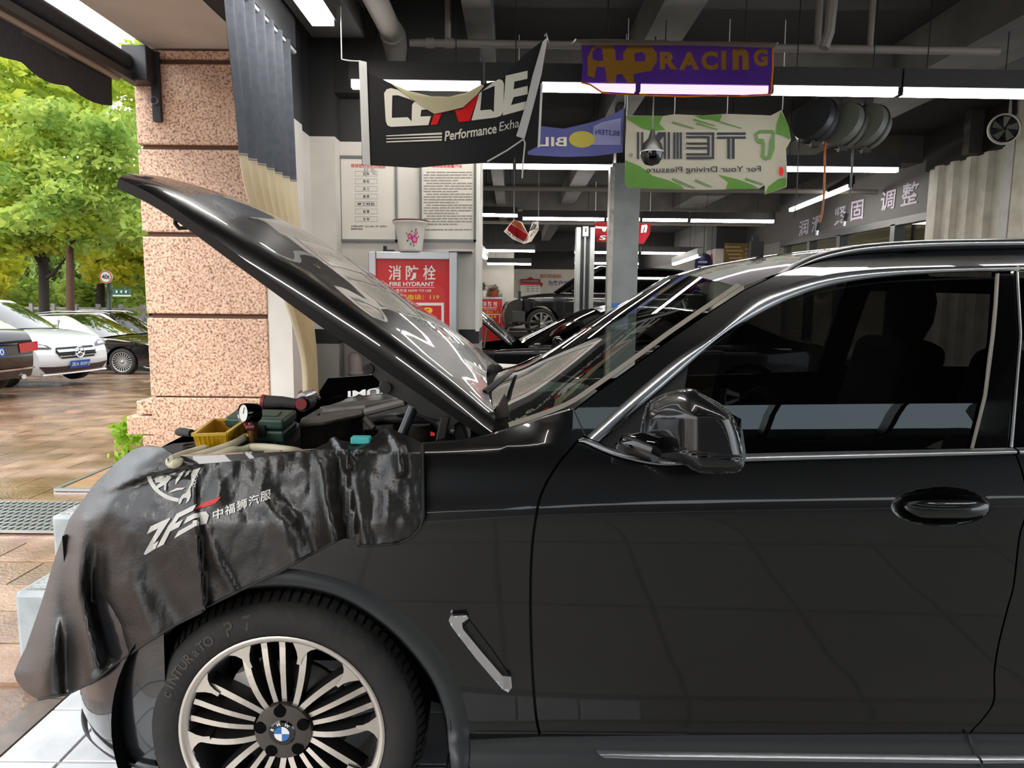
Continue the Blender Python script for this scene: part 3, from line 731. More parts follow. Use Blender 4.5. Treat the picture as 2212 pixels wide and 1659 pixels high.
# ---- bonnet
hn_px = smoothline([(1062, 934), (985, 882), (900, 824), (800, 755), (700, 686), (600, 613), (500, 540), (400, 466), (325, 418), (256, 385)], 4)
nh = len(hn_px)
hn = [at(x, y, 1.85+.02*(i/(nh-1))+.035*max(0, (i/(nh-1)-.7)/.3)**2) for i, (x, y) in enumerate(hn_px)]
tk = [0, .012, .03, .055, .09, .13, .17, .21, .25, .29, .33, .37, .41, .455, .5]; ck = [0, .03, .052, .064, .070, .074, .0775, .083, .090, .0945, .098, .101, .1032, .1045, .105]
ck = [c*.82 for c in ck]
ts = tk + [1-t for t in tk[-2::-1]]; cs = ck + ck[-2::-1]
hdir = (hn[-1]-hn[0]).normalized(); hnrm = Vector((-hdir.z, 0, hdir.x)); hnrm = hnrm if hnrm.z > 0 else -hnrm
def hoodrows(off=0.0, inset=0.0):
    rows = []
    for i, p in enumerate(hn):
        q = mir(p); s = i/(nh-1); row = []
        for t, c in zip(ts, cs):
            tt = inset + t*(1-2*inset); cc = 1-(2*t-1)**2
            ext = .085*cc*(1-s)**3 + .115*cc*s**3
            cro = c*(.55+.45*math.sin(PI*min(1, s*1.15+.1)))*(1-.6*max(0, (s-.8)/.2)**2)
            row.append(p.lerp(q, tt) + hdir*ext + hnrm*(cro - off))
        rows.append(row)
    return rows
bon = MB().grid(hoodrows()).build('bonnet', PAINT, car, smooth='all')
MB().grid(hoodrows(.028, .012)).build('bonnet_liner', mat('grey_bonnet_liner', '#232323', .9), bon, smooth='all')
R0 = hoodrows(); R1 = hoodrows(.028, .012)
rim = [r[0] for r in R0] + R0[-1] + [r[-1] for r in R0][::-1] + R0[0][::-1]; rim1 = [r[0] for r in R1] + R1[-1] + [r[-1] for r in R1][::-1] + R1[0][::-1]
MB().grid([rim, rim1]).build('bonnet_edge', MBLK, bon, smooth=True)
k0 = at(391, 474, 1.97)
MB().tube([k0+Vector(v) for v in ((-.012, 0, .02), (-.016, 0, -.012), (-.006, 0, -.024), (.018, 0, -.022), (.026, 0, -.01), (.03, 0, .02))], .006, 6).build('bonnet_striker', MBLK, bon, smooth=True)
# hinge arm bracket and strut
def plate(name, pts, Y, th, m, parent, bevel=.004):
    return MB().prism([at(x, y, Y) for x, y in pts], (0, th, 0)).build(name, m, parent, bevel=bevel)
HINGE = mat('dusty_hinge_steel', '#2d2a27', .6, noise=(20, '#3b3631', .4, .7))
plate('bonnet_hinge', [(806, 775), (822, 778), (850, 790), (880, 812), (905, 836), (930, 846), (948, 862), (975, 870), (990, 880), (1000, 896), (992, 912), (975, 925), (958, 950), (945, 948), (962, 912), (930, 905), (905, 896), (895, 880), (862, 862), (832, 850), (818, 838), (820, 825), (806, 812), (790, 800), (787, 788)], 1.93, .035, HINGE, car)
MB().tube([at(795, 797, 1.92), at(795, 797, 1.985)], .014, 10).build('hinge_pin', HINGE, car, smooth=True)
MB().tube([at(832, 838, 1.915), at(832, 838, 1.985)], .016, 10).build('hinge_pin', HINGE, car, smooth=True)
plate('hinge_leg', [(952, 900), (972, 900), (962, 948), (940, 955)], 1.925, .03, HINGE, car)
plate('hinge_leg', [(978, 905), (1000, 918), (1010, 948), (985, 955)], 1.95, .03, MBLK, car)
MB().tube([at(862, 955, 2.0), at(893, 880, 2.02)], .015, 10).build('gas_strut', mat('grey_strut', '#3c4042', .35, .5), car, smooth=True)
MB().tube([at(790, 890, 2.15), at(876, 868, 2.1)], .012, 8).build('strut_brace', mat('dusty_brace', '#6e675f', .6), car, smooth=True)
plate('washer_bottle_neck', [(1003, 908), (1012, 908), (1016, 946), (1008, 948)], 1.97, .04, mat('translucent_white_plastic', '#d9d2d2', .5), car)
# ---- wheel
hub = at(610, 1583, 1.68); whl = bpy.data.objects.new('front_wheel', None); COL.objects.link(whl); whl.location = hub; whl.parent = car; whl.matrix_parent_inverse = parent_world(car).inverted()
c = (hub.x, 0, hub.z); Y0 = hub.y
tp = [(.246, Y0+.03), (.252, Y0+.008), (.262, Y0-.004), (.29, Y0-.012), (.315, Y0-.010), (.337, Y0+.004), (.350, Y0+.026), (.357, Y0+.05), (.359, Y0+.12), (.358, Y0+.19), (.34, Y0+.23), (.26, Y0+.235)]
MB().lathe(tp, c, 'Y', 72).build('tyre', RUBBER, whl, smooth='all')
tr = MB()
for k in range(90):   # shoulder tread lugs
    a = 2*PI*k/90
    P = [(.344, Y0+.010), (.3585, Y0+.040), (.3615, Y0+.075), (.3615, Y0+.115)]
    w = .0085
    vs = []
    for r, y in P:
        for s in (-1, 1): vs.append((hub.x+(r+.0015)*math.cos(a)-s*w*math.sin(a), y-.0015, hub.z+(r+.0015)*math.sin(a)+s*w*math.cos(a)))
    tr.add(vs, [(0, 1, 3, 2), (2, 3, 5, 4), (4, 5, 7, 6)])
tb = tr.build('tread_blocks', RUBBER, whl); tb['kind'] = 'stuff'
rimp = [(.262, Y0-.006), (.258, Y0-.008), (.247, Y0-.004), (.240, Y0+.010)]
MB().lathe(rimp, c, 'Y', 72).build('rim_lip', ALUM, whl, smooth='all')
MB().lathe([(.241, Y0+.008), (.232, Y0+.03), (.225, Y0+.19), (.25, Y0+.2)], c, 'Y', 48).build('rim_barrel', mat('dark_barrel', '#23211f', .5, .3), whl, smooth='all')
MB().lathe([(.0, Y0+.075), (.155, Y0+.075), (.157, Y0+.09), (.06, Y0+.1)], c, 'Y', 40).build('brake_disc', mat('brushed_brake_steel', '#8d8a86', .35, .8), whl, smooth='all')
cal = [(.105, .30), (.175, .30), (.185, .62), (.17, .95), (.105, .95)]
capts = [(hub.x+r*math.cos(PI-a-.15), Y0+.05, hub.z+r*math.sin(PI-a-.15)) for r, a in cal]
MB().prism(capts, (0, .05, 0)).build('brake_caliper', mat('pale_caliper', '#b9b5b0', .4, .3), whl)
ROT = math.radians(95)
def rp(r, a, y): return (hub.x+r*math.cos(a), Y0+y, hub.z+r*math.sin(a))
def spoke(a_in, r_in, a_out, r_out, w, name):
    """dark spoke body with a machined silver face"""
    n = 8; body = MB(); face = MB(); L = []; Rr = []
    for i in range(n+1):
        t = i/n; a = a_in+(a_out-a_in)*t; r = r_in+(r_out-r_in)*t; y = .012-.012*math.sin(PI*min(1, t*1.1))*.6-.010*(1-t)*0
        ww = w*(1+.25*t)
        da = ww/2/r
        L.append((r, a-da, y)); Rr.append((r, a+da, y))
    face.grid([[rp(r, a, y) for r, a, y in L], [rp(r, a, y) for r, a, y in Rr]])
    rows = []
    for k, (dy, f) in enumerate(((.0005, 1), (.018, 1.35), (.045, 1.5))):
        rows.append([rp(r, (a-b)/2*f*0+ (a+b)/2+(a-b)/2*f, y+dy) for (r, a, y), (_, b, _) in zip(L, Rr)])
    for k, (dy, f) in enumerate(((.045, 1.5), (.018, 1.35), (.0005, 1))):
        rows.append([rp(r, (a+b)/2+(a-b)/2*f, y+dy) for (r, a, y), (_, b, _) in zip(Rr, L)])
    body.grid(rows)
    b = body.build(name, DARKAL, whl, smooth=True); face.build('machined_face', ALUM, b)
DARKAL = mat('dark_grey_alloy', '#2c2a29', .4, .5)
for g in range(5):
    A = ROT + 2*PI*g/5
    for s in (-1, 1):
        spoke(A+s*math.radians(8), .078, A+s*math.radians(5.5), .245, .0125, 'spoke')
        spoke(A+s*math.radians(30), .066, A+s*math.radians(19), .232, .0145, 'spoke')
        # splayed foot joining the spoke to the rim
        ft = [(.188, 18.9-1.6), (.205, 17.2), (.222, 15.6), (.247, 12.2), (.249, 19), (.247, 28.5), (.233, 24.0), (.220, 21.6), (.205, 20.6), (.188, 20.4)]
        fp = [rp(r, A+s*math.radians(d_), .0045) for r, d_ in ft]
        fo = MB().prism(fp, (0, .04, 0)).build('spoke_foot', DARKAL, whl)
        MB().add([Vector(q)-Vector((0, .0008, 0)) for q in fp], [tuple(range(len(fp)))]).build('machined_face', ALUM, fo)
MB().lathe([(.075, Y0+.03), (.072, Y0+.004), (.052, Y0+.0), (.034, Y0+.0), (.034, Y0+.01)], c, 'Y', 40).build('hub', mat('brownish_hub', '#4d4640', .45, .4), whl, smooth=True)
for g in range(5):
    A = ROT + 2*PI*g/5; q = rp(.0575, A, 0)
    MB().lathe([(.0, -.0012), (.0155, -.0012), (.0155, .02)], q, 'Y', 14).build('bolt_hole', mat('black_liner', '#040404', .9, spec=.1), whl)
cap = MB().lathe([(.0, Y0-.004), (.030, Y0-.004), (.034, Y0+.0), (.034, Y0+.01)], c, 'Y', 36).build('centre_cap', GLOSSB, whl, smooth=True)
def LCap(u, v): return Vector((hub.x+u, Y0-.0052, hub.z+v))
print2d('cap_white', [disc2(0, 0, .0195, .0195, 12, 0, PI/2), disc2(0, 0, .0195, .0195, 12, PI, 1.5*PI)], LCap, WHITEP, cap)
print2d('cap_blue', [disc2(0, 0, .0195, .0195, 12, PI/2, PI), disc2(0, 0, .0195, .0195, 12, 1.5*PI, 2*PI)], LCap, mat('roundel_blue', '#2b6cb0', .3), cap)
def arctext(s, r, a0, step, h, bold=.02):
    items = []
    for i, ch in enumerate(s):
        V, Fc = textmesh(ch, bold=bold)
        if not V: continue
        xs = [v[0] for v in V]; cx = (min(xs)+max(xs))/2; a = a0-step*i; k = h/.72
        items.append(([((r+v[1]*k)*math.cos(a)+(v[0]-cx)*k*math.sin(a), (r+v[1]*k)*math.sin(a)-(v[0]-cx)*k*math.cos(a)) for v in V], Fc))
    return items
print2d('cap_letters', arctext('BMW', .0222, math.radians(155), math.radians(48), .009), LCap, WHITEP, cap)
def LTyre(u, v):
    r = math.hypot(u, v); yy = float(np.interp(r, [.262, .29, .315, .337, .35], [-.004, -.012, -.010, .004, .026]))
    return Vector((hub.x+u, Y0+yy-.0016, hub.z+v))
TL = mat('raised_tyre_letters', '#443f3a', .8)
for w_ in (arctext('cINTURaTO', .292, math.radians(159), math.radians(4.3), .025, .015), arctext('P7', .290, math.radians(113), math.radians(9), .036, .012)): print2d('tyre_lettering', w_, LTyre, TL, whl)['kind'] = 'stuff'
rw2 = whl.copy(); rw2.name = 'rear_wheel'; COL.objects.link(rw2); rw2.location.x += 2.864
for ch in list(whl.children):
    c2 = ch.copy(); COL.objects.link(c2); c2.parent = rw2; c2.matrix_parent_inverse = ch.matrix_parent_inverse.copy()
    for gch in list(ch.children): g2 = gch.copy(); COL.objects.link(g2); g2.parent = c2; g2.matrix_parent_inverse = gch.matrix_parent_inverse.copy()
# wheel housing
MB().lathe([(.43, Y0-.01), (.43, Y0+.32), (.2, Y0+.33)], c, 'Y', 40, -.3, PI+.3).build('wheel_housing', mat('black_liner', '#040404', .9, spec=.1), car, smooth='all')
MB().lathe([(.43, Y0+.0), (.43, Y0+.32), (.2, Y0+.33)], (c[0]+2.864, 0, c[2]), 'Y', 40, -.3, PI+.3).build('wheel_housing', mat('black_liner'), car, smooth='all')
# ---- nose, bumper, far side
plan = smoothline([(-.86, 1.672), (-.98, 1.70), (-1.10, 1.765), (-1.205, 1.87), (-1.285, 2.02), (-1.34, 2.25), (-1.365, YC)], 5)
plan = plan + [(x, 2*YC-y) for x, y in plan[-2::-1]]
def nose(zs):
    rows = []
    for z, kx, ky in zs:
        rows.append([(hub.x+.1+(x-hub.x-.1)*kx, YC+(y-YC)*ky, z+(.03*abs((y-YC)/.95)**2 if z < .25 else 0)) for x, y in plan])
    return rows
bmp = MB().grid(nose([(.14, .86, .93), (.16, .93, .97), (.21, .975, .985), (.30, 1, 1), (.5, 1.01, 1.0), (.66, 1.0, 1.0), (.72, .985, .995)])).build('front_bumper', mat('bumper_paint', '#17181a', .25, coat=1), car, smooth='all')
MB().grid(nose([(.205, .985, .992), (.225, 1.005, 1.0), (.25, 1.0, .999)])).build('bumper_lip', CLAD, bmp, smooth='all')
MB().grid(nose([(.72, .985, .995), (.85, .95, .99), (.93, .88, .97), (.975, .74, .94)])).build('front_end', mat('bumper_paint'), car, smooth='all')
for z0 in (.36, .5):
    pass
# rear of the car, beyond the picture's edge
def LW(off): return lambda x, z: Vector((x, S(x, z)+off, z))
XR = hub.x+2.864
rq = [(1.55, .37)] + [(XR+.44*math.cos(a), .35+.44*math.sin(a)) for a in np.linspace(PI, 0, 20)] + [(2.95, .38), (3.14, .46), (3.2, .7), (3.18, 1.0), (3.14, 1.09), (1.55, 1.09)]
skin('rear_quarter', rq, LW(.008), PAINT, car, step=.06, eps=.01, lip=.02)
skin('rear_arch_trim', [(XR+.45*math.cos(a), .35+.45*math.sin(a)) for a in np.linspace(PI, 0, 24)]+[(XR+.395*math.cos(a), .35+.395*math.sin(a)) for a in np.linspace(0, PI, 24)], LW(-.004), CLAD, car, step=.05, eps=.01, lip=.03)
rg = [(1.62, 1.14), (1.62, 1.50), (2.2, 1.49), (2.55, 1.42), (2.72, 1.14)]
skin('rear_side_frame', [(1.5, 1.09), (1.5, 1.565), (2.3, 1.565), (2.75, 1.5), (3.02, 1.28), (3.14, 1.09)], LW(.006), PAINT, car, step=.06, eps=.01, holes=[rg], lip=.02)
skin('quarter_window', rg, LW(.012), SIDEGLASS, car, step=.1, eps=.01)
MB().grid([[Vector((x+.10*(1-t*t), YC+t*(YC-S(x, z)-.006), z)) for t in np.linspace(-1, 1, 13)] for x, z in ((3.06, .3), (3.16, .42), (3.2, .7), (3.18, 1.0), (3.14, 1.1))]).build('tailgate', PAINT, car, smooth='all')
MB().grid([[Vector((x+.10*(1-t*t), YC+t*(YC-S(x, z)-.006), z)) for t in np.linspace(-1, 1, 13)] for x, z in ((3.14, 1.1), (3.02, 1.3), (2.85, 1.48), (2.78, 1.56))]).build('rear_screen', SIDEGLASS, car, smooth='all')
def mirror_copy(src, name, m):
    me = src.data.copy(); me.name = name
    for v in me.vertices: v.co.y = 2*YC - v.co.y
    me.flip_normals(); o = bpy.data.objects.new(name, me); COL.objects.link(o); o.parent = car; o.matrix_parent_inverse = parent_world(car).inverted(); return o
for nm in ('front_wing', 'front_door', 'side_frame', 'sill_cladding', 'rear_door', 'rear_quarter', 'rear_side_frame'):
    mirror_copy(bpy.data.objects[nm], nm, None)
# ---- cabin
MB().box2((.0, 1.9, .3), (3.2, 3.25, .34)).box2((.02, 1.72, .3), (.06, 3.43, 1.0)).box2((2.9, 1.8, .3), (3.2, 3.3, 1.3)).build('cabin_floor', DARKIN, car)
MB().grid([[(-.06, y, 1.045-.04*abs(y-YC)), (.15, y, 1.075-.03*abs(y-YC)), (.36, y, 1.06-.02*abs(y-YC)), (.47, y, .98), (.5, y, .7)] for y in np.linspace(1.8, 3.35, 9)]).build('dashboard', mat('dark_dash', '#1c1c1d', .7), car, smooth='all')
for y in (2.17, 2.98):
    s = MB().box((1.28, y, .72), (.52, .5, .2)).build('seat', DARKIN, car, bevel=.05, seg=3)
    MB().box((1.56, y, 1.0), (.16, .5, .62), mtx=Matrix.Rotation(math.radians(14), 3, 'Y')).build('seat_back', DARKIN, s, bevel=.06, seg=3)
    MB().lathe([(.0, -.15), (.075, -.14), (.125, -.06), (.135, .02), (.11, .11), (.06, .15), (0, .155)], (1.66, y, 1.43), 'Z', 18, mtx=Matrix.Diagonal((.6, 1, 1))).build('headrest', DARKIN, s, smooth='all')
MB().tube([(.72+.05*math.sin(a), 2.15+.19*math.cos(a), 1.0+.18*math.sin(a)) for a in np.linspace(0, 2*PI, 25)], .014, 8, cap=False).build('steering_wheel', DARKIN, car, smooth='all')
for y0 in (1.86, 3.24): MB().box2((1.72, y0, .4), (1.84, y0+.05, 1.55)).build('door_post', DARKIN, car)
# dashboard papers seen through the screen
pp = MB().grid([[at(1150, 848, 2.62), at(1258, 838, 2.62)], [at(1178, 824, 2.85), at(1262, 829, 2.85)]]).build('work_sheet', mat('pale_green_paper', '#b9d2c6', .8), None, solid=.001)
tag(pp, 'pale green work sheet lying on the dashboard behind the windscreen', 'paper')
# ================================================================== wing cover draped over the front wing
from mathutils import noise as mnoise
VINYL = mat('black_vinyl', '#191715', .33, spec=.6, noise=(7, '#262320', .4, .75), bump=(120, .08))
def seg_dist(x, y, L):
    """signed distance to polyline (+ to the side of larger x) and position 0..1 along it"""
    best = (1e9, 0, 0); n = len(L)-1
    for i in range(n):
        ax, ay = L[i]; bx_, by_ = L[i+1]; dx, dy = bx_-ax, by_-ay; q = dx*dx+dy*dy
        t = max(0, min(1, ((x-ax)*dx+(y-ay)*dy)/q)); ex, ey = x-ax-t*dx, y-ay-t*dy; d = math.hypot(ex, ey)
        if d < best[0]: best = (d, 1 if ex > 0 else -1, (i+t)/n)
    return best[0]*best[1], best[2]
FOLDS = [  # polyline, amplitude (m, + toward viewer), half width px, kind
    ([(716, 944), (722, 1000), (700, 1060), (724, 1172)], .001, 15, 'ridge'), ([(690, 1000), (704, 1080), (724, 1172)], .020, 15, 'ridge'), ([(738, 990), (752, 1080), (766, 1175)], -.022, 16, 'ridge'),
    ([(722, 940), (740, 970), (752, 1010)], .022, 9, 'ridge'), ([(838, 918), (862, 965), (868, 1020)], .024, 11, 'ridge'), ([(838, 918), (800, 955), (775, 975)], .012, 10, 'ridge'),
    ([(742, 955), (755, 1040), (776, 1180)], .016, 26, 'step'), ([(858, 950), (848, 1050), (830, 1130)], .012, 22, 'ridge'),
    ([(880, 960), (885, 1040), (880, 1130)], .008, 26, 'ridge'), ([(800, 985), (800, 1060), (815, 1150)], -.008, 24, 'ridge'),
    ([(424, 1090), (432, 1180), (446, 1312)], .018, 30, 'stepL'), ([(448, 1145), (470, 1210), (505, 1275)], .009, 12, 'ridge'),
    ([(176, 1125), (170, 1260), (206, 1440)], .030, 18, 'ridge'), ([(215, 1180), (205, 1290), (255, 1410)], -.024, 24, 'ridge'),
    ([(120, 1220), (105, 1330), (95, 1480)], .02, 30, 'ridge'), ([(148, 1200), (140, 1330), (150, 1490)], -.03, 20, 'ridge'),
    ([(285, 1160), (280, 1260), (330, 1370)], .014, 30, 'ridge'), ([(345, 1240), (370, 1300), (395, 1340)], -.012, 30, 'ridge'),
    ([(560, 1070), (610, 1130), (640, 1215)], .012, 26, 'ridge'), ([(600, 1060), (655, 1120), (680, 1190)], -.010, 22, 'ridge'),
    ([(500, 1010), (470, 1040), (470, 1080)], .006, 14, 'ridge'), ([(230, 1060), (330, 1020), (420, 1003)], .014, 10, 'ridge'),
    ([(200, 1080), (320, 1035), (420, 1012)], -.008, 9, 'ridge')]
XL = [(30, 1455), (55, 1400), (90, 1300), (120, 1200), (150, 1120), (200, 1050), (250, 1000), (300, 966)]
_xy = [p[1] for p in XL[::-1]]; _xx = [p[0] for p in XL[::-1]]
def LCover(px, py, off=0.0, fold=1.0):
    Y = 1.68
    for _ in range(6):
        p = at(px, py, Y); Y = .3*Y+.7*(S(max(p.x, -1.35), min(max(p.z, .62), 1.16)) - .020)
    h = 0; Yb = Y+.016
    for L, a, w, k in FOLDS:
        if not (min(q[0] for q in L)-3*w < px < max(q[0] for q in L)+3*w and min(q[1] for q in L)-60 < py < max(q[1] for q in L)+60): continue
        d, t = seg_dist(px, py, L); env = .45+.55*sstep(-.05, .6, t)
        if k == 'ridge': h += a*env*math.exp(-(d/w)**2)
        elif k == 'step': h += a*env*(sstep(-3, 3, d))*math.exp(-max(0, d)/(w*2.5))
        elif k == 'stepL': h += a*env*(1-sstep(-3, 3, d))*math.exp(-max(0, -d)/(w*3))
    h *= 1.45
    # fine creasing of the vinyl, stronger toward the top
    q = Vector((px*.022, py*.016, 3.1)); c = mnoise.fractal(q, 1.0, 2.0, 3)
    h += .0050*c*(1-.55*sstep(1120, 1300, py)) + .0028*mnoise.noise(Vector((px*.05, py*.03, 9.)))*(1-sstep(1080, 1200, py))
    # wraps back round the nose of the car
    d = px - float(np.interp(py, _xy, _xx)); 
    if d < 75: Y += .000028*(75-max(d, -10))**2
    # lower skirt stands off the body
    Y -= .03*sstep(1180, 1480, py)*sstep(520, 250, px)
    return at(px, py, min(Y - h*fold, Yb if d > 80 else 9) + off)
cov = [(30, 1455), (40, 1430), (55, 1400), (90, 1300), (120, 1200), (150, 1120), (200, 1050), (250, 1000), (285, 972), (318, 962), (350, 967), (378, 984), (400, 998), (430, 1003), (470, 1000), (520, 995), (560, 988), (620, 981), (680, 970), (705, 958), (714, 947), (722, 944), (733, 952), (760, 957), (800, 948), (822, 932), (838, 923), (852, 930), (876, 941), (900, 951), (911, 958),
       (914, 1000), (916, 1060), (916, 1118), (908, 1145), (890, 1163), (860, 1176), (815, 1180), (776, 1181), (768, 1172), (758, 1165), (745, 1163), (728, 1170), (690, 1190), (650, 1212), (600, 1240), (520, 1277), (447, 1313), (440, 1322), (380, 1352), (300, 1402), (250, 1437), (205, 1473), (150, 1500), (85, 1513), (55, 1495), (36, 1472)]
cover = skin('wing_cover', cov, LCover, VINYL, None, step=8, lip=.004, eps=2.0)
tag(cover, 'black vinyl wing cover with white lettering draped over the open car', 'cover')
hemp = densify([(914, 962), (916, 1118), (908, 1145), (890, 1163), (860, 1176), (815, 1180), (776, 1181)], 8, False); hemq = densify([(728, 1170), (690, 1190), (650, 1212), (600, 1240), (520, 1277), (447, 1313)], 8, False); hemr = densify([(440, 1322), (380, 1352), (300, 1402), (250, 1437), (205, 1473), (150, 1500), (85, 1513)], 8, False)
for L in (hemp, hemq, hemr):
    MB().tube([LCover(x-1.5, y-1.5, -.002) for x, y in L], .0035, 6).build('hem', mat('dark_stitching', '#161514', .7), cover, smooth='all')
def CL(off): return lambda u, v: LCover(u, -v, off)
def cq(L): return [(300+.1356*x, -(1000+.1356*y)) for x, y in L]
SILV = mat('silver_grey_print', '#c9c6bf', .5)
LOG = [[(125, 1135), (185, 1010), (495, 870), (500, 890), (248, 1275), (318, 1243), (262, 1365), (100, 1468), (76, 1448), (305, 1042)],
       [(530, 930), (600, 810), (925, 650), (860, 760), (640, 870), (575, 965), (705, 900), (640, 1020), (500, 1090), (395, 1300), (280, 1358), (470, 1000)],
       [(710, 975), (770, 860), (870, 808), (1070, 770), (1118, 835), (1080, 965), (900, 1008), (560, 1205), (630, 1085), (850, 965), (865, 918), (955, 902), (962, 872), (890, 880)]]
for nm, pl in zip(('printed_letter', 'printed_letter', 'printed_letter'), LOG): print2d(nm, [poly2(cq(pl))], CL(-.0028), SILV, cover, cut=(7, 7))
print2d('printed_flash', [poly2(cq([(880, 738), (1010, 645), (1110, 605), (1315, 535), (1215, 650), (1100, 690)]))], CL(-.0028), REDP, cover, cut=(7, 7))
V, Fc = ring2(0, 0, 1, 1, .115, 28, math.radians(97), math.radians(167))
emb = [([(300+.1356*(700+590*x), -(1000+.1356*(100+525*y))) for x, y in V], Fc)]
for pl in ([(640, 660), (632, 640), (640, 580), (700, 500), (750, 480), (840, 300), (830, 190), (870, 110), (985, 75), (930, 180), (880, 280), (820, 420), (830, 520), (800, 600), (745, 645), (770, 570), (740, 550), (700, 570), (670, 640)],
           [(250, 250), (330, 205), (440, 190), (600, 150), (480, 280), (440, 330), (430, 440), (402, 430), (405, 350), (300, 410), (265, 380), (345, 310), (262, 318)],
           [(580, 350), (590, 260), (650, 170), (740, 110), (700, 180), (640, 270)], [(470, 465), (600, 400), (740, 390), (700, 420), (600, 440), (500, 472)], [(720, 230), (770, 140), (830, 100), (790, 180)]):
    emb.append(poly2(cq(pl)))
for k in range(4): emb.append(([(300+.1356*(915-14*k+26*math.cos(a)*r), -(1000+.1356*(205+52*k+26*math.sin(a)*r))) for a in np.linspace(0, 2*PI, 13) for r in (1, .6)], [(2*i, 2*i+2, 2*i+3, 2*i+1) for i in range(12)]))
print2d('printed_emblem', emb, CL(-.0028), SILV, cover, cut=(8, 8))['kind'] = 'stuff'
for i, ch in enumerate('中福狮汽服'):
    V, Fc = fittext(ch, 0, 1, 0, 1, bold=.014)
    x0 = 1178+190*i; b0 = 912-72*i
    print2d('printed_letter', [([(300+.1356*(x0+165*x), -(1000+.1356*(b0-52*x-158*y))) for x, y in V], Fc)], CL(-.0026), WHITEP, cover)

# ================================================================== engine bay and what lies on it
ZB = 1.0
def base(px, py, z=ZB): return atz(px, py, z)
DUSTY = mat('dusty_black_plastic', '#2a2724', .65, noise=(15, '#474038', .42, .7))
DUSTL = mat('dusty_grey_plastic', '#5d554d', .7, noise=(15, '#746b61', .42, .7))
bay = bpy.data.objects.new('engine_bay', None); COL.objects.link(bay); bay.parent = car; bay.matrix_parent_inverse = parent_world(car).inverted()
MB().box2((-1.22, 1.86, .45), (-.02, 3.30, .80)).build('bay_floor', mat('black_liner'), bay)
MB().box2((-.06, 1.84, .6), (.02, 3.31, 1.02)).build('bulkhead', DUSTY, bay)
def lid(name, pts, z, drop, m):
    return MB().prism([base(x, y, z) for x, y in pts], (0, 0, -drop)).build(name, m, bay, bevel=.006)
lid('radiator_panel', [(455, 992), (575, 984), (650, 915), (636, 908), (560, 930), (470, 962)], 1.0, .05, DUSTL)
for (a, b) in (((565, 962), (628, 922)), ((575, 972), (640, 926)), ((520, 968), (560, 945))):
    MB().bar(base(*a, z=1.004), base(*b, z=1.004), .012, .006).build('panel_slot', MBLK, bay)
lid('air_box', [(648, 914), (652, 906), (700, 895), (770, 882), (784, 884), (782, 892), (740, 905), (690, 912)], 1.035, .22, DUSTY)
lid('air_box_rim', [(645, 917), (650, 904), (775, 879), (788, 883), (784, 894), (700, 912)], 1.04, .012, DUSTL)
lid('engine_cover', [(690, 878), (760, 866), (900, 860), (930, 895), (850, 905), (780, 900)], .98, .15, DUSTY)
lid('slam_panel', [(318, 985), (330, 972), (370, 958), (430, 952), (500, 962), (520, 985), (450, 995), (390, 990)], .99, .05, MBLK)
MB().tube([base(779, 893, 1.03), base(790, 905, 1.02), base(808, 925, .99)], [.013, .013, .010], 9).build('dipstick_tube', DUSTL, bay, smooth=True)
MB().tube([base(1010, 935, 1.0), base(930, 905, 1.0), base(860, 905, 1.0), base(800, 910, .98)], .018, 8).build('coolant_hose', MBLK, bay, smooth=True)
MB().tube([base(700, 890, 1.02), base(790, 880, 1.05), base(876, 868, 1.06)], .012, 8).build('brace_bar', DUSTL, bay, smooth=True)
for (x, y, r) in ((830, 925, .04), (865, 915, .03), (905, 930, .045), (955, 925, .03), (800, 940, .03)):
    q = base(x, y, .93); MB().lathe([(0, .03), (r, .025), (r, -.05)], q, 'Z', 14).build('filler_cap', DUSTY, bay, smooth=True)
MB().tube([base(840, 900, 1.0), base(890, 890, 1.04), base(945, 915, 1.0), base(985, 935, 1.0)], .011, 6).build('wiring_loom', MBLK, bay, smooth=True)
# scuttle with wipers below the screen
MB().grid([[(-.10+.06*abs(y-YC), y, 1.08-.04*abs(y-YC)) for y in np.linspace(1.9, 3.25, 9)], [(-.02+.0*y, y, 1.10-.05*abs(y-YC)) for y in np.linspace(1.9, 3.25, 9)], [(.0, y, 1.05) for y in np.linspace(1.9, 3.25, 9)]]).build('scuttle_panel', DUSTY, car, smooth='all')
for (a, b, c_) in (((1060, 905), (1066, 868), (1052, 838)), ((1045, 850), (1085, 818), (1110, 800))):
    MB().tube([at(*a, 2.1), at(*b, 2.25), at(*c_, 2.5)], [.012, .009, .006], 6).build('wiper_arm', MBLK, car, smooth=True)
MB().bar(at(1055, 862, 2.2), at(1078, 925, 1.98), .02, .008).build('wiper_blade', MBLK, car)
plate('scuttle_end', [(1062, 935), (1085, 928), (1100, 922), (1097, 870), (1090, 850), (1078, 872), (1066, 900)], 1.96, .02, DUSTY, car)

# second cover on the far wing
fc = [(650, 905), (690, 882), (735, 868), (765, 853), (800, 840), (835, 832), (875, 842), (900, 850), (880, 858), (830, 868), (780, 872), (730, 876), (700, 886), (670, 908)]
def LFar(px, py): 
    return at(px, py, 3.28-.0035*(py-850)+.012*math.sin(px*.06)+.008*mnoise.noise(Vector((px*.03, py*.05, 1.))))
fco = skin('wing_cover', fc, LFar, VINYL, None, step=6, lip=.004)
tag(fco, 'black vinyl cover with upside-down white letters crumpled across the far wing', 'cover')
V, Fc = fittext('KUMI', 0, 1, 0, 1, bold=.03)
print2d('printed_letters', [([(846-94*x, -(850.5-4*x+ (13*(y)) - 16+x*14)) for x, y in V], Fc)], lambda u, v: LFar(u, -v)+Vector((0, -.006, 0)), WHITEP, fco)['kind'] = 'stuff'
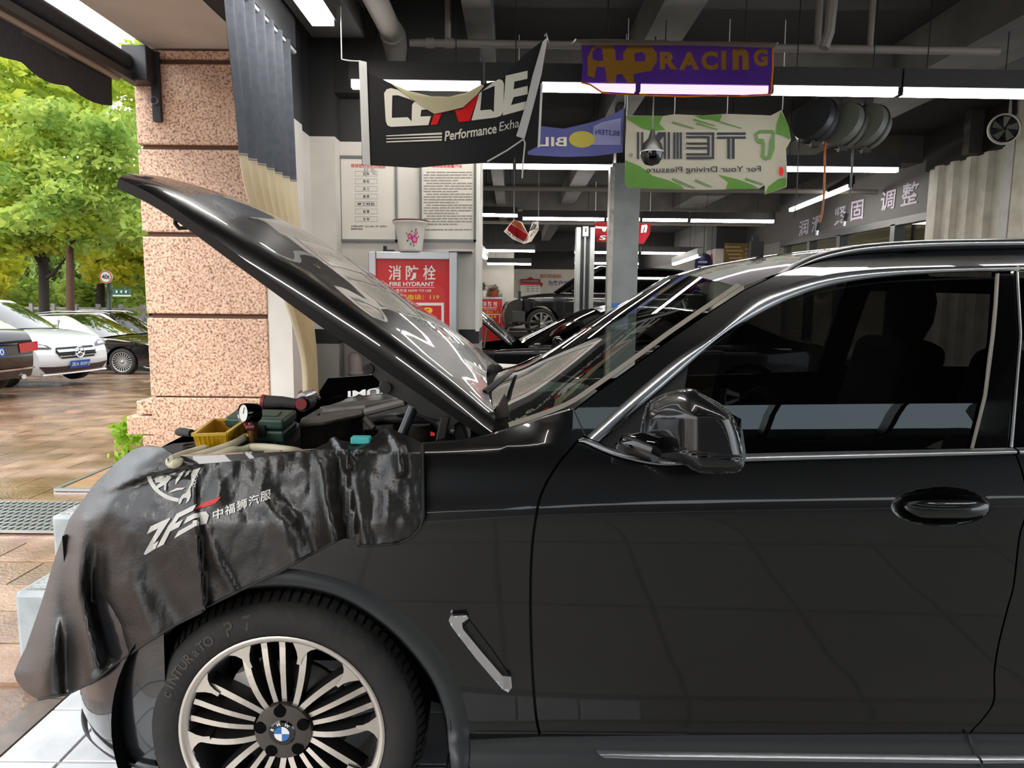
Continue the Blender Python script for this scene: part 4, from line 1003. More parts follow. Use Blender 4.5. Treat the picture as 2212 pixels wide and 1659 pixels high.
# yellow parts basket
YEL = mat('yellow_plastic', '#d6a50c', .45, noise=(20, '#8a6a12', .52, .75))
bk = thing('parts_basket', 'yellow plastic parts basket with ribbed sides on the open engine bay', 'basket', base(478, 950, 1.0))
A, B_, C_, D_ = (base(*p, z=1.07) for p in ((417, 940), (461, 907), (536, 904), (489, 937)))
cen = (A+B_+C_+D_)/4; lo = [cen+(q-cen)*.86-Vector((0, 0, .052)) for q in (A, B_, C_, D_)]; hi = [A, B_, C_, D_]
MB().add(lo, [(0, 1, 2, 3)]).build('bottom', YEL, bk, solid=.004)
for i in range(4):
    j = (i+1) % 4
    MB().add([lo[i], lo[j], hi[j], hi[i]], [(0, 1, 2, 3)]).build('side_wall', YEL, bk, solid=.004)
    MB().bar(hi[i], hi[j], .010, .007).build('rim', mat('pale_yellow_rim', '#e0bb4d', .4), bk)
    for k in range(1, 7):
        t = k/7; n_ = ((hi[j]-hi[i]).cross(Vector((0, 0, 1)))).normalized(); n_ = n_ if n_.dot(lo[i]-cen) > 0 else -n_
        MB().bar(lo[i].lerp(lo[j], t)+n_*.003, hi[i].lerp(hi[j], t)+n_*.003, .005, .004).build('rib', YEL, bk)
# green tool case
GRN = mat('dark_green_plastic', '#2f5143', .5, noise=(6, '#25423a', .4, .7))
gc = [base(*p, z=1.075) for p in ((482, 903), (612, 907), (641, 885), (512, 882))]
tc_ = thing('tool_case', 'dark green plastic tool case lying shut beneath the cordless wrench', 'case', (gc[0]+gc[1]+gc[2]+gc[3])/4-Vector((0, 0, .075)))
MB().prism(gc, (0, 0, -.033)).build('lid', GRN, tc_, bevel=.008); MB().prism([q-Vector((0, 0, .036)) for q in gc], (0, 0, -.04)).build('base', GRN, tc_, bevel=.008)
MB().prism([gc[0].lerp(gc[2], .0)+(gc[1]-gc[0])*u+(gc[3]-gc[0])*v for u, v in ((.25, .3), (.85, .3), (.85, .75), (.25, .75))], (0, 0, .004)).build('lid_panel', GRN, tc_, bevel=.002)
MB().box(gc[0].lerp(gc[1], .52)+Vector((0, -.004, -.036)), (.07, .012, .035)).build('latch', MBLK, tc_)
# cordless wrench lying on the case
wr_ = thing('impact_wrench', 'cordless impact wrench with red and black body lying on the green case', 'power tool', at(630, 880, 2.72))
RED2 = mat('worn_red_plastic', '#8f2f33', .5); GR2 = mat('grey_rubber_grip', '#3c3937', .8)
Yw = 2.72
MB().tube([at(572, 868, Yw), at(610, 868, Yw), at(640, 872, Yw)], [.026, .022, .02], 12).build('grip', GR2, wr_, smooth=True)
MB().tube([at(566, 867, Yw), at(573, 868, Yw)], [.028, .028], 12).build('battery_foot', RED2, wr_, smooth=True)
MB().tube([at(650, 873, Yw-.04), at(652, 872, Yw-.02)], .022, 16).build('rear_cap', RED2, wr_, smooth=True)
MB().tube([at(654, 873, Yw-.02), at(668, 866, Yw+.08)], [.030, .030], 14).build('motor_body', MBLK, wr_, smooth=True)
MB().tube([at(652, 860, Yw+.0), at(672, 852, Yw+.1), at(682, 856, Yw+.13)], [.020, .024, .014], 12).build('gear_case', SATIN, wr_, smooth=True)
MB().tube([at(682, 857, Yw+.12), at(690, 860, Yw+.14)], .008, 8).build('anvil', CHROME, wr_, smooth=True)
# pressure gauge on its brass manifold, with cream hose
BRASS = mat('tarnished_brass', '#8a6a3c', .4, .8)
gg = thing('pressure_gauge', 'round black pressure gauge on a brass manifold with red valves', 'gauge', at(547, 978, 2.02))
Yg = 2.02; g0 = at(527, 892, Yg); ax = Vector((-.62, -.76, .10)).normalized()
mt = ax.to_track_quat('Z', 'Y').to_matrix()
MB().lathe([(0, -.03), (.026, -.03), (.029, -.024), (.029, .014), (.027, .018), (.024, .016)], g0+Vector((.012, 0, 0)), 'Z', 28, mtx=mt).build('case', GLOSSB, gg, smooth=True)
MB().lathe([(0, .0145), (.0245, .0145)], g0+Vector((.012, 0, 0)), 'Z', 28, mtx=mt).build('dial', WHITEP, gg)
MB().bar(g0+Vector((.012, 0, 0))+mt@Vector((0, -.002, .0152)), g0+Vector((.012, 0, 0))+mt@Vector((.004, .017, .0152)), .002, .001).build('needle', BLACKP, gg)
MB().tube([at(541, 908, Yg), at(543, 935, Yg), at(545, 978, Yg)], [.008, .011, .008], 10).build('stem', BRASS, gg, smooth=True)
MB().tube([at(552, 906, Yg+.02), at(551, 950, Yg+.02)], .008, 8).build('side_tube', BRASS, gg, smooth=True)
MB().tube([at(533, 924, Yg), at(552, 922, Yg)], [.013, .013], 10).build('valve_body', mat('dark_red_valve', '#5e1517', .4), gg, smooth=True)
MB().tube([at(528, 917, Yg), at(534, 917, Yg)], .006, 8).build('valve_knob', REDP, gg, smooth=True)
MB().tube([at(527, 945, Yg), at(543, 940, Yg)], [.011, .009], 10).build('hose_tail', BRASS, gg, smooth=True)
MB().tube([at(540, 955, Yg), at(530, 968, Yg), at(522, 976, Yg)], .004, 6).build('valve_lever', RED2, gg, smooth=True)
MB().lathe([(0, .004), (.024, .002), (.026, -.006)], at(545, 979, Yg), 'Z', 18).build('foot', MBLK, gg, smooth=True)
CREAM = mat('cream_rubber_hose', '#c9c3a8', .5)
h1 = [at(x, y, Y) for x, y, Y in ((527, 946, 2.01), (500, 962, 1.98), (450, 978, 1.93), (395, 994, 1.90), (376, 1001, 1.885), (372, 1000, 1.90), (378, 993, 1.94), (420, 977, 1.99), (470, 962, 2.03), (505, 950, 2.06))]
_cp = [tuple(map(float, p)) for p in cov]
def fore(px, py, Y): 
    return at(px, py, min(Y, LCover(px, py).y-.016)) if inpoly(np.array([[px, py-6.]]), _cp)[0] or inpoly(np.array([[px, py+8.]]), _cp)[0] else at(px, py, Y)
h1 = [fore(x, y, Y) for x, y, Y in ((527, 946, 2.01), (500, 960, 1.96), (450, 977, 1.90), (405, 990, 1.84), (384, 999, 1.80), (374, 1003, 1.80), (367, 998, 1.80), (376, 990, 1.83), (402, 980, 1.88), (440, 968, 1.94), (480, 956, 2.0), (510, 946, 2.05))]
h1 = smoothline([tuple(p) for p in h1], 5)
ho = MB().tube(h1, .0105, 10).build('rubber_hose', CREAM, None, smooth='all'); tag(ho, 'doubled cream rubber hose running from the brass manifold', 'hose')
h2 = smoothline([tuple(fore(x, y, Y)) for x, y, Y in ((440, 992, 1.88), (470, 984, 1.90), (500, 974, 1.93), (525, 973, 1.96), (545, 967, 1.98), (580, 968, 1.95), (615, 972, 1.92))]+[tuple(at(640, 976, 1.93)), tuple(at(665, 986, 1.97))], 5)
ho = MB().tube(h2, .0125, 10).build('rubber_hose', CREAM, None, smooth='all'); tag(ho, 'cream rubber hose lying across the wing behind the gauge', 'hose')
q = atz(413, 978, 1.0)
cp = thing('oil_cap', 'black ribbed plastic cap lying upside down on the front panel', 'cap', q)
MB().lathe([(.0, .004), (.02, .004), (.022, .024), (.026, .024), (.026, 0), (0, 0)], q, 'Z', 22).build('shell', MBLK, cp, smooth=True)
MB().lathe([(0, .019), (.018, .019)], q, 'Z', 18).build('seal', SATIN, cp)
hd = thing('hand_tool', 'hand tool with dark handle lying beside the yellow basket', 'tool', at(400, 938, 2.32))
MB().tube([at(384, 933, 2.36), at(392, 933, 2.35), at(414, 936, 2.32)], [.012, .015, .013], 10).build('handle', GR2, hd, smooth=True)
MB().tube([at(414, 936, 2.32), at(436, 944, 2.28)], .006, 8).build('shaft', SATIN, hd, smooth=True)
tq = MB().box(LCover(779, 958)+Vector((0, .006, .008)), (.046, .03, .017)).build('clip', mat('turquoise_plastic', '#3fb4b0', .4), None, bevel=.003)
tag(tq, 'small turquoise plastic clip lying on the wing cover', 'clip')
tt_ = thing('tool_trolley', 'dark tool trolley standing beyond the far wing under the white box', 'trolley', (-.1, 3.85, 0))
bx('cabinet', (-.25, 3.72, .1), (.12, 4.1, at(1064, 812, 3.75).z), mat('dark_trolley', '#2a2b2e', .5), tt_, bevel=.01)
for x_ in (-.2, .07):
    for y_ in (3.77, 4.05): MB().lathe([(0, -.02), (.05, -.02), (.05, .02), (0, .02)], (x_, y_, .05), 'Y', 12).build('castor', RUBBER, tt_)
wbx = thing('parts_box', 'white cardboard parts box standing behind the far bonnet corner', 'box', (0, 3.6, 1.0))
MB().prism([at(x, y, 3.75) for x, y in ((1058, 792), (1120, 795), (1120, 808), (1064, 812))], (0, .2, 0)).build('carton', mat('white_carton', '#d8d5d0', .7), wbx)
print2d('printed_oval', [disc2(0, 0, 1, 1, 18)], lambda u, v: at(1064+4*u, 807-1.6*v, 3.745), NAVYP, wbx)
# ================================================================== generic cars (built in their own coordinates: +x nose, +y left, z up)
GWIN = glassmat('dark_car_glass', (.10, .12, .12), 1.52)
GWINL = glassmat('clear_car_glass', (.35, .42, .40), 1.52, boost=3.0)
RIMM = mat('silver_rim', '#a9a8a6', .3, .8)
LAMPG = mat('headlamp_lens', '#c9d2d6', .08, .6)
TAILR = mat('tail_lamp_red', '#b30d12', .2, coat=.5)
PLATEB = mat('plate_blue', '#1c55ae', .4)
def gwheel(parent, x, y, s, R, spokes=10, rimr=.70, dark=False, name='wheel'):
    w = bpy.data.objects.new(name, None); COL.objects.link(w); w.parent = parent
    Yo = s*y; c = (x, 0, R)
    pr = [(R*.70, -.10), (R*.74, .0), (R*.86, .012), (R*.96, -.004), (R, -.04), (R, -.2), (R*.9, -.23), (R*.6, -.23)]
    MB().lathe([(r, Yo+s*h) for r, h in pr], c, 'Y', 32).build('tyre', RUBBER, w, smooth='all')
    MB().lathe([(R*.74, Yo+s*.004), (R*.715, Yo+s*.006), (R*.68, Yo-s*.02), (R*.66, Yo-s*.16)], c, 'Y', 32).build('rim', RIMM, w, smooth='all')
    MB().lathe([(0, Yo-s*.07), (R*.5, Yo-s*.07)], c, 'Y', 20).build('brake_disc', mat('dark_barrel'), w)
    sp = MB()
    for k in range(spokes):
        a = 2*PI*k/spokes+.3; d = .035*R if spokes > 12 else .07*R
        r0, r1 = R*.1, R*.71
        q = [(r0, -d*.8), (r1, -d*1.1), (r1, d*1.1), (r0, d*.8)]
        vs = [(x+r*math.cos(a)-t*math.sin(a), Yo-s*.002-s*.02*(1-r/R), R+r*math.sin(a)+t*math.cos(a)) for r, t in q]
        sp.add(vs+[(v[0], v[1]-s*.04, v[2]) for v in vs], [(0, 1, 2, 3), (0, 1, 5, 4), (2, 3, 7, 6), (4, 5, 6, 7)])
    so = sp.build('spokes', RIMM if not dark else mat('dark_grey_alloy'), w); so['kind'] = 'stuff'
    MB().lathe([(0, Yo+s*.0), (R*.13, Yo-s*.004), (R*.14, Yo-s*.05)], c, 'Y', 16).build('hub_cap', RIMM, w, smooth='all')
    return w
def gcar(name, label, spec, paint, loc, rz, glass=GWIN, hood_open=False, group=None, spokes=10, dark=False):
    root = thing(name, label, 'car', (0, 0, 0), group)
    hw, R = spec['hw'], spec['R']; xf, xr = spec['xf'], spec['xr']; low = spec['low']; gh = spec['gh']; ra = R+.06
    xs = [p[0] for p in low]; xmin, xmax = min(xs), max(xs); half = (xmax-xmin)/2; xc = (xmax+xmin)/2
    def HW(x, z):
        t = abs(x-xc)/half; y = hw*(1-.17*max(0, (t-.62)/.38)**2.2)
        y -= .05*max(0, (.38-z)/.2)**1.3 if z < .38 else 0
        y -= .05*max(0, (z-spec['shoulder'])/.15) if z > spec['shoulder'] else 0
        y += .012*math.exp(-((z-spec['shoulder']+.03)/.03)**2)
        return y
    lowd = smoothline(low, 4)
    bot = []
    def arch(xw): return [(xw+ra*math.cos(a), R*.98+ra*math.sin(a)) for a in np.linspace(-.25, PI+.25, 18)]
    zb = low[-1][1]; zr = low[0][1]; zs = spec.get('sill', .28)
    poly = list(lowd) + [p for p in arch(xf) if p[1] > zs-.05] + [p for p in arch(xr) if p[1] > zs-.05]
    body = bpy.data.objects.new('body', None); COL.objects.link(body); body.parent = root
    for s in (-1, 1):
        skin('body_side', poly, lambda x, z, s=s: Vector((x, s*HW(x, z), z)), paint, root, step=.09, lip=.04, lipv=(0, -s, 0), eps=.01, flip=(s > 0))
    bpy.data.objects.remove(body)
    rows = []
    n = len(lowd)
    for i, (x, z) in enumerate(lowd):
        a = lowd[max(0, i-1)]; b = lowd[min(n-1, i+1)]; tx, tz = b[0]-a[0], b[1]-a[1]; L = math.hypot(tx, tz) or 1
        nx, nz = -tz/L, tx/L            # outline runs rear-bottom, over the top, to the front-bottom
        e = abs(nx); bl = .035*(1-e)+.10*e
        rows.append([(x+nx*bl*(1-t*t), t*HW(x, z), z+nz*bl*(1-t*t)*(.8 if nz > .5 else .3)) for t in np.linspace(-1, 1, 13)])
    # leave the cabin open: cut the strip between the greenhouse feet
    g0, g1 = gh[0][0], gh[-1][0]
    hoodrow = [r for r, (x, z) in zip(rows, lowd) if x >= g1-.02 and z > .62]
    rear = [r for r, (x, z) in zip(rows, lowd) if x <= g0+.05]; front = [r for r, (x, z) in zip(rows, lowd) if x >= g1-.02]
    if len(rear) > 1: MB().grid(rear).build('tail_panel', paint, root, smooth='all')
    if hood_open:
        up = [r for r, (x, z) in zip(rows, lowd) if x >= g1-.02 and z > spec['hoodz']]; lo_ = [r for r, (x, z) in zip(rows, lowd) if x >= g1-.02 and z <= spec['hoodz']+.02]
        MB().grid(lo_).build('nose_panel', paint, root, smooth='all')
        hx, hz = up[0][6][0], up[0][6][2]-.03; ang = math.radians(hood_open); ho = MB()
        rr = [[(hx+(p[0]-hx)*math.cos(ang)-(p[2]-hz)*math.sin(ang), p[1]*.94, hz+(p[0]-hx)*math.sin(ang)+(p[2]-hz)*math.cos(ang)) for p in r] for r in up]
        MB().grid(rr).build('bonnet', paint, root, smooth='all', solid=.03)
        MB().box2((hx, -hw*.8, .45), (xmax-.25, hw*.8, .72)).build('engine', mat('dusty_black_plastic'), root, bevel=.03)
        MB().tube([(hx+.35, hw*.75, .85), (hx+.30, hw*.75, hz+.28)], .012, 6).build('bonnet_prop', SATIN, root)
    elif len(front) > 1: MB().grid(front).build('nose_panel', paint, root, smooth='all')
    # greenhouse
    ghd = smoothline(gh, 4); zmax = max(p[1] for p in gh); zbelt = min(gh[0][1], gh[-1][1])
    def GW(z): return hw-.055-(spec.get('tumble', .22))*max(0, (z-zbelt)/(zmax-zbelt))**1.15
    secs = {'g': [], 'r': []}; roof_i = [i for i, p in enumerate(ghd) if p[1] > zmax-.09]; i0, i1 = min(roof_i), max(roof_i)
    def strip(a, b, nm, mm):
        R_ = []
        for x, z in ghd[a:b+1]:
            sg = (1 if x > xc else -1)*(0.10 if not (a == i0) else .02)
            R_.append([(x+sg*(1-t*t), t*GW(z), z+.03*(1-t*t)) for t in np.linspace(-1, 1, 11)])
        MB().grid(R_).build(nm, mm, root, smooth='all')
    strip(0, i0, 'rear_screen', glass); strip(i0, i1, 'roof', paint); strip(i1, len(ghd)-1, 'windscreen', glass)
    gp = list(ghd)+[(gh[-1][0], zbelt-.03), (gh[0][0], zbelt-.03)]
    A = np.array(ghd); cx, cz_ = A.mean(0)
    for s in (-1, 1):
        fr = skin('window_frame', gp, lambda x, z, s=s: Vector((x, s*GW(z), z)), paint, root, step=.12, eps=.01, flip=(s > 0))
        xb = spec['post']
        ins = [(cx+(x-cx)*.93, zbelt+.02+(z-zbelt)*.90) for x, z in ghd]
        for half_ in ('front', 'rear'):
            q = [(max(x, xb+.04), z) if half_ == 'front' else (min(x, xb-.04), z) for x, z in ins]
            pl = []
            for p in q:
                if not pl or math.hypot(p[0]-pl[-1][0], p[1]-pl[-1][1]) > .01: pl.append(p)
            if half_ == 'front': pl = [(xb+.04, zbelt+.02)]+pl
            else: pl = pl+[(xb-.04, zbelt+.02)]
            # dedupe collinear duplicates
            skin('side_window', pl, lambda x, z, s=s: Vector((x, s*(GW(z)+.006), z)), glass, root, step=.2, eps=.01, flip=(s > 0))
        MB().bar((xb, s*(GW(zbelt)+.01), zbelt), (xb-.03, s*(GW(zmax-.1)+.012), zmax-.1), .05, .02).build('door_post', GLOSSB, root)
        MB().bar((gh[0][0]+.1, s*(hw-.035), zbelt+.0), (gh[-1][0]-.1, s*(hw-.035), zbelt-.005), .012, .018).build('waist_trim', CHROME if spec.get('chrome', True) else GLOSSB, root)
        mx = gh[-1][0]-.32; my = s*(hw+.09)
        MB().lathe([(0, -.1), (.05, -.09), (.075, -.02), (.07, .07), (0, .10)], (mx, my, zbelt+.06), 'Y', 14, mtx=Matrix.Diagonal((.9, 1, .9))).build('door_mirror', paint, root, smooth='all')
        MB().bar((mx, s*(hw-.05), zbelt), (mx, my, zbelt+.03), .03).build('mirror_arm', GLOSSB, root)
        for xd in (xb-.12, xb+.95): MB().bar((xd-.09, s*(HW(xd, spec['shoulder']-.04)+.014), spec['shoulder']-.04), (xd+.09, s*(HW(xd, spec['shoulder']-.04)+.014), spec['shoulder']-.04), .018, .022).build('door_handle', paint, root)
        for xw in (xf, xr): gwheel(root, xw, hw-.02, s, R, spokes, dark=dark, name='front_wheel' if xw == xf else 'rear_wheel')
        for xw in (xf, xr): MB().lathe([(ra-.01, s*(hw-.03)), (ra-.01, s*(hw-.35))], (xw, 0, R), 'Y', 24, -.2, PI+.2).build('wheel_housing', mat('black_liner'), root)
        MB().box2((xr+ra-.03, s*(hw-.1), zs-.09), (xf-ra+.03, s*(hw-.02), zs)).build('sill', CLAD, root, bevel=.015)
    MB().box2((xr-.2, -hw+.25, .25), (xf+.2, hw-.25, .45)).box2((gh[0][0]+.2, -hw+.3, .45), (gh[-1][0]-.2, hw-.3, zbelt-.15)).build('cabin', DARKIN, root)
    for s in (-.38, .38):
        st = MB().box((xb-.25, s, zbelt-.05), (.14, .46, .55)).build('seat', DARKIN, root, bevel=.04)
        MB().box((xb-.3, s, zbelt+.26), (.09, .26, .17)).build('headrest', DARKIN, st, bevel=.03)
    def noseX(y, z):
        best = None
        for (x0, z0), (x1, z1) in zip(lowd[:-1], lowd[1:]):
            if x0 > xc and min(z0, z1) <= z <= max(z0, z1) and z0 != z1: best = x0+(x1-x0)*(z-z0)/(z1-z0)
        best = best if best is not None else xmax
        return best+.10*(1-min(1, abs(y)/HW(best, z))**2)
    def tailX(y, z):
        best = None
        for (x0, z0), (x1, z1) in zip(lowd[:-1], lowd[1:]):
            if x0 < xc and min(z0, z1) <= z <= max(z0, z1) and z0 != z1: best = x0+(x1-x0)*(z-z0)/(z1-z0); break
        best = best if best is not None else xmin
        return best-.10*(1-min(1, abs(y)/HW(best, z))**2)
    root['_'] = 0; del root['_']
    return root, HW, noseX, tailX
def facepanel(name, pts, fx, off, m, parent, step=.06, th=.0, sgn=1):
    return skin(name, pts, lambda y, z: Vector((fx(y, z)+off*sgn, y, z)), m, parent, step=step, eps=.01, flip=(sgn < 0))
def place(root, loc, rz): root.location = loc; root.rotation_euler = (0, 0, rz)
SEDAN = dict(hw=.92, R=.335, xf=1.50, xr=-1.43, sill=.26, shoulder=.86, post=-.12, tumble=.24, hoodz=.66,
             low=[(-2.33, .28), (-2.42, .55), (-2.40, .82), (-2.28, .98), (-1.9, 1.0), (-.5, .96), (.95, .93), (1.6, .87), (2.1, .77), (2.30, .66), (2.38, .45), (2.33, .22)],
             gh=[(-2.05, .99), (-1.45, 1.30), (-.9, 1.42), (-.2, 1.45), (.2, 1.40), (1.02, .94)])
SUV = dict(hw=.95, R=.37, xf=1.47, xr=-1.44, sill=.36, shoulder=.98, post=-.1, tumble=.20, hoodz=.8,
           low=[(-2.30, .40), (-2.40, .72), (-2.36, 1.0), (-2.26, 1.12), (-.5, 1.10), (.95, 1.08), (1.6, 1.03), (2.08, .93), (2.26, .80), (2.34, .55), (2.28, .28)],
           gh=[(-2.26, 1.13), (-1.98, 1.50), (-1.75, 1.66), (-.2, 1.71), (.2, 1.66), (1.05, 1.09)])
COUPE = dict(SEDAN, shoulder=.82, low=[(x, z*.94) for x, z in SEDAN['low']], gh=[(-2.0, .93), (-1.35, 1.20), (-.85, 1.29), (-.2, 1.315), (.2, 1.27), (1.02, .885)])
GLA = dict(SUV, hw=.90, R=.345, sill=.3, shoulder=.9, low=[(-2.0, .36), (-2.12, .65), (-2.08, .95), (-1.98, 1.04), (-.5, 1.02), (.85, .99), (1.5, .93), (1.95, .82), (2.10, .68), (2.16, .48), (2.10, .24)],
           gh=[(-2.0, 1.05), (-1.7, 1.35), (-1.3, 1.47), (-.2, 1.53), (.15, 1.48), (.95, 1.0)], xf=1.35, xr=-1.35, post=-.15)
for xw_ in (hub.x, hub.x+2.864): gwheel(car, xw_, YC+.90, 1, .356, 10, name='front_wheel' if xw_ < 0 else 'rear_wheel')
BPAINT = mat('gloss_black_paint', '#08080a', .2, coat=1)
# car with open bonnet behind the broad lift post
r_, HW_, nx_, tx_ = gcar('car', 'black saloon with its bonnet up behind the broad grey lift post', COUPE, BPAINT, None, 0, hood_open=47)
place(r_, (1.20, 8.75, .02), PI)
# raised off-roader on the far lift
r_, HW_, nx_, tx_ = gcar('car', 'black off-roader raised on the far lift before the lettered wall', SUV, BPAINT, None, 0, spokes=10)
for s in (-1, 1):
    facepanel('headlamp', [(s*.52, .80), (s*.86, .82), (s*.84, .92), (s*.6, .90)], nx_, .012, LAMPG, r_)
facepanel('grille', [(-.4, .66), (.4, .66), (.42, .88), (-.42, .88)], nx_, .012, SATIN, r_)
place(r_, (2.14, 17.45, .45), PI)
# ================================================================== things in the shop
def pxlift(Yf):
    return lambda u, v: at(u, -v, Yf(u, -v) if callable(Yf) else Yf)
def nv(L, ox=0, oy=0, k=1): return [(ox+k*x, -(oy+k*y)) for x, y in L]
def cloth(name, poly, Yf, m, parent, step=9, solid=.0):
    return skin(name, poly, lambda x, y: at(x, y, Yf(x, y)), m, parent, step=step, eps=2)
def qtext(s, quad, **k):
    """text fitted to a pixel quad tl,tr,br,bl"""
    V, Fc = fittext(s, 0, 1, 0, 1, **k); tl, tr, br, bl = [np.array(q, float) for q in quad]; out = []
    for x, y in V:
        p = (bl*(1-x)+br*x)*(1-y)+(tl*(1-x)+tr*x)*y; out.append((p[0], -p[1]))
    return out, Fc
# ---- sagging black banner
BKC = clothmat('black_banner_cloth', '#1d1d1e', .06); CRM = clothmat('cream_banner_back', '#cfc7a2', .5); WST = clothmat('white_webbing', '#c4c3bf', .25)
Ybb = 4.35
def YB(x, y): return Ybb + .02*math.sin((x-780)*.02) + .00012*max(0, y-150)*math.sin(x*.011) + .06*((x-970)/200)**2
bb = thing('banner', 'sagging black exhaust banner with white and red lettering and white webbing ends', 'banner', at(970, 360, Ybb))
main = [(776, 132), (790, 136), (797, 158), (841, 178), (885, 197), (932, 208), (970, 209), (1008, 200), (1040, 182), (1084, 172), (1130, 120), (1172, 88), (1181, 80), (1172, 170), (1168, 240), (1164, 315), (1150, 322), (1135, 330), (1090, 348), (1050, 352), (960, 357), (900, 363), (850, 360), (800, 357), (782, 357)]
cloth('cloth', main, YB, BKC, bb)
cloth('folded_edge', [(841, 178), (885, 197), (932, 208), (970, 209), (1008, 200), (1040, 182), (1046, 185), (1030, 205), (1000, 232), (975, 238), (938, 246), (915, 232), (893, 216), (865, 196)], lambda x, y: YB(x, y)-.03+.0004*abs(y-205), CRM, bb)
k9 = .18987; o9 = (780, 60)
def c9(L): return [(o9[0]+k9*x, -(o9[1]+k9*y)) for x, y in L]
WPB = clothmat('white_banner_print', '#d8d3c4', .25); RPB = clothmat('red_banner_print', '#d2201f', .3)
pl9 = pxlift(lambda x, y: YB(x, y)-.006)
for pl in ([(262, 745), (290, 700), (340, 687), (420, 705), (520, 765), (600, 835), (560, 815), (420, 768), (355, 770), (350, 1025), (530, 1018), (575, 1065), (578, 1116), (340, 1128), (300, 1110), (280, 1060)],
           [(578, 1116), (575, 1065), (580, 880), (605, 842), (660, 850), (720, 900), (790, 925), (685, 935), (675, 1010), (795, 1005), (765, 1107)],
           [(1645, 545), (1895, 488), (1892, 580), (1745, 612), (1735, 700), (1895, 660), (1895, 755), (1735, 790), (1705, 880), (1880, 835), (1860, 930), (1612, 998)]):
    print2d('printed_letter', [poly2(c9(pl))], pl9, WPB, bb, cut=(12, 12))
P9, T9, _q = fill([(x, y) for x, y in c9([(1345, 745), (1500, 620), (1570, 585), (1610, 600), (1625, 640), (1620, 950), (1590, 1000), (1540, 1020), (1255, 1055)])], 12, holes=[c9([(1375, 720), (1520, 660), (1510, 960), (1475, 930), (1355, 940)])])
print2d('printed_letter', [(P9, T9)], pl9, WPB, bb)
print2d('printed_letter', [poly2(c9([(790, 1105), (832, 985), (1150, 925), (1330, 755), (1340, 760), (1235, 1060), (1110, 1072), (1070, 945), (925, 958), (865, 1100)]))], pl9, RPB, bb, cut=(12, 12))
for a, b, c_, d in ((1225, 1195, 10, 24), (1258, 1235, 10, 20), (1293, 1268, 12, 20)):
    print2d('printed_line', [poly2(c9([(285, a), (920, b-4), (920, b+d-4), (290, a+c_)]))], pl9, WPB, bb, cut=(20, 20))
print2d('printed_words', [qtext('Performance', [(o9[0]+k9*x, o9[1]+k9*y) for x, y in ((960, 1175), (1545, 1085), (1540, 1200), (950, 1290))], bold=.02), qtext('Exha', [(o9[0]+k9*x, o9[1]+k9*y) for x, y in ((1580, 1075), (1805, 1030), (1795, 1130), (1572, 1178))])], pl9, WPB, bb)['kind'] = 'stuff'
cloth('webbing', [(775, 130), (792, 134), (796, 250), (800, 357), (783, 356), (779, 250)], lambda x, y: YB(x, y)-.012, WST, bb)
cloth('webbing', [(1172, 90), (1183, 80), (1170, 160), (1152, 230), (1133, 300), (1115, 294), (1136, 225), (1150, 165)], lambda x, y: YB(x, y)-.02, WST, bb)
cloth('webbing', [(1168, 180), (1173, 180), (1166, 318), (1161, 318)], lambda x, y: YB(x, y)-.004, WST, bb)
for L in ([(1130, 301), (1095, 325), (1053, 349)], [(1131, 301), (1134, 310), (1130, 350), (1128, 385)], [(790, 357), (786, 372), (789, 380), (795, 360)], [(800, 357), (806, 376), (812, 378), (806, 362)]):
    MB().tube([at(x, y, YB(x, y)-.02) for x, y in L], .005, 5).build('tie', WST, bb)
for L in ([(776, 132), (755, 131), (738, 128)], [(1181, 80), (1180, 72), (1176, 78)]):
    MB().tube([at(x, y, Ybb) for x, y in L], .004, 5).build('tie', WST, bb)
MB().tube([at(738, 128, Ybb), (at(738, 128, Ybb).x, Ybb, 3.13)], .004, 5).build('tie', WST, bb)
MB().tube([at(1180, 74, Ybb), (at(1180, 74, Ybb).x+.05, 5.07, 3.17)], .004, 5).build('tie', WST, bb)
# ---- purple racing banner
PUR = clothmat('purple_banner_cloth', '#2c1550', .5, see=(.12, '#b98ae0')); YEB = clothmat('yellow_banner_print', '#8f6b1e', .4, see=(.12, '#e0b060')); ORT = clothmat('orange_trim', '#d98324', .4)
k8 = .208; o8 = (1240, 70)
def c8(L): return [(o8[0]+k8*x, -(o8[1]+k8*y)) for x, y in L]
def YA(x, y): return 4.62 + .02*math.sin(x*.018) + .0005*max(0, y-100)*math.sin(x*.03+1)
ab = thing('banner', 'purple banner with yellow racing lettering and orange trim lit from behind', 'banner', at(1465, 205, 4.62))
pol = [(x, -y) for x, y in c8([(75, 130), (600, 128), (1200, 135), (2060, 158), (2065, 400), (2045, 645), (1750, 660), (1450, 655), (1150, 665), (700, 650), (290, 625), (170, 545), (75, 520), (90, 330)])]
cloth('cloth', pol, YA, PUR, ab)
lp8 = pxlift(lambda x, y: YA(x, y)-.006)
PA, TA, _q = fill(c8([(140, 260), (190, 150), (250, 136), (400, 136), (430, 200), (435, 290), (510, 290), (510, 220), (560, 138), (800, 138), (860, 220), (860, 300), (800, 400), (620, 430), (625, 530), (560, 530), (520, 470), (500, 430), (440, 440), (435, 520), (340, 530), (320, 360), (235, 355), (210, 475), (140, 450)]), 12, holes=[c8([(190, 200), (230, 162), (290, 165), (305, 290), (260, 300), (195, 280)]), c8([(630, 220), (700, 200), (740, 230), (740, 300), (630, 300)])])
print2d('printed_letter', [(PA, TA)], lp8, YEB, ab)
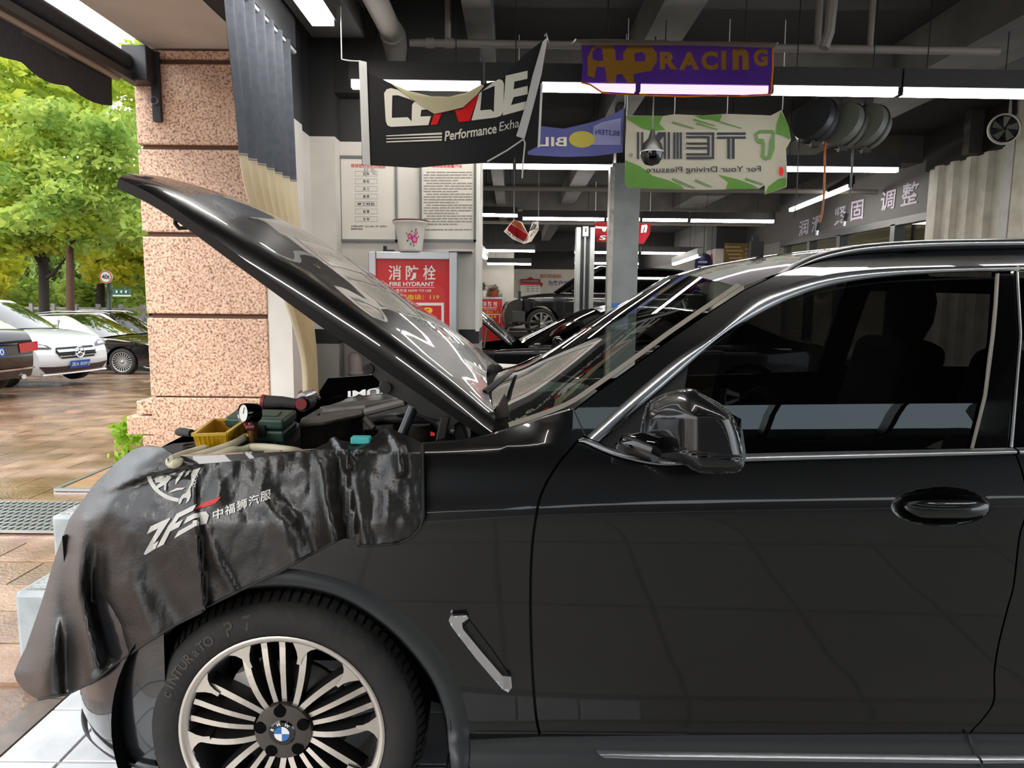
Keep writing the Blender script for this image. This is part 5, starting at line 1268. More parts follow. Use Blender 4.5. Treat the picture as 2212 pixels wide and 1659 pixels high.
for ch, x0, x1, y0, y1 in (('R', 890, 1075, 200, 385), ('A', 1090, 1300, 205, 388), ('C', 1320, 1495, 195, 390), ('I', 1530, 1580, 190, 388), ('n', 1645, 1815, 165, 388), ('G', 1865, 2012, 168, 352)):
    print2d('printed_letter', [qtext(ch, [(o8[0]+k8*x, o8[1]+k8*y) for x, y in ((x0, y0), (x1, y0), (x1, y1), (x0, y1))], bold=.05)], lp8, YEB, ab)
tr_ = [(o8[0]+k8*x, o8[1]+k8*y) for x, y in ((75, 520), (170, 545), (290, 625), (700, 650), (1150, 665), (1450, 655), (1750, 660), (2045, 645))]
MB().tube([at(x, y, YA(x, y)) for x, y in tr_], .006, 6).build('trim', ORT, ab, smooth='all')
MB().tube([at(1669, 104, YA(1669, 104)), at(1669, 150, YA(1669, 150)), at(1665, 204, YA(1665, 204))], .006, 6).build('trim', ORT, ab, smooth='all')
cloth('rolled_top', [(1244, 85), (1300, 84), (1450, 88), (1600, 90), (1680, 92), (1672, 104), (1500, 98), (1256, 98)], lambda x, y: YA(x, y)-.02-.05*math.sin((y-84)/14*PI*.5), clothmat('brown_banner_hem', '#5b5147', .2), ab)
for x, y in ((1244, 85), (1680, 93)): MB().tube([at(x, y, 4.62), (at(x, y, 4.62).x, 5.07, 3.165)], .005, 5).build('tie', WST, ab)
# ---- blue banner seen from behind
BLU = clothmat('blue_banner_cloth', '#565a8f', .3); lb_ = clothmat('pale_blue_panel', '#9094bd', .3)
Yq = 6.0
def YQ(x, y): return Yq + .02*math.sin(x*.05) + .0003*(y-300)*math.sin(x*.03)
qb = thing('banner', 'slack blue suspension banner seen from its back beside the green one', 'banner', at(1250, 335, Yq))
cloth('cloth', [(1140, 266), (1166, 272), (1218, 278), (1286, 262), (1330, 244), (1348, 233), (1346, 290), (1345, 329), (1286, 337), (1220, 339), (1160, 336), (1140, 334)], YQ, BLU, qb)
lq = pxlift(lambda x, y: YQ(x, y)-.008)
print2d('printed_panel', [poly2(nv([(1282, 273), (1300, 264), (1341, 255), (1341, 313), (1280, 313)]))], lq, lb_, qb, cut=(10, 10))
print2d('printed_oval', [disc2(1257, -301, 28, 18)], pxlift(lambda x, y: YQ(x, y)-.012), clothmat('yellow_oval', '#b9ad4f', .3), qb, cut=(10, 10))
V, Fc = fittext('BIL', 0, 1, 0, 1, bold=.02); print2d('printed_words', [([(1224-60*x, -(316-20*y)) for x, y in V], Fc)], pxlift(lambda x, y: YQ(x, y)-.012), WPB, qb)['kind'] = 'stuff'
V, Fc = fittext('BILSTEIN', 0, 1, 0, 1, bold=.02); print2d('printed_words', [([(1338-52*x, -(294-4*x-11*y)) for x, y in V], Fc)], pxlift(lambda x, y: YQ(x, y)-.014), clothmat('dark_blue_print', '#3a3d6e', .2), qb)['kind'] = 'stuff'
MB().tube([at(1348, 234, Yq), at(1350, 226, Yq+.1), (at(1350, 226, Yq+.1).x, 6.12, 3.6)], .005, 5).build('tie', WST, qb)
MB().tube([at(1140, 268, Yq), at(1120, 250, Yq+.3), (at(1120, 250, Yq).x, 6.15, 3.6)], .005, 5).build('tie', WST, qb)
# ---- green and white banner seen from behind
GWH = clothmat('white_tein_cloth', '#9d9a8c', .4); GGR = clothmat('green_banner_print', '#56803a', .4); GDK = clothmat('dark_banner_print', '#2e3038', .15); DGR = clothmat('moss_banner_print', '#5a7a47', .3)
k6 = .27125; o6 = (1150, 50)
def c6(L): return [(o6[0]+k6*x, -(o6[1]+k6*y)) for x, y in L]
def YT(x, y): return 5.75 + .018*math.sin(x*.035) + .05*sstep(1670, 1705, x)*math.sin(y*.05)
tb_ = thing('banner', 'white and green suspension banner seen from its back with mirrored lettering', 'banner', at(1520, 410, 5.75))
cloth('cloth', [(x, -y) for x, y in c6([(750, 735), (1050, 738), (1130, 725), (1350, 735), (1550, 722), (1900, 735), (1985, 690), (2040, 820), (2060, 930), (2020, 1000), (2030, 1200), (2025, 1305), (1850, 1365), (1850, 1290), (1800, 1320), (1340, 1328), (900, 1318), (760, 1312), (736, 1280), (738, 1000)])], YT, GWH, tb_)
lt = pxlift(lambda x, y: YT(x, y)-.008); lt2 = pxlift(lambda x, y: YT(x, y)-.014)
for pl in ([(750, 740), (1040, 738), (1010, 800), (1060, 850), (960, 860), (880, 840), (800, 790), (760, 770)], [(740, 1090), (860, 1140), (960, 1215), (1080, 1250), (1180, 1290), (1210, 1320), (900, 1315), (760, 1308), (738, 1280)],
           [(1540, 1322), (1560, 1260), (1480, 1205), (1640, 1245), (1760, 1290), (1800, 1318)], [(1290, 738), (1510, 728), (1490, 790), (1420, 770), (1350, 765)], [(1880, 1300), (1960, 1240), (2020, 1230), (2020, 1300), (1855, 1360)], [(1980, 700), (2040, 820), (2055, 930), (2000, 900), (1940, 880), (1945, 800)]):
    print2d('printed_patch', [poly2(c6(pl))], lt, GGR, tb_, cut=(14, 14))
strokes = [[(1120+a, 780+b), (1290+a, 835+b), (1280+a, 842+b), (1110+a, 795+b)] for a, b in ((0, 0), (170, -20), (190, 10), (380, 0))] + [[(1300, 1240), (1430, 1300), (1420, 1306), (1290, 1255)], [(1120, 1230), (1300, 1310), (1285, 1315), (1110, 1245)], [(1700, 1230), (1840, 1280), (1830, 1288), (1690, 1245)]]
print2d('brush_strokes', [poly2(c6(s)) for s in strokes], lt, DGR, tb_)['kind'] = 'stuff'
def bars(L): return [poly2(c6([(x0, y0), (x1, y0), (x1, y1), (x0, y1)])) for x0, y0, x1, y1 in L]
print2d('printed_letter', bars([(1470, 870, 1700, 890), (1470, 902, 1700, 920), (1552, 920, 1575, 1080), (1588, 920, 1611, 1080)]), lt2, GDK, tb_)['kind'] = 'stuff'
print2d('printed_letter', bars([(1428, 870, 1448, 1080), (1392, 900, 1412, 1055)] + [(1225, y, 1430, y+16) for y in (870, 1064)] + [(1225, y, 1395, y+16) for y in (898, 950, 985, 1035)]), lt2, GDK, tb_)['kind'] = 'stuff'
print2d('printed_letter', bars([(x, 870, x+17, 1080) for x in (1122, 1148, 1174)]), lt2, GDK, tb_)['kind'] = 'stuff'
print2d('printed_letter', bars([(x, 868, x+18, 1082) for x in (832, 866)]+[(x, 868, x+18, 1082) for x in (1046, 1078)])+[poly2(c6([(1000, 868), (1046, 868), (1046, 900), (900, 1082), (884, 1060)]))], lt2, GDK, tb_)['kind'] = 'stuff'
V, Fc = ring2(0, 0, 1, 1, .28, 30); lg = [(V, Fc)]
ol = [(1770, 880), (1810, 850), (1920, 850), (1930, 880), (1930, 1000), (1900, 1080), (1850, 1090), (1820, 1060), (1830, 960), (1790, 950)]
P6, T6, _q = fill(c6(ol), 12, holes=[c6([(1795, 885), (1825, 872), (1905, 875), (1908, 905), (1890, 940), (1885, 1020), (1870, 1060), (1850, 1060), (1855, 960), (1840, 920), (1800, 920)])])
print2d('printed_mark', [(P6, T6)], lt2, DGR, tb_)
V, Fc = fittext('For Your Driving Pleasure', 0, 1, 0, 1, bold=.01)
print2d('printed_words', [([(o6[0]+k6*(1820-912*x), -(o6[1]+k6*(1195+12*(1-x)*0-58*y+8*x))) for x, y in V], Fc)], lt2, GDK, tb_)['kind'] = 'stuff'
V, Fc = textmesh('®'); print2d('printed_mark', [([(o6[0]+k6*(800-45*x), -(o6[1]+k6*(1068-45*y))) for x, y in V], Fc)], lt2, GDK, tb_)
print2d('printed_dot', [disc2(o6[0]+k6*1980, -(o6[1]+k6*1180), 5, 10)], lt2, REDP, tb_)
for x, y in ((750, 735), (1130, 725), (1550, 722), (1990, 690)):
    px, py = o6[0]+k6*x, o6[1]+k6*y; MB().tube([at(px, py, 5.75), at(px+1, py-14, 5.8), (at(px, py, 5.75).x, 5.78, 3.6)], .004, 5).build('tie', WST, tb_)
# ---- pendant dome camera
dc = thing('dome_camera', 'black dome camera hanging on a thin cord before the green and white banner', 'camera', at(1408, 358, 5.3))
c0 = at(1408, 330, 5.3); r0 = 24/1530*5.35
MB().lathe([(.004, r0*2.0), (r0*.18, r0*1.8), (r0*.35, r0*1.2), (r0*.8, r0*.75), (r0*1.0, r0*.1)], c0, 'Z', 24).build('hood', mat('satin_black', '#191918', .4), dc, smooth='all')
MB().lathe([(r0*1.02, r0*.12), (r0*1.02, 0)], c0, 'Z', 24).build('ring', mat('grey_ring', '#8a8885', .4), dc, smooth='all')
MB().lathe([(r0*.98, 0), (r0*.92, -r0*.5), (r0*.6, -r0*.95), (0, -r0*1.12)], c0, 'Z', 24).build('dome', GLOSSB, dc, smooth='all')
MB().tube([c0+Vector((0, 0, r0*1.9)), (c0.x, c0.y, 3.6)], .006, 6).build('cord', BLK, dc)
# ---- notice boards on the wall
WB = mat('notice_board_face', '#d3cec4', .35, coat=.3); FRM = mat('grey_aluminium_frame', '#6f7170', .4, .4)
def board(label, x0, y0, x1, y1, Y, title, tx):
    b = thing('notice_board', label, 'notice board', at((x0+x1)/2, y1, Y)); a = at(x0, y1, Y); c_ = at(x1, y0, Y)
    bx('panel', (a.x, Y-.012, a.z), (c_.x, Y, c_.z), WB, b)
    for p, q in (((a.x, a.z), (a.x+.018, c_.z)), ((c_.x-.018, a.z), (c_.x, c_.z)), ((a.x, a.z), (c_.x, a.z+.018)), ((a.x, c_.z-.018), (c_.x, c_.z))):
        bx('frame_bar', (p[0], Y-.022, p[1]), (q[0], Y-.002, q[1]), FRM, b)
    print2d('title', [qtext(title, tx, bold=.03)], pxlift(Y-.0135), REDP, b)['kind'] = 'stuff'
    return b
YN = 5.468
b1 = board('framed flow chart notice board with seven boxed steps on the white wall', 735, 338, 858, 522, YN, '维修服务业务流程图', [(758, 353), (832, 355), (832, 364), (758, 362)])
for i, t in enumerate(('接 车', '预 检', '派 工', '维 修', '竣工检验', '结 算', '交 车')):
    y = 375.5+16.3*i
    w = 19 if len(t) == 4 else 7
    print2d('step_label', [qtext(t, [(791-w, y-3.5), (791+w, y-3.5), (791+w, y+3.5), (791-w, y+3.5)], bold=.03)], pxlift(YN-.0135), BLACKP, b1)['kind'] = 'stuff'
    print2d('step_box', [rect2(767, -(y+5.5), 815, -(y+5)), rect2(767, -(y-5), 815, -(y-5.5)), rect2(767, -(y+5), 767.5, -(y-5)), rect2(814.5, -(y+5), 815, -(y-5))], pxlift(YN-.0135), GREYP, b1)['kind'] = 'stuff'
print2d('footer', [qtext('正常营业时间：8:30-18:00（周一至周日）', [(758, 486.5), (836, 487), (836, 491), (758, 491)], bold=.02), qtext('维修预约电话', [(758, 492.5), (783, 492.5), (783, 497), (758, 497)], bold=.02)], pxlift(YN-.0135), BLACKP, b1)['kind'] = 'stuff'
b2 = board('framed notice board full of small printed paragraphs on the white wall', 907, 340, 1029, 522, YN, '维修服务质量承诺', [(933, 355), (998, 356), (998, 363), (933, 362)])
items = []; random.seed(3)
for i in range(22):
    y = 371+5.9*i; x = 915 if i % 4 else 921
    if i in (20,): continue
    xe = 1020 if i % 4 != 3 else 990
    while x < xe:
        w = random.uniform(6, 16); items.append(rect2(x, -(y+2.6), min(xe, x+w), -(y))); x += w+random.uniform(.6, 2.5)
print2d('small_print', items, pxlift(YN-.0135), mat('faint_print', '#8b867d', .7), b2)['kind'] = 'stuff'
# ---- fire hydrant cabinet and the pot on it
ALF = mat('brushed_cabinet_frame', '#b9babb', .3, .8); REDC = mat('hydrant_red_glass', '#c81616', .45, coat=.1)
def hydrant(label, x0, x1, y0, y1, Y, k, full=True):
    h = thing('hydrant_cabinet', label, 'cabinet', at((x0+x1)/2, y1, Y)); a = at(x0, y1, Y-.16); c_ = at(x1, y0, Y-.16); f = .055
    bx('box', (a.x, Y-.15, 0), (c_.x, Y, c_.z), GREYST, h)
    for p, q in (((a.x, 0), (a.x+f, c_.z)), ((c_.x-f, 0), (c_.x, c_.z)), ((a.x+f, c_.z-f), (c_.x-f, c_.z)), ((a.x+f, 0), (c_.x-f, .06))):
        bx('frame_bar', (p[0], Y-.175, p[1]), (q[0], Y-.13, q[1]), ALF, h, bevel=.006)
    d = bx('door', (a.x+f, Y-.152, .06), (c_.x-f, Y-.148, c_.z-f), REDC, h)
    L = pxlift(Y-.155); L0 = L
    def bxq(u0, u1, v0, v1): return [(x0+(x1-x0)*u0, y0+k*v0), (x0+(x1-x0)*u1, y0+k*v0), (x0+(x1-x0)*u1, y0+k*v1), (x0+(x1-x0)*u0, y0+k*v1)]
    for i, ch in enumerate('消防栓'): print2d('printed_letter', [qtext(ch, bxq(.21+.2*i, .355+.2*i, 28, 60), bold=.03)], L, WHITEP, d)
    print2d('printed_words', [qtext('FIRE HYDRANT', bxq(.22, .735, 64, 73), bold=.025), qtext('使用方法 HOW TO USE', bxq(.25, .705, 79, 86), bold=.015)], L, WHITEP, d)['kind'] = 'stuff'
    print2d('printed_rule', [rect2(x0+(x1-x0)*.22, -(y0+k*76.2), x0+(x1-x0)*.74, -(y0+k*75.4))], L, WHITEP, d)
    print2d('printed_phone', [qtext('火警电话：119', bxq(.26, .795, 91, 102), bold=.025)], L, mat('yellow_print', '#f0c419', .5), d)['kind'] = 'stuff'
    print2d('printed_panel', [rect2(x0+(x1-x0)*.3, -(y0+k*170), x0+(x1-x0)*.85, -(y0+k*109))], L, WHITEP, d)
    print2d('printed_panel_red', [poly2(nv(bxq(.33, .82, 115, 168)))], pxlift(Y-.157), REDP, d)
    print2d('printed_number', [qtext('119', bxq(.42, .72, 119, 136), bold=.04)], pxlift(Y-.159), mat('yellow_print'), d)
    return h
hydrant('red fire hydrant cabinet with aluminium frame under the notice boards', 800, 987, 545, 800, 5.47, 1.0)
wdg = thing('shelf_offcut', 'dark metal offcut lying on top of the hydrant cabinet', 'metal strip', at(1000, 550, 5.4))
MB().box(at(995, 549, 5.42)+Vector((0, 0, .012)), (.17, .1, .012)).build('strip', BLK, wdg)
MB().box(at(840, 541, 5.4), (.08, .05, .008)).box(at(832, 536, 5.4), (.02, .05, .03)).build('curl', BLK, wdg)
pq = at(887, 544, 5.335); pot = thing('flower_pot', 'white enamel pot printed with pink roses on the hydrant cabinet', 'pot', pq)
s_ = .0035*5.4/5.4
PWH = mat('white_enamel', '#cfcac1', .25, coat=.4)
MB().lathe([(0, 0), (.085, 0), (.088, .015), (.108, .17), (.125, .205), (.132, .21), (.128, .222), (.115, .215), (.1, .17), (0, .16)], pq, 'Z', 32).build('bowl', PWH, pot, smooth='all')
MB().lathe([(.128, .218), (.133, .224), (.126, .230), (.112, .222)], pq, 'Z', 32).build('rim', mat('dark_red_rim', '#5c1a1d', .3), pot, smooth='all')
def LPot(u, v):
    r = .088+.02*min(1, max(0, v/.17))+.001; return pq+Vector((r*math.sin(u/r*.8), -r*math.cos(u/r*.8), v))
PINK = mat('rose_print', '#b93a72', .4); LEAFP = mat('leaf_print', '#23332a', .5)
for (u, v, r) in ((.012, .105, .022), (.055, .085, .03), (.07, .13, .016)):
    print2d('printed_rose', [([(u+r*math.cos(a)*(1+.15*math.sin(5*a)), v+r*math.sin(a)*(1+.15*math.sin(5*a))) for a in np.linspace(0, 2*PI, 21)[:-1]], [tuple(range(20))])], LPot, PINK, pot)
    print2d('printed_petal', [([(u+r*.5*math.cos(a), v+r*.5*math.sin(a)) for a in np.linspace(0, 2*PI, 13)[:-1]], [tuple(range(12))])], lambda a, b: LPot(a, b)+Vector((0, -.001, 0)), mat('pale_rose_print', '#d487aa', .4), pot)
print2d('printed_leaves', [poly2([(u, v), (u+a*.5-b*.3, v+b*.5+a*.3), (u+a, v+b), (u+a*.5+b*.3, v+b*.5-a*.3)]) for u, v, a, b in ((.0, .08, -.02, -.012), (.03, .13, .0, .02), (.05, .05, -.01, -.018), (.085, .1, .02, .01), (.02, .06, -.006, -.02), (.06, .15, .02, .01), (-.01, .12, -.014, .012))], LPot, LEAFP, pot)['kind'] = 'stuff'
# wall pipe and its elbow behind the curtain tail
dp = thing('drain_pipe', 'short grey drain pipe bend against the lower wall', 'pipe', (-1.16, 5.3, 0))
MB().tube([at(768, 900, 5.25), at(768, 850, 5.25), at(768, 800, 5.25), at(768, 782, 5.27), at(766, 776, 5.33), at(766, 774, 5.47)], .05, 12).build('pipe', mat('grey_drain', '#6b625d', .6), dp, smooth='all')
for y in (855, 810): MB().tube([at(768, y, 5.25), at(768, y-8, 5.25)], .058, 12).build('collar', mat('grey_drain'), dp, smooth='all')
# ---- lift posts
l1 = thing('lift_post', 'broad pale grey post of the two-post lift with a blue-topped notice', 'lift', (1.08, 7.15, 0))
LPA = mat('lift_grey_paint', '#9ba09f', .45, noise=(4, '#8a8f8e', .4, .7))
bx('column', (.945, 7.0, 0), (1.217, 7.3, 2.74), LPA, l1, bevel=.004)
bx('edge_guard', (.925, 6.995, 0), (.968, 7.04, 2.7), mat('scuffed_white_edge', '#c9c6bd', .5, noise=(9, '#8d857a', .5, .7)), l1)
bx('cap_plate', (.98, 7.02, 2.74), (1.06, 7.2, 3.3), BLK, l1)
n1 = at(1320, 690, 6.99); n2 = at(1358, 655, 6.99)
bx('notice_sheet', (n1.x, 6.992, n1.z-.1), (n2.x, 6.999, n2.z), mat('pale_blue_sheet', '#c3cfe0', .5), l1)
bx('notice_header', (n1.x, 6.988, n2.z-.05), (n2.x, 6.993, n2.z), mat('mid_blue_print', '#4a76c4', .5), l1)
l2 = thing('lift_post', 'narrow channel-shaped lift post standing before the raised car', 'lift', (1.3, 13.1, 0))
bx('flange', (1.135, 12.95, 0), (1.21, 13.25, 2.7), LPA, l2); bx('flange', (1.385, 12.95, 0), (1.462, 13.25, 2.7), LPA, l2)
bx('web', (1.21, 13.15, 0), (1.385, 13.25, 2.68), mat('dark_channel', '#4f5350', .6), l2); bx('screw', (1.285, 13.06, 0), (1.315, 13.09, 2.6), SATIN, l2)
bx('top_plate', (1.25, 13.0, 2.55), (1.35, 13.05, 2.72), WHITEST, l2); bx('top_slot', (1.285, 12.994, 2.62), (1.315, 13.0, 2.69), BLK, l2)
# runways + wheel clamp of the far lift
rw = thing('lift_runway', 'dark steel lift runways carrying the raised black car', 'lift', (2.2, 17.4, 0))
for y in (16.5, 17.95): bx('runway', (-.3, y, .36), (4.55, y+.5, .45), BLK, rw)
for x in (.0, 4.4): bx('cross_beam', (x, 16.3, .2), (x+.2, 18.7, .36), BLK, rw)
for x in (.0, 4.4):
    for y in (16.25, 18.6): bx('leg', (x, y, 0), (x+.2, y+.12, .4), BLK, rw)
wc = thing('wheel_clamp', 'black wheel alignment clamp with bars on the raised front wheel', 'clamp', at(1130, 712, 16.3))
MB().tube([at(1092, 712, 16.3), at(1097, 700, 16.3), at(1112, 697, 16.3), at(1164, 697, 16.3)], .03, 8).build('upper_bar', BLK, wc, smooth='all')
MB().tube([at(1100, 712, 16.3), at(1164, 711, 16.3)], .03, 8).build('lower_bar', BLK, wc, smooth='all')
MB().box(at(1122, 665, 16.25), (.06, .06, .75)).build('target_post', BLK, wc); MB().box(at(1120, 684, 16.25), (.3, .1, .26)).build('sensor_head', mat('dark_grey_sensor', '#2e3134', .5), wc, bevel=.02)
MB().box(at(1164, 703, 16.35), (.06, .1, .25)).build('wheel_hook', BLK, wc)
MB().box(at(1118, 722, 16.4), (.5, .3, .1)).build('turn_plate', BLK, wc)
# ---- things at the back of the shop
hydrant('smaller-looking red hydrant cabinet below the potted plants at the far column', 1030, 1089, 642, 730, 18.7, .33)
def potplant(label, px, py, Y, w, h, colp, leafcol, droop):
    q = at(px, py, Y); k = Y/1530; t = thing('potted_plant', label, 'plant', q)
    MB().lathe([(0, 0), (w*.32*k, 0), (w*.45*k, h*.42*k), (w*.40*k, h*.42*k), (0, h*.38*k)], q, 'Z', 16).build('pot', mat(colp[0], colp[1], .6), t, smooth=True)
    random.seed(int(px)); lf = MB()
    for i in range(90):
        a = random.uniform(0, 2*PI); r = random.uniform(.1, .75)*w*k*.62; z = h*k*(.42+random.uniform(.05, .62)*(1 if not droop else .9)) - (droop*r*.9)
        p0 = q+Vector((r*math.cos(a), r*math.sin(a)*.8, z)); d = Vector((math.cos(a), math.sin(a), random.uniform(-.6, .5)))*w*k*.16; n_ = Vector((-d.y, d.x, .3*d.length))*.45
        lf.add([p0-d, p0+n_, p0+d, p0-n_], [(0, 1, 2, 3)])
    o = lf.build('foliage', mat(leafcol[0], leafcol[1], .6), t); o['kind'] = 'stuff'
potplant('leafy green plant in a white pot on the far hydrant cabinet', 1043, 641, 18.6, 20, 30, ('white_pot', '#d8d6d0'), ('plant_green', '#3e5a2e'), .0)
potplant('withered brown plant in a terracotta pot on the far hydrant cabinet', 1066, 641, 18.6, 26, 28, ('terracotta', '#9c4a2d'), ('withered_leaf', '#7a5540'), .5)
for i, x in enumerate((1078, 1083)):
    q = at(x, 643, 18.6); bt = MB().lathe([(0, 0), (.028, 0), (.03, .08), (.012, .11), (.012, .14), (0, .14)], q, 'Z', 10).build('bottle', mat('grey_bottle', '#8c8c84', .3), None, smooth='all')
    tag(bt, 'small grey bottle beside the withered plant', 'bottle', 'small bottles on the far cabinet')
pb = thing('price_board', 'red and white price board on the wall behind the raised bonnet', 'sign', at(1146, 630, 29.95))
a = at(1124, 634, 29.95); c_ = at(1167, 603, 29.95)
bx('panel', (a.x, 29.9, a.z-.3), (c_.x, 29.96, c_.z), WHITEP, pb)
bx('header', (a.x, 29.87, at(1124, 611, 29.95).z), (c_.x, 29.9, c_.z), mat('dark_red_print', '#7d1216', .5), pb)
bx('header_strip', (a.x, 29.87, at(1124, 615.5, 29.95).z), (c_.x, 29.9, at(1124, 611.4, 29.95).z), REDP, pb)
MB().prism([at(x, y, 29.9) for x, y in ((1168, 609), (1173, 613), (1170, 620), (1166, 617))], (0, .03, 0)).build('arrow', mat('dark_red_print'), pb)
MB().prism([at(x, y, 29.9) for x, y in ((1136, 603), (1146, 598), (1154, 603))], (0, .03, 0)).build('crest', mat('dark_red_print'), pb)
print2d('small_print', [rect2(x, -(y+1.6), x+7, -y) for y in (618, 623, 628) for x in (1137, 1147, 1157)]+[rect2(1128, -608.5, 1163, -605.5)], pxlift(29.86), mat('faint_print'), pb)['kind'] = 'stuff'
for s, x0, x1, y0, y1, mm in (('我们的目标:', 1166, 1214, 592, 601, mat('brick_red_letters', '#b1472f', .6)), ('为客户创造价值', 1184, 1262, 606, 617, NAVYP), ('用车更', 1284, 1312, 622, 628, NAVYP)):
    o = print2d('lettering', [qtext(s, [(x0, y0), (x1, y0), (x1, y1), (x0, y1)], bold=.03)], pxlift(29.97), mm, wb); o['kind'] = 'stuff'
# far flags
of = thing('flag', 'orange and red advertising flag drooping below the far LED tubes', 'flag', at(1126, 527, 12.0))
cloth('cloth', [(1088, 500), (1110, 474), (1128, 480), (1141, 506), (1150, 480), (1163, 478), (1164, 496), (1148, 522), (1132, 527), (1108, 517)], lambda x, y: 12.0+.1*math.sin(x*.15), clothmat('white_flag_cloth', '#cfc6bb', .3), of, step=6)
print2d('red_field', [poly2(nv([(1098, 490), (1104, 484), (1141, 507), (1132, 522), (1112, 510), (1096, 497)]))], pxlift(lambda x, y: 11.96+.1*math.sin(x*.15)), clothmat('flag_red', '#b8232f', .3), of, cut=(6, 6))
print2d('orange_field', [poly2(nv([(1104, 483), (1112, 475), (1126, 482), (1140, 506)]))], pxlift(lambda x, y: 11.95+.1*math.sin(x*.15)), clothmat('flag_orange', '#c66a3d', .3), of, cut=(6, 6))
print2d('dark_field', [poly2(nv([(1143, 500), (1152, 482), (1160, 486), (1156, 495)]))], pxlift(lambda x, y: 11.95+.1*math.sin(x*.15)), BLACKP, of, cut=(6, 6))
print2d('printed_words', [qtext('THE WORLD\'S', [(1095, 499), (1130, 518), (1128, 524), (1093, 505)], bold=.02), qtext('BEST AIR FILTER', [(1134, 516), (1163, 490), (1164, 495), (1136, 522)], bold=.02)], pxlift(lambda x, y: 11.94+.1*math.sin(x*.15)), BLACKP, of)['kind'] = 'stuff'
for x, y in ((1110, 475), (1163, 479)): MB().tube([at(x, y, 12.0), (at(x, y, 12.0).x, 12.05, 3.6)], .008, 5).build('tie', WST, of)
rf = thing('flag', 'red flag with white letters hanging behind the broad lift post', 'flag', at(1346, 525, 13.5))
cloth('cloth', [(1284, 480), (1406, 482), (1404, 505), (1390, 527), (1288, 522)], lambda x, y: 13.6+.06*math.sin(x*.08), clothmat('flag_scarlet', '#b02a35', .3), rf, step=8)
print2d('printed_words', [qtext('S', [(1296, 508), (1310, 508), (1308, 519), (1294, 519)], bold=.04), qtext('n', [(1386, 486), (1400, 484), (1396, 502), (1384, 503)], bold=.06)], pxlift(lambda x, y: 13.56+.06*math.sin(x*.08)), WHITEP, rf)['kind'] = 'stuff'
print2d('printed_bar', [poly2(nv([(1286, 488), (1312, 490), (1308, 500), (1302, 500), (1300, 494), (1286, 493)]))], pxlift(lambda x, y: 13.56+.06*math.sin(x*.08)), WHITEP, rf)
for x in (1286, 1404): MB().tube([at(x, 481, 13.6), (at(x, 481, 13.6).x, 13.62, 3.6)], .008, 5).build('tie', WST, rf)
jk = thing('jersey', 'dark blue printed jersey hanging at the far end beside a red pennant', 'garment', at(1518, 595, 16))
cloth('cloth', [(1503, 552), (1520, 546), (1532, 550), (1540, 565), (1534, 590), (1505, 592), (1500, 575)], lambda x, y: 16+.05*math.sin(x*.3), clothmat('navy_cloth', '#272a45', .1), jk, step=6)
print2d('printed_words', [rect2(1508, -568, 1528, -564), rect2(1507, -577, 1526, -574), rect2(1509, -584, 1524, -581)], pxlift(15.93), mat('grey_lilac_print', '#9a98b0', .7), jk)['kind'] = 'stuff'
MB().tube([at(1520, 547, 16), (at(1520, 547, 16).x, 16, 3.6)], .008, 5).build('hanger', BLK, jk)
pn = MB().prism([at(x, y, 16.1) for x, y in ((1534, 550), (1540, 552), (1541, 590), (1530, 588))], (0, .02, 0)).build('pennant', clothmat('flag_scarlet'), None) if False else None
pnn = thing('pennant', 'narrow scarlet pennant hanging behind the blue jersey', 'flag', at(1536, 588, 16.2)); skin('cloth', [(1533, 552), (1539, 548), (1541, 588), (1530, 588)], lambda x, y: at(x, y, 16.2+.03*math.sin(x)), mat('scarlet_cloth', '#b5161c', .7), pnn, step=5, lip=.01); MB().tube([at(1537, 550, 16.2), (at(1537, 550, 16.2).x, 16.2, 3.6)], .006, 5).build('cord', BLK, pnn)
gp = thing('wall_poster', 'gold and brown poster on the far side wall', 'poster', at(1605, 580, 16.5)); 
bx('panel', tuple(at(1562, 600, 16.5)), tuple(at(1650, 526, 16.55)), mat('gold_brown_poster', '#6b5533', .4, noise=(3, '#8d7446', .4, .7)), gp)
print2d('printed_lines', [rect2(1566+3*i, -(535+8*i), 1600+5*(i % 2), -(532+8*i)) for i in range(6)]+[rect2(1610, -(540+9*i), 1640, -(537+9*i)) for i in range(3)], pxlift(16.48), mat('gold_print', '#b59a5a', .5), gp)['kind'] = 'stuff'
pc = struct(bx('wall_far_pier', (at(1535, 560, 17).x, 16.6, 0), (5.4, 17.4, 3.6), WALLW))
# ---- side wall with sign band and lit shop windows
lx = lambda X: (lambda u, v: atx(u, -v, X))
k7, o7 = .25407, (1650, 300)
def q7(*P): return [(o7[0]+k7*x, o7[1]+k7*y) for x, y in P]
SGL = mat('pale_sign_letters', '#b7aec0', .5)
for ch, q in (('润', ((302, 700), (382, 675), (375, 805), (295, 832))), ('滑', ((410, 668), (492, 640), (485, 772), (403, 800))), ('紧', ((605, 590), (700, 562), (692, 715), (595, 742))),
              ('固', ((745, 537), (850, 510), (840, 680), (735, 702))), ('调', ((1000, 455), (1125, 420), (1105, 590), (985, 622))), ('整', ((1183, 385), (1327, 350), (1303, 545), (1158, 577)))):
    print2d('sign_letter', [qtext(ch, q7(*q), bold=.025)], lx(5.352), SGL, wr)
WIN = glassmat('shop_window_glass', (.75, .78, .78), 1.5)
FB = mat('black_window_frame', '#101010', .4)
ys = [9.0, 10.22, 11.9, 13.1, 14.5]
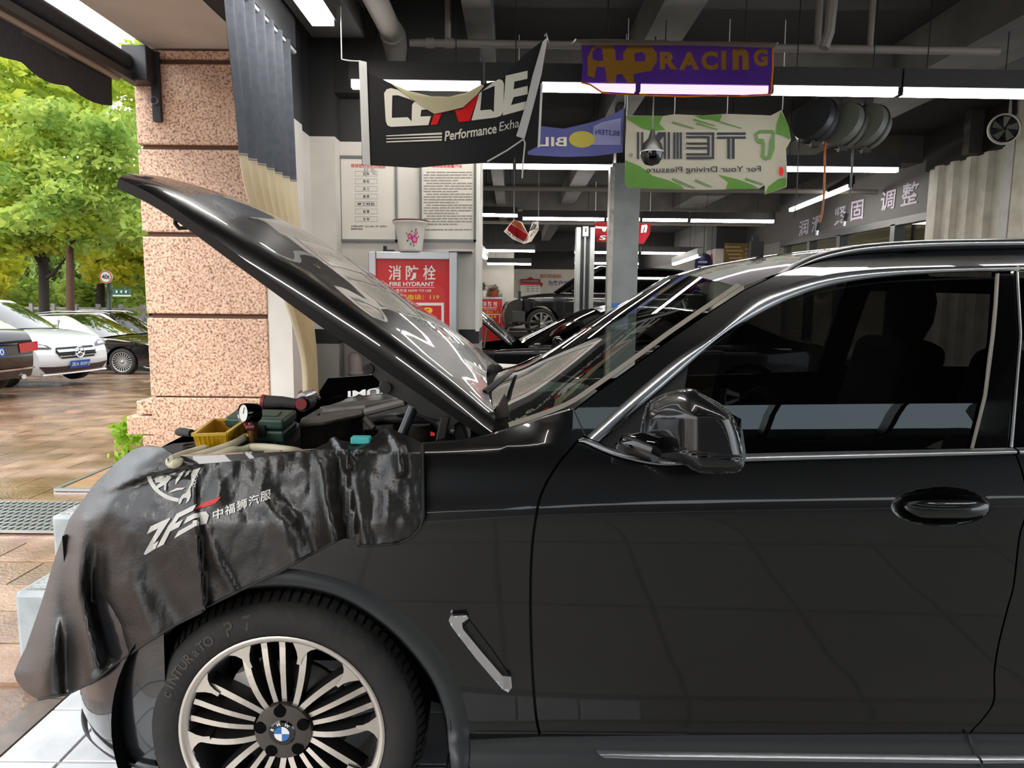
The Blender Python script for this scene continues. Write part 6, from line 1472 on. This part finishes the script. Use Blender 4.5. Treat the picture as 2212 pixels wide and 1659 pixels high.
for i in range(4):
    w = bpy.data.objects.new('window_%d' % (i+1), None); COL.objects.link(w); struct(w); w.location = (5.42, ys[i], 0)
    bx('window_pane', (5.43, ys[i]+.05, .5), (5.436, ys[i+1]-.05, 2.5), WIN, w)
    bx('window_frame', (5.36, ys[i], 2.5), (5.5, ys[i+1], 2.6), FB, w)
    bx('window_mullion', (5.36, ys[i]-.06, .4), (5.5, ys[i]+.06, 2.52), FB, w)
    bx('window_sill', (5.36, ys[i], .4), (5.5, ys[i+1], .5), FB, w)
bx('window_base', (5.38, 9.0, 0), (5.5, 14.5, .42), FB, bpy.data.objects['window_1'])
struct(bx('wall_office', (8.6, 8.8, 0), (8.8, 16, 3.0), mat('office_wall', '#b9b7a8', .7)))
struct(bx('wall_office_end', (5.6, 15.6, 0), (8.8, 15.8, 3.0), mat('office_wall')))
struct(bx('ceiling_office', (5.5, 7.4, 2.95), (8.8, 16, 3.0), mat('office_ceiling', '#c9c8c2', .8)))
for j, (y, lab) in enumerate(((9.6, 'office ceiling lamp behind the shop window pane next to the metal panels'), (12.4, 'office ceiling lamp behind the shop window under the sign letters'))):
    lp = thing('ceiling_lamp', lab, 'light', (7.0, y, 2.9)); bx('frame', (6.5, y-.22, 2.91), (7.7, y+.22, 2.95), WHITEST, lp); bx('diffuser', (6.53, y-.19, 2.9), (7.67, y+.19, 2.912), emat('office_lamp_glow', '#fff2dc', 14), lp)
arc = thing('arc_lamp', 'curved warm neon arc glowing behind the shop window', 'light', (7.5, 14, 2.2))
MB().tube([(7.4, 13.4+.9*math.cos(a), 2.1+.35*math.sin(a)) for a in np.linspace(.2, PI-.2, 14)], .02, 6).build('neon_tube', emat('warm_neon', '#ffd98a', 6), arc, smooth='all')
MB().box((7.42, 13.4, 2.40), (.03, .1, 1.1)).build('bracket', BLK, arc)
# corrugated white panelling nearer the viewer
CORR = mat('cream_metal_panel', '#cfcabb', .5, noise=(5, '#b8b2a2', .45, .7))
cp_ = bpy.data.objects.new('wall_panelling', None); COL.objects.link(cp_); struct(cp_)
def corr(y0, y1, X, zt0, zt1):
    n = int((y1-y0)/.28); 
    for i in range(n):
        ya = y0+(y1-y0)*i/n; yb = y0+(y1-y0)*(i+1)/n; zt = zt0+(zt1-zt0)*i/n; d = yb-ya
        prof = [(ya, 0), (ya+d*.12, -.05), (ya+d*.38, -.05), (ya+d*.5, 0), (yb, 0)]
        MB().grid([[(X+x, y, 0) for y, x in prof], [(X+x, y, zt) for y, x in prof]]).build('metal_panel', CORR, cp_)
corr(7.75, 9.3, 5.3, 3.1, 3.12)
bx('end_post', (5.2, 7.62, 0), (5.34, 7.76, 3.6), WHITEST, cp_)
bx('door_panel', (5.16, 7.1, 0), (5.3, 7.36, 3.6), CORR, cp_); bx('door_panel', (5.2, 7.37, 0), (5.32, 7.6, 3.6), CORR, cp_); bx('door_panel', (5.0, 6.4, 0), (5.15, 7.1, 3.6), CORR, cp_)
bx('upper_post', (5.15, 8.3, 3.12), (5.3, 8.42, 3.6), BEAMC, cp_); bx('upper_panel', (5.3, 7.7, 3.1), (5.4, 9.4, 3.6), DARKC, cp_)
# ---- hose reels under the ceiling and their hoses
REELM = mat('dark_reel_plastic', '#26272b', .4); REELG = mat('grey_reel_plastic', '#54564f', .5)
for i, (px, py, mm, lab) in enumerate(((1762, 262, REELM, 'black hose reel nearest the green and white banner'.replace('nearest', 'next to'), ), (1822, 272, REELG, 'grey hose reel with the orange hose hanging from the ceiling'), (1872, 275, REELG, 'grey hose reel beside the slanting ceiling beam'))):
    c0 = at(px, py, 6.5); t = thing('hose_reel', lab, 'hose reel', c0)
    ax = Vector((.75, .45, -.28)).normalized(); mt = ax.to_track_quat('Z', 'Y').to_matrix()
    MB().lathe([(0, -.085), (.10, -.085), (.19, -.07), (.205, 0), (.19, .07), (.10, .085), (0, .085)], c0, 'Z', 28, mtx=mt).build('drum_case', mm, t, smooth=True)
    MB().lathe([(.206, -.012), (.212, 0), (.206, .012)], c0, 'Z', 28, mtx=mt).build('seam_band', MBLK, t, smooth='all')
    MB().box((c0.x, c0.y, (c0.z+.2+3.6)/2), (.06, .06, 3.6-c0.z-.15)).build('hanger_bracket', BLK, t)
    MB().box(c0+Vector((-.02, -.05, -.2)), (.07, .07, .07)).build('outlet', MBLK, t, bevel=.01)
ORH = mat('orange_air_hose', '#9a5a2c', .45); GRH = mat('grey_air_hose', '#4a4a4a', .45)
for pts, Y, mm, lab in (([(1782, 305), (1781, 400), (1776, 460), (1770, 482)], 6.45, ORH, 'orange air hose hanging straight down from the middle reel'), ([(1843, 305), (1838, 400), (1830, 450), (1829, 462)], 6.45, GRH, 'grey air hose hanging down past the sign letters'), ([(1726, 300), (1722, 400), (1716, 470)], 6.5, mat('thin_black_cord', '#2c2b2a', .5), 'thin dark cable hanging beside the green and white banner')):
    h = thing('air_hose', lab, 'hose', at(*pts[-1], Y)); MB().tube([at(x, y, Y) for x, y in smoothline(pts, 3)], .010 if mm is not MATS['thin_black_cord'] else .005, 7).build('tube', mm, h, smooth='all')
    e = pts[-1]
    if mm is not MATS['thin_black_cord']:
        MB().tube([at(*e, Y), at(e[0]-4, e[1]+16, Y)], .018, 8).build('hose_stop', MBLK, h); MB().tube([at(e[0]-4, e[1]+16, Y), at(e[0]-6, e[1]+26, Y)], .012, 8).build('coupling', SATIN, h)
fq = at(2172, 277, 7.2); fn = thing('wall_fan', 'round dark wall fan with pale rim above the cream panels', 'fan', fq)
ax = Vector((-.75, -.5, -.35)).normalized(); mt = ax.to_track_quat('Z', 'Y').to_matrix()
MB().lathe([(0, -.06), (.10, -.05), (.14, 0), (.13, .03)], fq, 'Z', 24, mtx=mt).build('housing', REELM, fn, smooth=True)
MB().lathe([(.13, .02), (.147, .025), (.15, .04), (.135, .045)], fq, 'Z', 24, mtx=mt).build('rim', WHITEST, fn, smooth='all')
for k in range(5):
    a = 2*PI*k/5; MB().grid([[fq+mt@Vector((.02*math.cos(a), .02*math.sin(a), .02)), fq+mt@Vector((.12*math.cos(a-.25), .12*math.sin(a-.25), .025))], [fq+mt@Vector((.02*math.cos(a+.9), .02*math.sin(a+.9), .01)), fq+mt@Vector((.12*math.cos(a+.35), .12*math.sin(a+.35), .01))]]).build('blade', REELG, fn)
MB().tube([fq-ax*.05, fq-ax*.18+Vector((0, 0, .1)), (fq.x+.12, fq.y+.1, 3.6)], .025, 8).build('bracket', REELM, fn, smooth='all')
# ---- curtain at the bay mouth: grey cloth over clear vinyl, tied back at the foot
CUR = mat('grey_curtain_cloth', '#4a4f58', .8, noise=(20, '#3f444c', .4, .7))
VIN = bpy.data.materials.new('yellowed_clear_vinyl'); VIN.use_nodes = True
_n = VIN.node_tree.nodes; _l = VIN.node_tree.links; _b = _n['Principled BSDF']; _b.inputs['Base Color'].default_value = srgb('#cfc3a8'); _b.inputs['Roughness'].default_value = .25
_tr = _n.new('ShaderNodeBsdfTransparent'); _tr.inputs['Color'].default_value = srgb('#efe6d2'); _mx = _n.new('ShaderNodeMixShader'); _mx.inputs['Fac'].default_value = .55
_l.new(_tr.outputs[0], _mx.inputs[1]); _l.new(_b.outputs[0], _mx.inputs[2]); _l.new(_mx.outputs[0], _n['Material Output'].inputs['Surface'])
cu = thing('curtain', 'grey strip curtain with yellowed clear vinyl tied back at the bay mouth', 'curtain', (-1.45, 4.2, .5))
XC = -1.37
def curt(s, z):
    """s 0..1 along the gathered curtain (near to far); pleats; drawn in toward the tie at z=.85"""
    y0, y1 = 3.5, 4.46
    g = .12*sstep(3.0, 2.1, z)+.88*sstep(2.2, .95, z); yc = 3.98+.44*g; wdt = (1-.74*g)
    y = yc+(s-.5)*(y1-y0)*wdt
    ph = s*PI*13
    x = XC + .035*math.sin(ph)*(1-.45*g) + .10*g + .06*sstep(.85, .3, z)
    return Vector((x, y+.012*math.cos(ph*1.0), z))
def cgrid(z0, z1, n, s0=0, s1=1, ns=130): return [[curt(s0+(s1-s0)*i/ns, z0+(z1-z0)*j/n) for i in range(ns+1)] for j in range(n+1)]
MB().grid(cgrid(2.14, 2.96, 8)).build('cloth_header', CUR, cu, smooth='all')
MB().grid(cgrid(.3, 2.15, 34)).build('vinyl_sheet', VIN, cu, smooth='all')
MB().tube([(XC, 1.0, 2.95), (XC, 4.6, 2.95)], .018, 8).build('rail', SATIN, cu)
tz = .86; tp_ = [curt(i/12, tz)+Vector((-.03, -.01, 0)) for i in range(13)]
MB().tube(tp_ + [Vector((-1.30, 4.75, .80)), Vector((-1.28, 5.28, .70))], .006, 6).build('tie_wire', mat('rusty_wire', '#6b3a30', .7), cu)
# ================================================================== outside
# ---- awning
AWC = mat('charcoal_awning_cloth', '#3a3638', .85, noise=(40, '#322f31', .4, .7)); AWB = mat('awning_grey_metal', '#57534f', .45, .4); AWL = mat('awning_pale_bar', '#9c8d80', .4, .3)
aw = thing('awning', 'charcoal retractable awning with scalloped valance fixed to the pillar', 'awning', (-2.3, 4.5, 2.7))
MB().tube([(-2.35, -3.5, 2.845), (-2.35, 4.46, 2.845)], .05, 16).build('roller', AWC, aw, smooth=True)
MB().bar((-2.33, -3.5, 2.755), (-2.33, 4.5, 2.755), .045, .045).build('torsion_bar', AWB, aw)
MB().bar((-2.40, -3.5, 2.80), (-2.40, 4.36, 2.80), .03, .05).build('cassette_lip', mat('awning_grey_metal'), aw)
MB().tube([(-2.372, -3.5, 2.737), (-2.372, 4.41, 2.737)], .026, 12).build('front_bar', AWL, aw, smooth=True)
MB().bar((-2.40, -3.5, 2.775), (-2.385, 3.95, 2.715), .018, .05).build('folding_arm', AWB, aw)
MB().grid([[(-2.35, y, 2.896) for y in np.linspace(-3.5, 4.4, 9)], [(-2.40, y, 2.79) for y in np.linspace(-3.5, 4.38, 9)], [(-2.372, y, 2.764) for y in np.linspace(-3.5, 4.36, 9)]]).build('canvas', AWC, aw, smooth='all')
rows = [[], [], []]
for i in range(161):
    y = -3.5+7.88*i/160; sc = .03*abs(math.sin((y-4.38)*PI/.40))
    x = -2.385-.012*math.sin(y*5)
    rows[0].append((x, y, 2.728)); rows[1].append((x-.004, y, 2.63)); rows[2].append((x-.012-.01*math.sin(y*7), y, 2.535+(.028-sc)))
MB().grid(rows).build('valance', AWC, aw, smooth='all')
bk_ = bx('wall_bracket', (-2.37, 4.47, 2.735), (-2.22, 4.60, 2.94), mat('dark_bracket_steel', '#33343a', .45, .3), aw, bevel=.006)
bx('bracket_strap', (-2.25, 4.57, 2.52), (-2.20, 4.60, 2.935), mat('dark_bracket_steel'), aw)
for z, x in ((2.83, -2.245), (2.64, -2.23)): MB().tube([(x+.022*math.cos(a), 4.56, z+.022*math.sin(a)) for a in np.linspace(0, 2*PI, 13)], .004, 5, cap=False).build('ring_bolt', SATIN, aw)
# ---- cars in the yard
CHB = mat('brown_black_paint', '#1b1413', .22, coat=1)
def ytr(root, loc, rz): place(root, loc, rz)
def badge(name, parent, P, items, m): return print2d(name, items, P, m, parent)
r_, HW_, nx_, tx_ = gcar('car', 'black executive saloon with multi-spoke wheels parked beside the granite pillar', SEDAN, BPAINT, None, 0, glass=GWINL, spokes=22)
for s in (-1, 1): facepanel('headlamp', [(s*.5, .66), (s*.84, .67), (s*.82, .74), (s*.6, .75)], nx_, .012, LAMPG, r_)
facepanel('grille', [(-.42, .48), (.42, .48), (.46, .68), (-.46, .68)], nx_, .010, GLOSSB, r_); facepanel('lower_intake', [(-.7, .26), (.7, .26), (.74, .38), (-.74, .38)], nx_, .01, MBLK, r_)
place(r_, (-11.2, 18.42, gz(18.0)+.0), 0)
r_, HW_, nx_, tx_ = gcar('car', 'black estate parked behind the executive saloon', SUV, BPAINT, None, 0)
for s in (-1, 1): MB().tube([(-1.9, s*.68, 1.68), (-1.2, s*.70, 1.76), (.1, s*.70, 1.74), (.3, s*.70, 1.68)], .018, 8).build('roof_rail', SATIN, r_, smooth='all')
place(r_, (-12.35, 21.9, gz(21.5)), math.radians(2))
WPAINT = mat('white_car_paint', '#d9dadb', .25, coat=1)
r_, HW_, nx_, tx_ = gcar('car', 'white compact crossover with blue plate between the two black cars', GLA, WPAINT, None, 0, glass=GWINL)
def NP(off): return lambda y, z: Vector((nx_(y, z)+off, y, z))
for s in (-1, 1):
    h = facepanel('headlamp', [(s*.47, .70), (s*.80, .72), (s*.86, .80), (s*.70, .82), (s*.52, .76)], nx_, .014, GLOSSB, r_); facepanel('lamp_lens', [(s*.55, .73), (s*.78, .745), (s*.76, .79), (s*.6, .77)], nx_, .022, LAMPG, h)
gr = facepanel('grille', [(-.36, .52), (.36, .52), (.44, .64), (.40, .72), (-.40, .72), (-.44, .64)], nx_, .012, MBLK, r_)
for z in (.575, .66): facepanel('grille_bar', [(-.40, z-.022), (.40, z-.022), (.41, z+.022), (-.41, z+.022)], nx_, .03, CHROME, gr)
mxs = nx_(0, .62)
MB().tube([(mxs+.05, .095*math.cos(a), .62+.095*math.sin(a)) for a in np.linspace(0, 2*PI, 25)], .011, 6, cap=False).build('star_ring', CHROME, gr)
for k in range(3):
    a = PI/2+2*PI*k/3; MB().tube([(mxs+.05, 0, .62), (mxs+.05, .09*math.cos(a), .62+.09*math.sin(a))], [.02, .006], 6).build('star_arm', CHROME, gr)
lo_ = facepanel('lower_intake', [(-.62, .27), (.62, .27), (.76, .40), (.5, .38), (-.5, .38), (-.76, .40)], nx_, .012, mat('brown_grille', '#3a2a28', .6), r_)
facepanel('skid_strip', [(-.68, .235), (.68, .235), (.74, .275), (.5, .262), (-.5, .262), (-.74, .275)], nx_, .03, CHROME, r_)
def plate(parent, P, txt, y0, z0, flip=1):
    b = skin('number_plate', [(y0-.22, z0-.07), (y0+.22, z0-.07), (y0+.22, z0+.07), (y0-.22, z0+.07)], P(.035), PLATEB, parent, step=.1, eps=.01)
    V, Fc = fittext(txt, y0+flip*.20, y0-flip*.20, z0-.045, z0+.045, bold=.01); print2d('plate_letters', [(V, Fc)], P(.045), WHITEP, b)['kind'] = 'stuff'; return b
plate_ = globals()['plate']
plate_(r_, NP, '浙A R091J', 0, .40, -1)
place(r_, (-10.2, 13.6, gz(13.2)), math.radians(-14))
r_, HW_, nx_, tx_ = gcar('car', 'dark brown-black saloon seen from its tail with red lamp and blue plate', SEDAN, CHB, None, 0, glass=GWINL)
def TP(off): return lambda y, z: Vector((tx_(y, z)-off, y, z))
for s in (-1, 1):
    facepanel('tail_lamp', [(s*.50, .66), (s*.84, .68), (s*.86, .82), (s*.50, .80)], tx_, .012, TAILR, r_, sgn=-1)
facepanel('boot_chrome', [(-.48, .80), (.48, .80), (.48, .84), (-.48, .84)], tx_, .015, CHROME, r_, sgn=-1)
plate_(r_, TP, 'A 2530', 0, .70, 1)
MB().tube([(tx_(0, .93)-.012, .04*math.cos(a), .93+.04*math.sin(a)) for a in np.linspace(0, 2*PI, 17)], .012, 6, cap=False).build('boot_badge', CHROME, r_)
for s in (-.6, .6): MB().tube([(tx_(s, .3)-.03, s, .29), (tx_(s, .3)+.1, s, .29)], .04, 12).build('exhaust_tip', CHROME, r_)
facepanel('bumper_line', [(-.8, .40), (.8, .40), (.8, .43), (-.8, .43)], tx_, .012, CHROME, r_, sgn=-1)
_h = math.radians(163); place(r_, (-7.62+2.45*math.cos(_h), 10.2+2.45*math.sin(_h), gz(10.4)), _h)
# ---- parasol edge of a parked scooter
sc_ = thing('parasol', 'small white parasol over a scooter beyond the parked cars', 'parasol', at(4, 720, 20.6))
q = at(4, 690, 20.6)
MB().lathe([(0, .38), (.3, .30), (.5, .12), (.48, .10)], at(2, 690, 20.6)+Vector((0, 0, 0)), 'Z', 16).build('canopy', mat('white_parasol', '#dfe0e2', .6), sc_, smooth='all')
MB().tube([q+Vector((0, 0, .3)), (q.x, q.y, gz(20.6))], .015, 6).build('pole', SATIN, sc_)
MB().box((q.x-.1, q.y, gz(20.6)+.45), (.9, .3, .5)).build('scooter_body', mat('dark_scooter', '#2b2b2d', .5), sc_, bevel=.1)
for dx in (-.5, .4): MB().lathe([(.1, -.05), (.2, -.04), (.2, .04), (.1, .05)], (q.x+dx, q.y, gz(20.6)+.2), 'Y', 16).build('wheel', RUBBER, sc_, smooth='all')
# ---- fence along the yard
fe = thing('fence', 'grey concrete post and rail fence behind the parked cars', 'fence', (-18, 27, gz(27)))
FEM = mat('grey_concrete', '#7f7c76', .8, noise=(5, '#67645e', .4, .7))
zt = .86
for i in range(14):
    x = -21.6+.84*i*1.0
    MB().box((x, 27, (gz(27)+zt+.16)/2), (.13, .13, zt+.16-gz(27))).build('post', FEM, fe)
for z, h in ((zt-.02, .10), (zt-.42, .30)): bx('rail', (-22, 26.97, z-h/2), (-10.2, 27.03, z+h/2), FEM, fe)
bx('bank_wall', (-40, 27.4, -2), (-2, 27.8, -.1), FEM, None); struct(bpy.data.objects['bank_wall']); bpy.data.objects['bank_wall'].name = 'wall_bank'
# ---- signs
sg = thing('road_sign', 'round weight limit road sign on a dark post above the parked cars', 'sign', at(236, 690, 25))
MB().tube([at(236, 600, 25), at(236, 760, 25)], .075, 10).build('post', mat('dark_green_post', '#28332f', .5), sg, smooth='all')
c0 = at(229, 598, 24.9); rr = 12*24.9/1530*1.15
MB().lathe([(0, -.012), (rr, -.012), (rr, .012), (0, .012)], c0, 'Y', 28).build('disc', WHITEP, sg)
LS = lambda u, v: Vector((c0.x+u, c0.y-.02, c0.z+v))
print2d('red_ring', [ring2(0, 0, rr*.95, rr*.95, rr*.16, 32)], LS, REDP, sg)
V, Fc = fittext('40t', -rr*.62, rr*.62, -rr*.36, rr*.36, bold=.02); print2d('printed_number', [(V, Fc)], LS, BLACKP, sg)['kind'] = 'stuff'
st_ = thing('street_sign', 'green street name sign fixed to the dark post', 'sign', at(262, 640, 25))
a = at(244, 637, 24.95); b = at(281, 624, 24.95)
bx('panel', (a.x, 24.93, a.z), (b.x, 24.97, b.z), mat('street_green', '#0f5a48', .4), st_); bx('lower_strip', (a.x, 24.925, a.z-.05), (b.x, 24.97, a.z), WHITEP, st_)
print2d('printed_marks', [rect2(x, -632.5, x+4, -627.5) for x in (250, 260, 270)], pxlift(24.9), WHITEP, st_)['kind'] = 'stuff'
bx('bracket', (at(238, 630, 24.95).x, 24.94, a.z+.03), (a.x, 24.96, b.z-.03), BLK, st_)
# ---- trees
def leafmat(name, col, tr=.5):
    m = bpy.data.materials.new(name); m.use_nodes = True; n = m.node_tree.nodes; l = m.node_tree.links; b = n['Principled BSDF']
    b.inputs['Roughness'].default_value = .5; b.inputs['Specular IOR Level'].default_value = .3
    t = n.new('ShaderNodeTexNoise'); t.inputs['Scale'].default_value = .9; t.inputs['Detail'].default_value = 3; g = n.new('ShaderNodeNewGeometry')
    r = n.new('ShaderNodeValToRGB'); e = r.color_ramp.elements; e[0].position = .35; e[0].color = srgb(col[0]); e[1].position = .65; e[1].color = srgb(col[1])
    l.new(g.outputs['Position'], t.inputs['Vector']); l.new(t.outputs['Fac'], r.inputs['Fac']); l.new(r.outputs['Color'], b.inputs['Base Color'])
    tl = n.new('ShaderNodeBsdfTranslucent'); l.new(r.outputs['Color'], tl.inputs['Color']); mx = n.new('ShaderNodeMixShader'); mx.inputs['Fac'].default_value = tr
    l.new(b.outputs[0], mx.inputs[1]); l.new(tl.outputs[0], mx.inputs[2]); l.new(mx.outputs[0], n['Material Output'].inputs['Surface']); return m
LF1 = leafmat('spring_leaves', ('#93ab3a', '#c8d04e')); LF2 = leafmat('mid_green_leaves', ('#7d9d45', '#b3c45c')); LF3 = leafmat('willow_leaves', ('#6c8a45', '#a3b566')); LF4 = leafmat('yellow_green_leaves', ('#a7b02f', '#c9c23c'))
BARK = mat('dark_bark', '#2b241f', .9, bump=(20, .5)); BARK2 = mat('brown_bark', '#4b3626', .9, bump=(20, .5))
rng = np.random.default_rng(5)
def leaves(name, centers, radii, per, size, m, parent, flat=.55, droop=0.0):
    C = []; 
    for c_, r_0 in zip(centers, radii):
        d = rng.normal(size=(per, 3)); d /= np.linalg.norm(d, axis=1)[:, None]; rr_ = rng.random(per)**(1/2.4)
        C.append(np.array(c_)+d*rr_[:, None]*np.array(r_0))
    C = np.concatenate(C); n = len(C)
    a = rng.normal(size=(n, 3)); a[:, 2] = a[:, 2]*flat-droop; a /= np.linalg.norm(a, axis=1)[:, None]
    u = rng.normal(size=(n, 3)); u[:, 2] *= .5; w = np.cross(a, u); w /= np.linalg.norm(w, axis=1)[:, None]
    s = size*(.6+.8*rng.random(n))[:, None]
    V = np.stack([C-a*s, C+w*s*.45, C+a*s, C-w*s*.45], 1).reshape(-1, 3)
    me = bpy.data.meshes.new(name); me.vertices.add(4*n); me.vertices.foreach_set('co', V.ravel().astype(np.float32))
    me.loops.add(4*n); me.loops.foreach_set('vertex_index', np.arange(4*n, dtype=np.int32)); me.polygons.add(n); me.polygons.foreach_set('loop_start', np.arange(0, 4*n, 4, dtype=np.int32)); me.polygons.foreach_set('loop_total', np.full(n, 4, dtype=np.int32))
    me.update(); me.validate(); o = link(name, me, m, parent); o['kind'] = 'stuff'; return o
def tree(label, px, pyb, Y, crown, nC, per, size, m, bark, trunk_r, branches, fork=None, crad=(.9, .9, .45)):
    """crown = pixel box x0,y0,x1,y1 filled with leaf sprays at about depth Y"""
    q = at(px, pyb, Y); g = Vector((q.x, Y, gz(Y))); t = thing('tree', label, 'tree', g)
    top = at(px+4, crown[1]+(crown[3]-crown[1])*.35, Y)
    mid = at(px-1, crown[3], Y)
    MB().tube([g, at(px, (proj(g)[1]+crown[3])/2, Y), mid, top], [trunk_r*1.15, trunk_r, trunk_r*.9, trunk_r*.3], 10).build('trunk', bark, t, smooth='all')
    for (x0, y0, x1, y1, x2, y2, r) in branches: MB().tube([at(x0, y0, Y), at(x1, y1, Y-.2), at(x2, y2, Y-.5)], [r, r*.7, r*.3], 7).build('branch', bark, t, smooth='all')
    cs = []; rs = []
    for i in range(nC):
        x = crown[0]+(crown[2]-crown[0])*rng.random(); y = crown[1]+(crown[3]-crown[1])*rng.random()
        cs.append(tuple(at(x, y, Y+rng.uniform(-2.2, 2.2)))); rs.append(crad)
    leaves('foliage', cs, rs, per, size, m, t); return t
tree('street tree with thick black trunk and drooping side limb behind the fence', 95, 690, 25.0, (-90, 120, 190, 540), 60, 190, .17, LF1, BARK, .17, [(98, 600, 115, 592, 140, 560, .10), (100, 590, 80, 560, 60, 520, .09), (95, 520, 120, 470, 150, 420, .06)])
tree('slender brown-trunked street tree beside the black-trunked one', 152, 690, 23.5, (40, 230, 310, 545), 60, 170, .14, LF2, BARK2, .13, [(152, 540, 165, 500, 180, 470, .07), (150, 570, 150, 500, 130, 400, .06), (150, 480, 195, 420, 240, 330, .05)])
tree('tall street tree whose upper branches show dark against the sky', 215, 700, 29.0, (-60, 60, 320, 330), 46, 150, .17, LF1, BARK, .16, [(210, 330, 200, 260, 190, 180, .09), (205, 340, 240, 320, 290, 295, .07), (190, 240, 130, 190, 60, 260, .05)])
tree('yellow-green tree crowding against the granite pillar', 330, 700, 30.0, (225, 370, 420, 600), 44, 190, .17, LF4, BARK, .15, [])
tree('pale yellow-green tree at the far end of the fence', -30, 700, 28.6, (-160, 420, 25, 650), 30, 200, .17, LF4, BARK, .15, [])
# willows and shrubs beyond
wl = thing('willow', 'weeping willow with pale hanging strands beyond the fence', 'tree', (-23, 38, gz(38)))
MB().tube([(-23, 38, -1), (-23.2, 38, 2.4), (-22.5, 38, 4)], [.25, .2, .1], 8).build('trunk', BARK, wl, smooth='all')
cs = []; rs = []
for i in range(110):
    p_ = at(rng.uniform(40, 330), rng.uniform(520, 660), rng.uniform(36, 40)); cs.append(tuple(p_)); rs.append((.28, .3, 1.1))
leaves('foliage', cs, rs, 110, .2, LF3, wl, flat=1.0, droop=1.6)
sh = thing('hedge', 'loose mixed shrubs growing along the fence', 'hedge', (-20, 31, gz(31)))
cs = []; rs = []
for i in range(80): cs.append(tuple(at(rng.uniform(-80, 340), rng.uniform(620, 690), rng.uniform(29, 34)))); rs.append((.8, .8, .45))
leaves('foliage', cs, rs, 120, .16, LF2, sh)
fx = thing('far_trees', 'hazy dark trees closing the view beyond the willow', 'trees', (-35, 52, -1)); fx['kind'] = 'stuff'
cs = []; rs = []
for i in range(120): cs.append(tuple(at(rng.uniform(-80, 340), rng.uniform(470, 690), rng.uniform(46, 54)))); rs.append((1.6, 1.2, 1.2))
leaves('foliage', cs, rs, 110, .34, leafmat('far_leaves', ('#566f4b', '#83976a')), fx)
# ---- shrub at the pillar foot, steel blocks, gratings
sb = thing('shrub', 'small bright green leafy plant growing at the pillar plinth', 'plant', (-2.62, 4.85, gz(4.85)))
MB().tube([(-2.6, 4.9, 0), (-2.63, 4.88, .25), (-2.7, 4.85, .4)], .006, 5).build('stem', BARK2, sb)
cs = [(-2.68+.12*math.cos(k*1.9)*rng.random(), 4.85+.05*math.sin(k), .30+.24*rng.random()) for k in range(14)]
leaves('foliage', cs, [(.07, .06, .06)]*14, 14, .034, leafmat('fresh_leaves', ('#7fb02f', '#b5d24b')), sb, flat=.8)
STB = mat('pale_blue_grey_steel', '#a3abae', .45, noise=(9, '#8f979a', .45, .7)); TRD = mat('tread_plate', '#9a9b98', .4, .5, bump=(45, .6))
for (x0, x1, y0, y1, lab) in ((-2.36, -1.75, 3.52, 3.86, 'pale steel step block partly behind the wing cover, touching the grating side'), (-1.895, -1.45, 2.58, 2.92, 'pale steel step block standing at the tiled floor edge')):
    t = thing('step_block', lab, 'step', ((x0+x1)/2, (y0+y1)/2, 0)); z0 = gz(3)
    bx('body', (x0, y0, 0), (x1, y1, .32), STB, t, bevel=.018)
    tp_ = bx('tread', (x0+.03, y0+.03, .318), (x1-.03, y1-.03, .326), TRD, t)
    for i in range(8):
        yy = y0+.05+.034*i; MB().bar((x0+.05, yy, .328), (x1-.05, yy, .328), .012, .006).build('tread_rib', SATIN, tp_)
def grating(label, x0, x1, y0, y1, nx_b, ny_b):
    t = thing('drain_grating', label, 'grating', ((x0+x1)/2, (y0+y1)/2, .012)); z = .016
    bx('pit', (x0, y0, z-.004), (x1, y1, z-.001), mat('dark_pit', '#2e2a26', .4), t)
    for a, b in (((x0, y0), (x1, y0)), ((x0, y1), (x1, y1)), ((x0, y0), (x0, y1)), ((x1, y0), (x1, y1))): MB().bar((*a, z), (*b, z), .022, .012).build('frame_bar', SATIN, t)
    for i in range(1, nx_b): MB().bar((x0+(x1-x0)*i/nx_b, y0, z), (x0+(x1-x0)*i/nx_b, y1, z), .008, .008).build('bar', SATIN, t)
    for i in range(1, ny_b): MB().bar((x0, y0+(y1-y0)*i/ny_b, z), (x1, y0+(y1-y0)*i/ny_b, z), .014, .010).build('slat', SATIN, t)
grating('steel drain grating set in the wet paving behind the step block', -3.85, -2.55, 4.15, 4.75, 30, 8)
hf = thing('hatch_frame', 'bare steel hatch frame lying in the wet paving near the pillar', 'hatch', (-3.1, 5.4, .01))
for a, b in (((-3.37, 5.1), (-2.6, 5.1)), ((-3.37, 5.1), (-3.37, 5.85)), ((-3.37, 5.85), (-2.6, 5.85)), ((-2.6, 5.1), (-2.6, 5.85))): MB().bar((*a, .014+gz(a[1])), (*b, .014+gz(b[1])), .03, .02).build('frame_bar', SATIN, hf)
bx('hatch_lid', (-3.35, 5.12, -.004), (-2.62, 5.83, .008), mat('tan_paving', '#a57f58', .3, noise=(9, '#8a6747', .4, .7)), hf)
# wall of the building across the yard behind the viewer, seen only in reflections
struct(bx('wall_opposite', (-1.6, -6.6, 0), (9, -6.3, 3.2), mat('grey_opposite_wall', '#6e6c69', .8)))
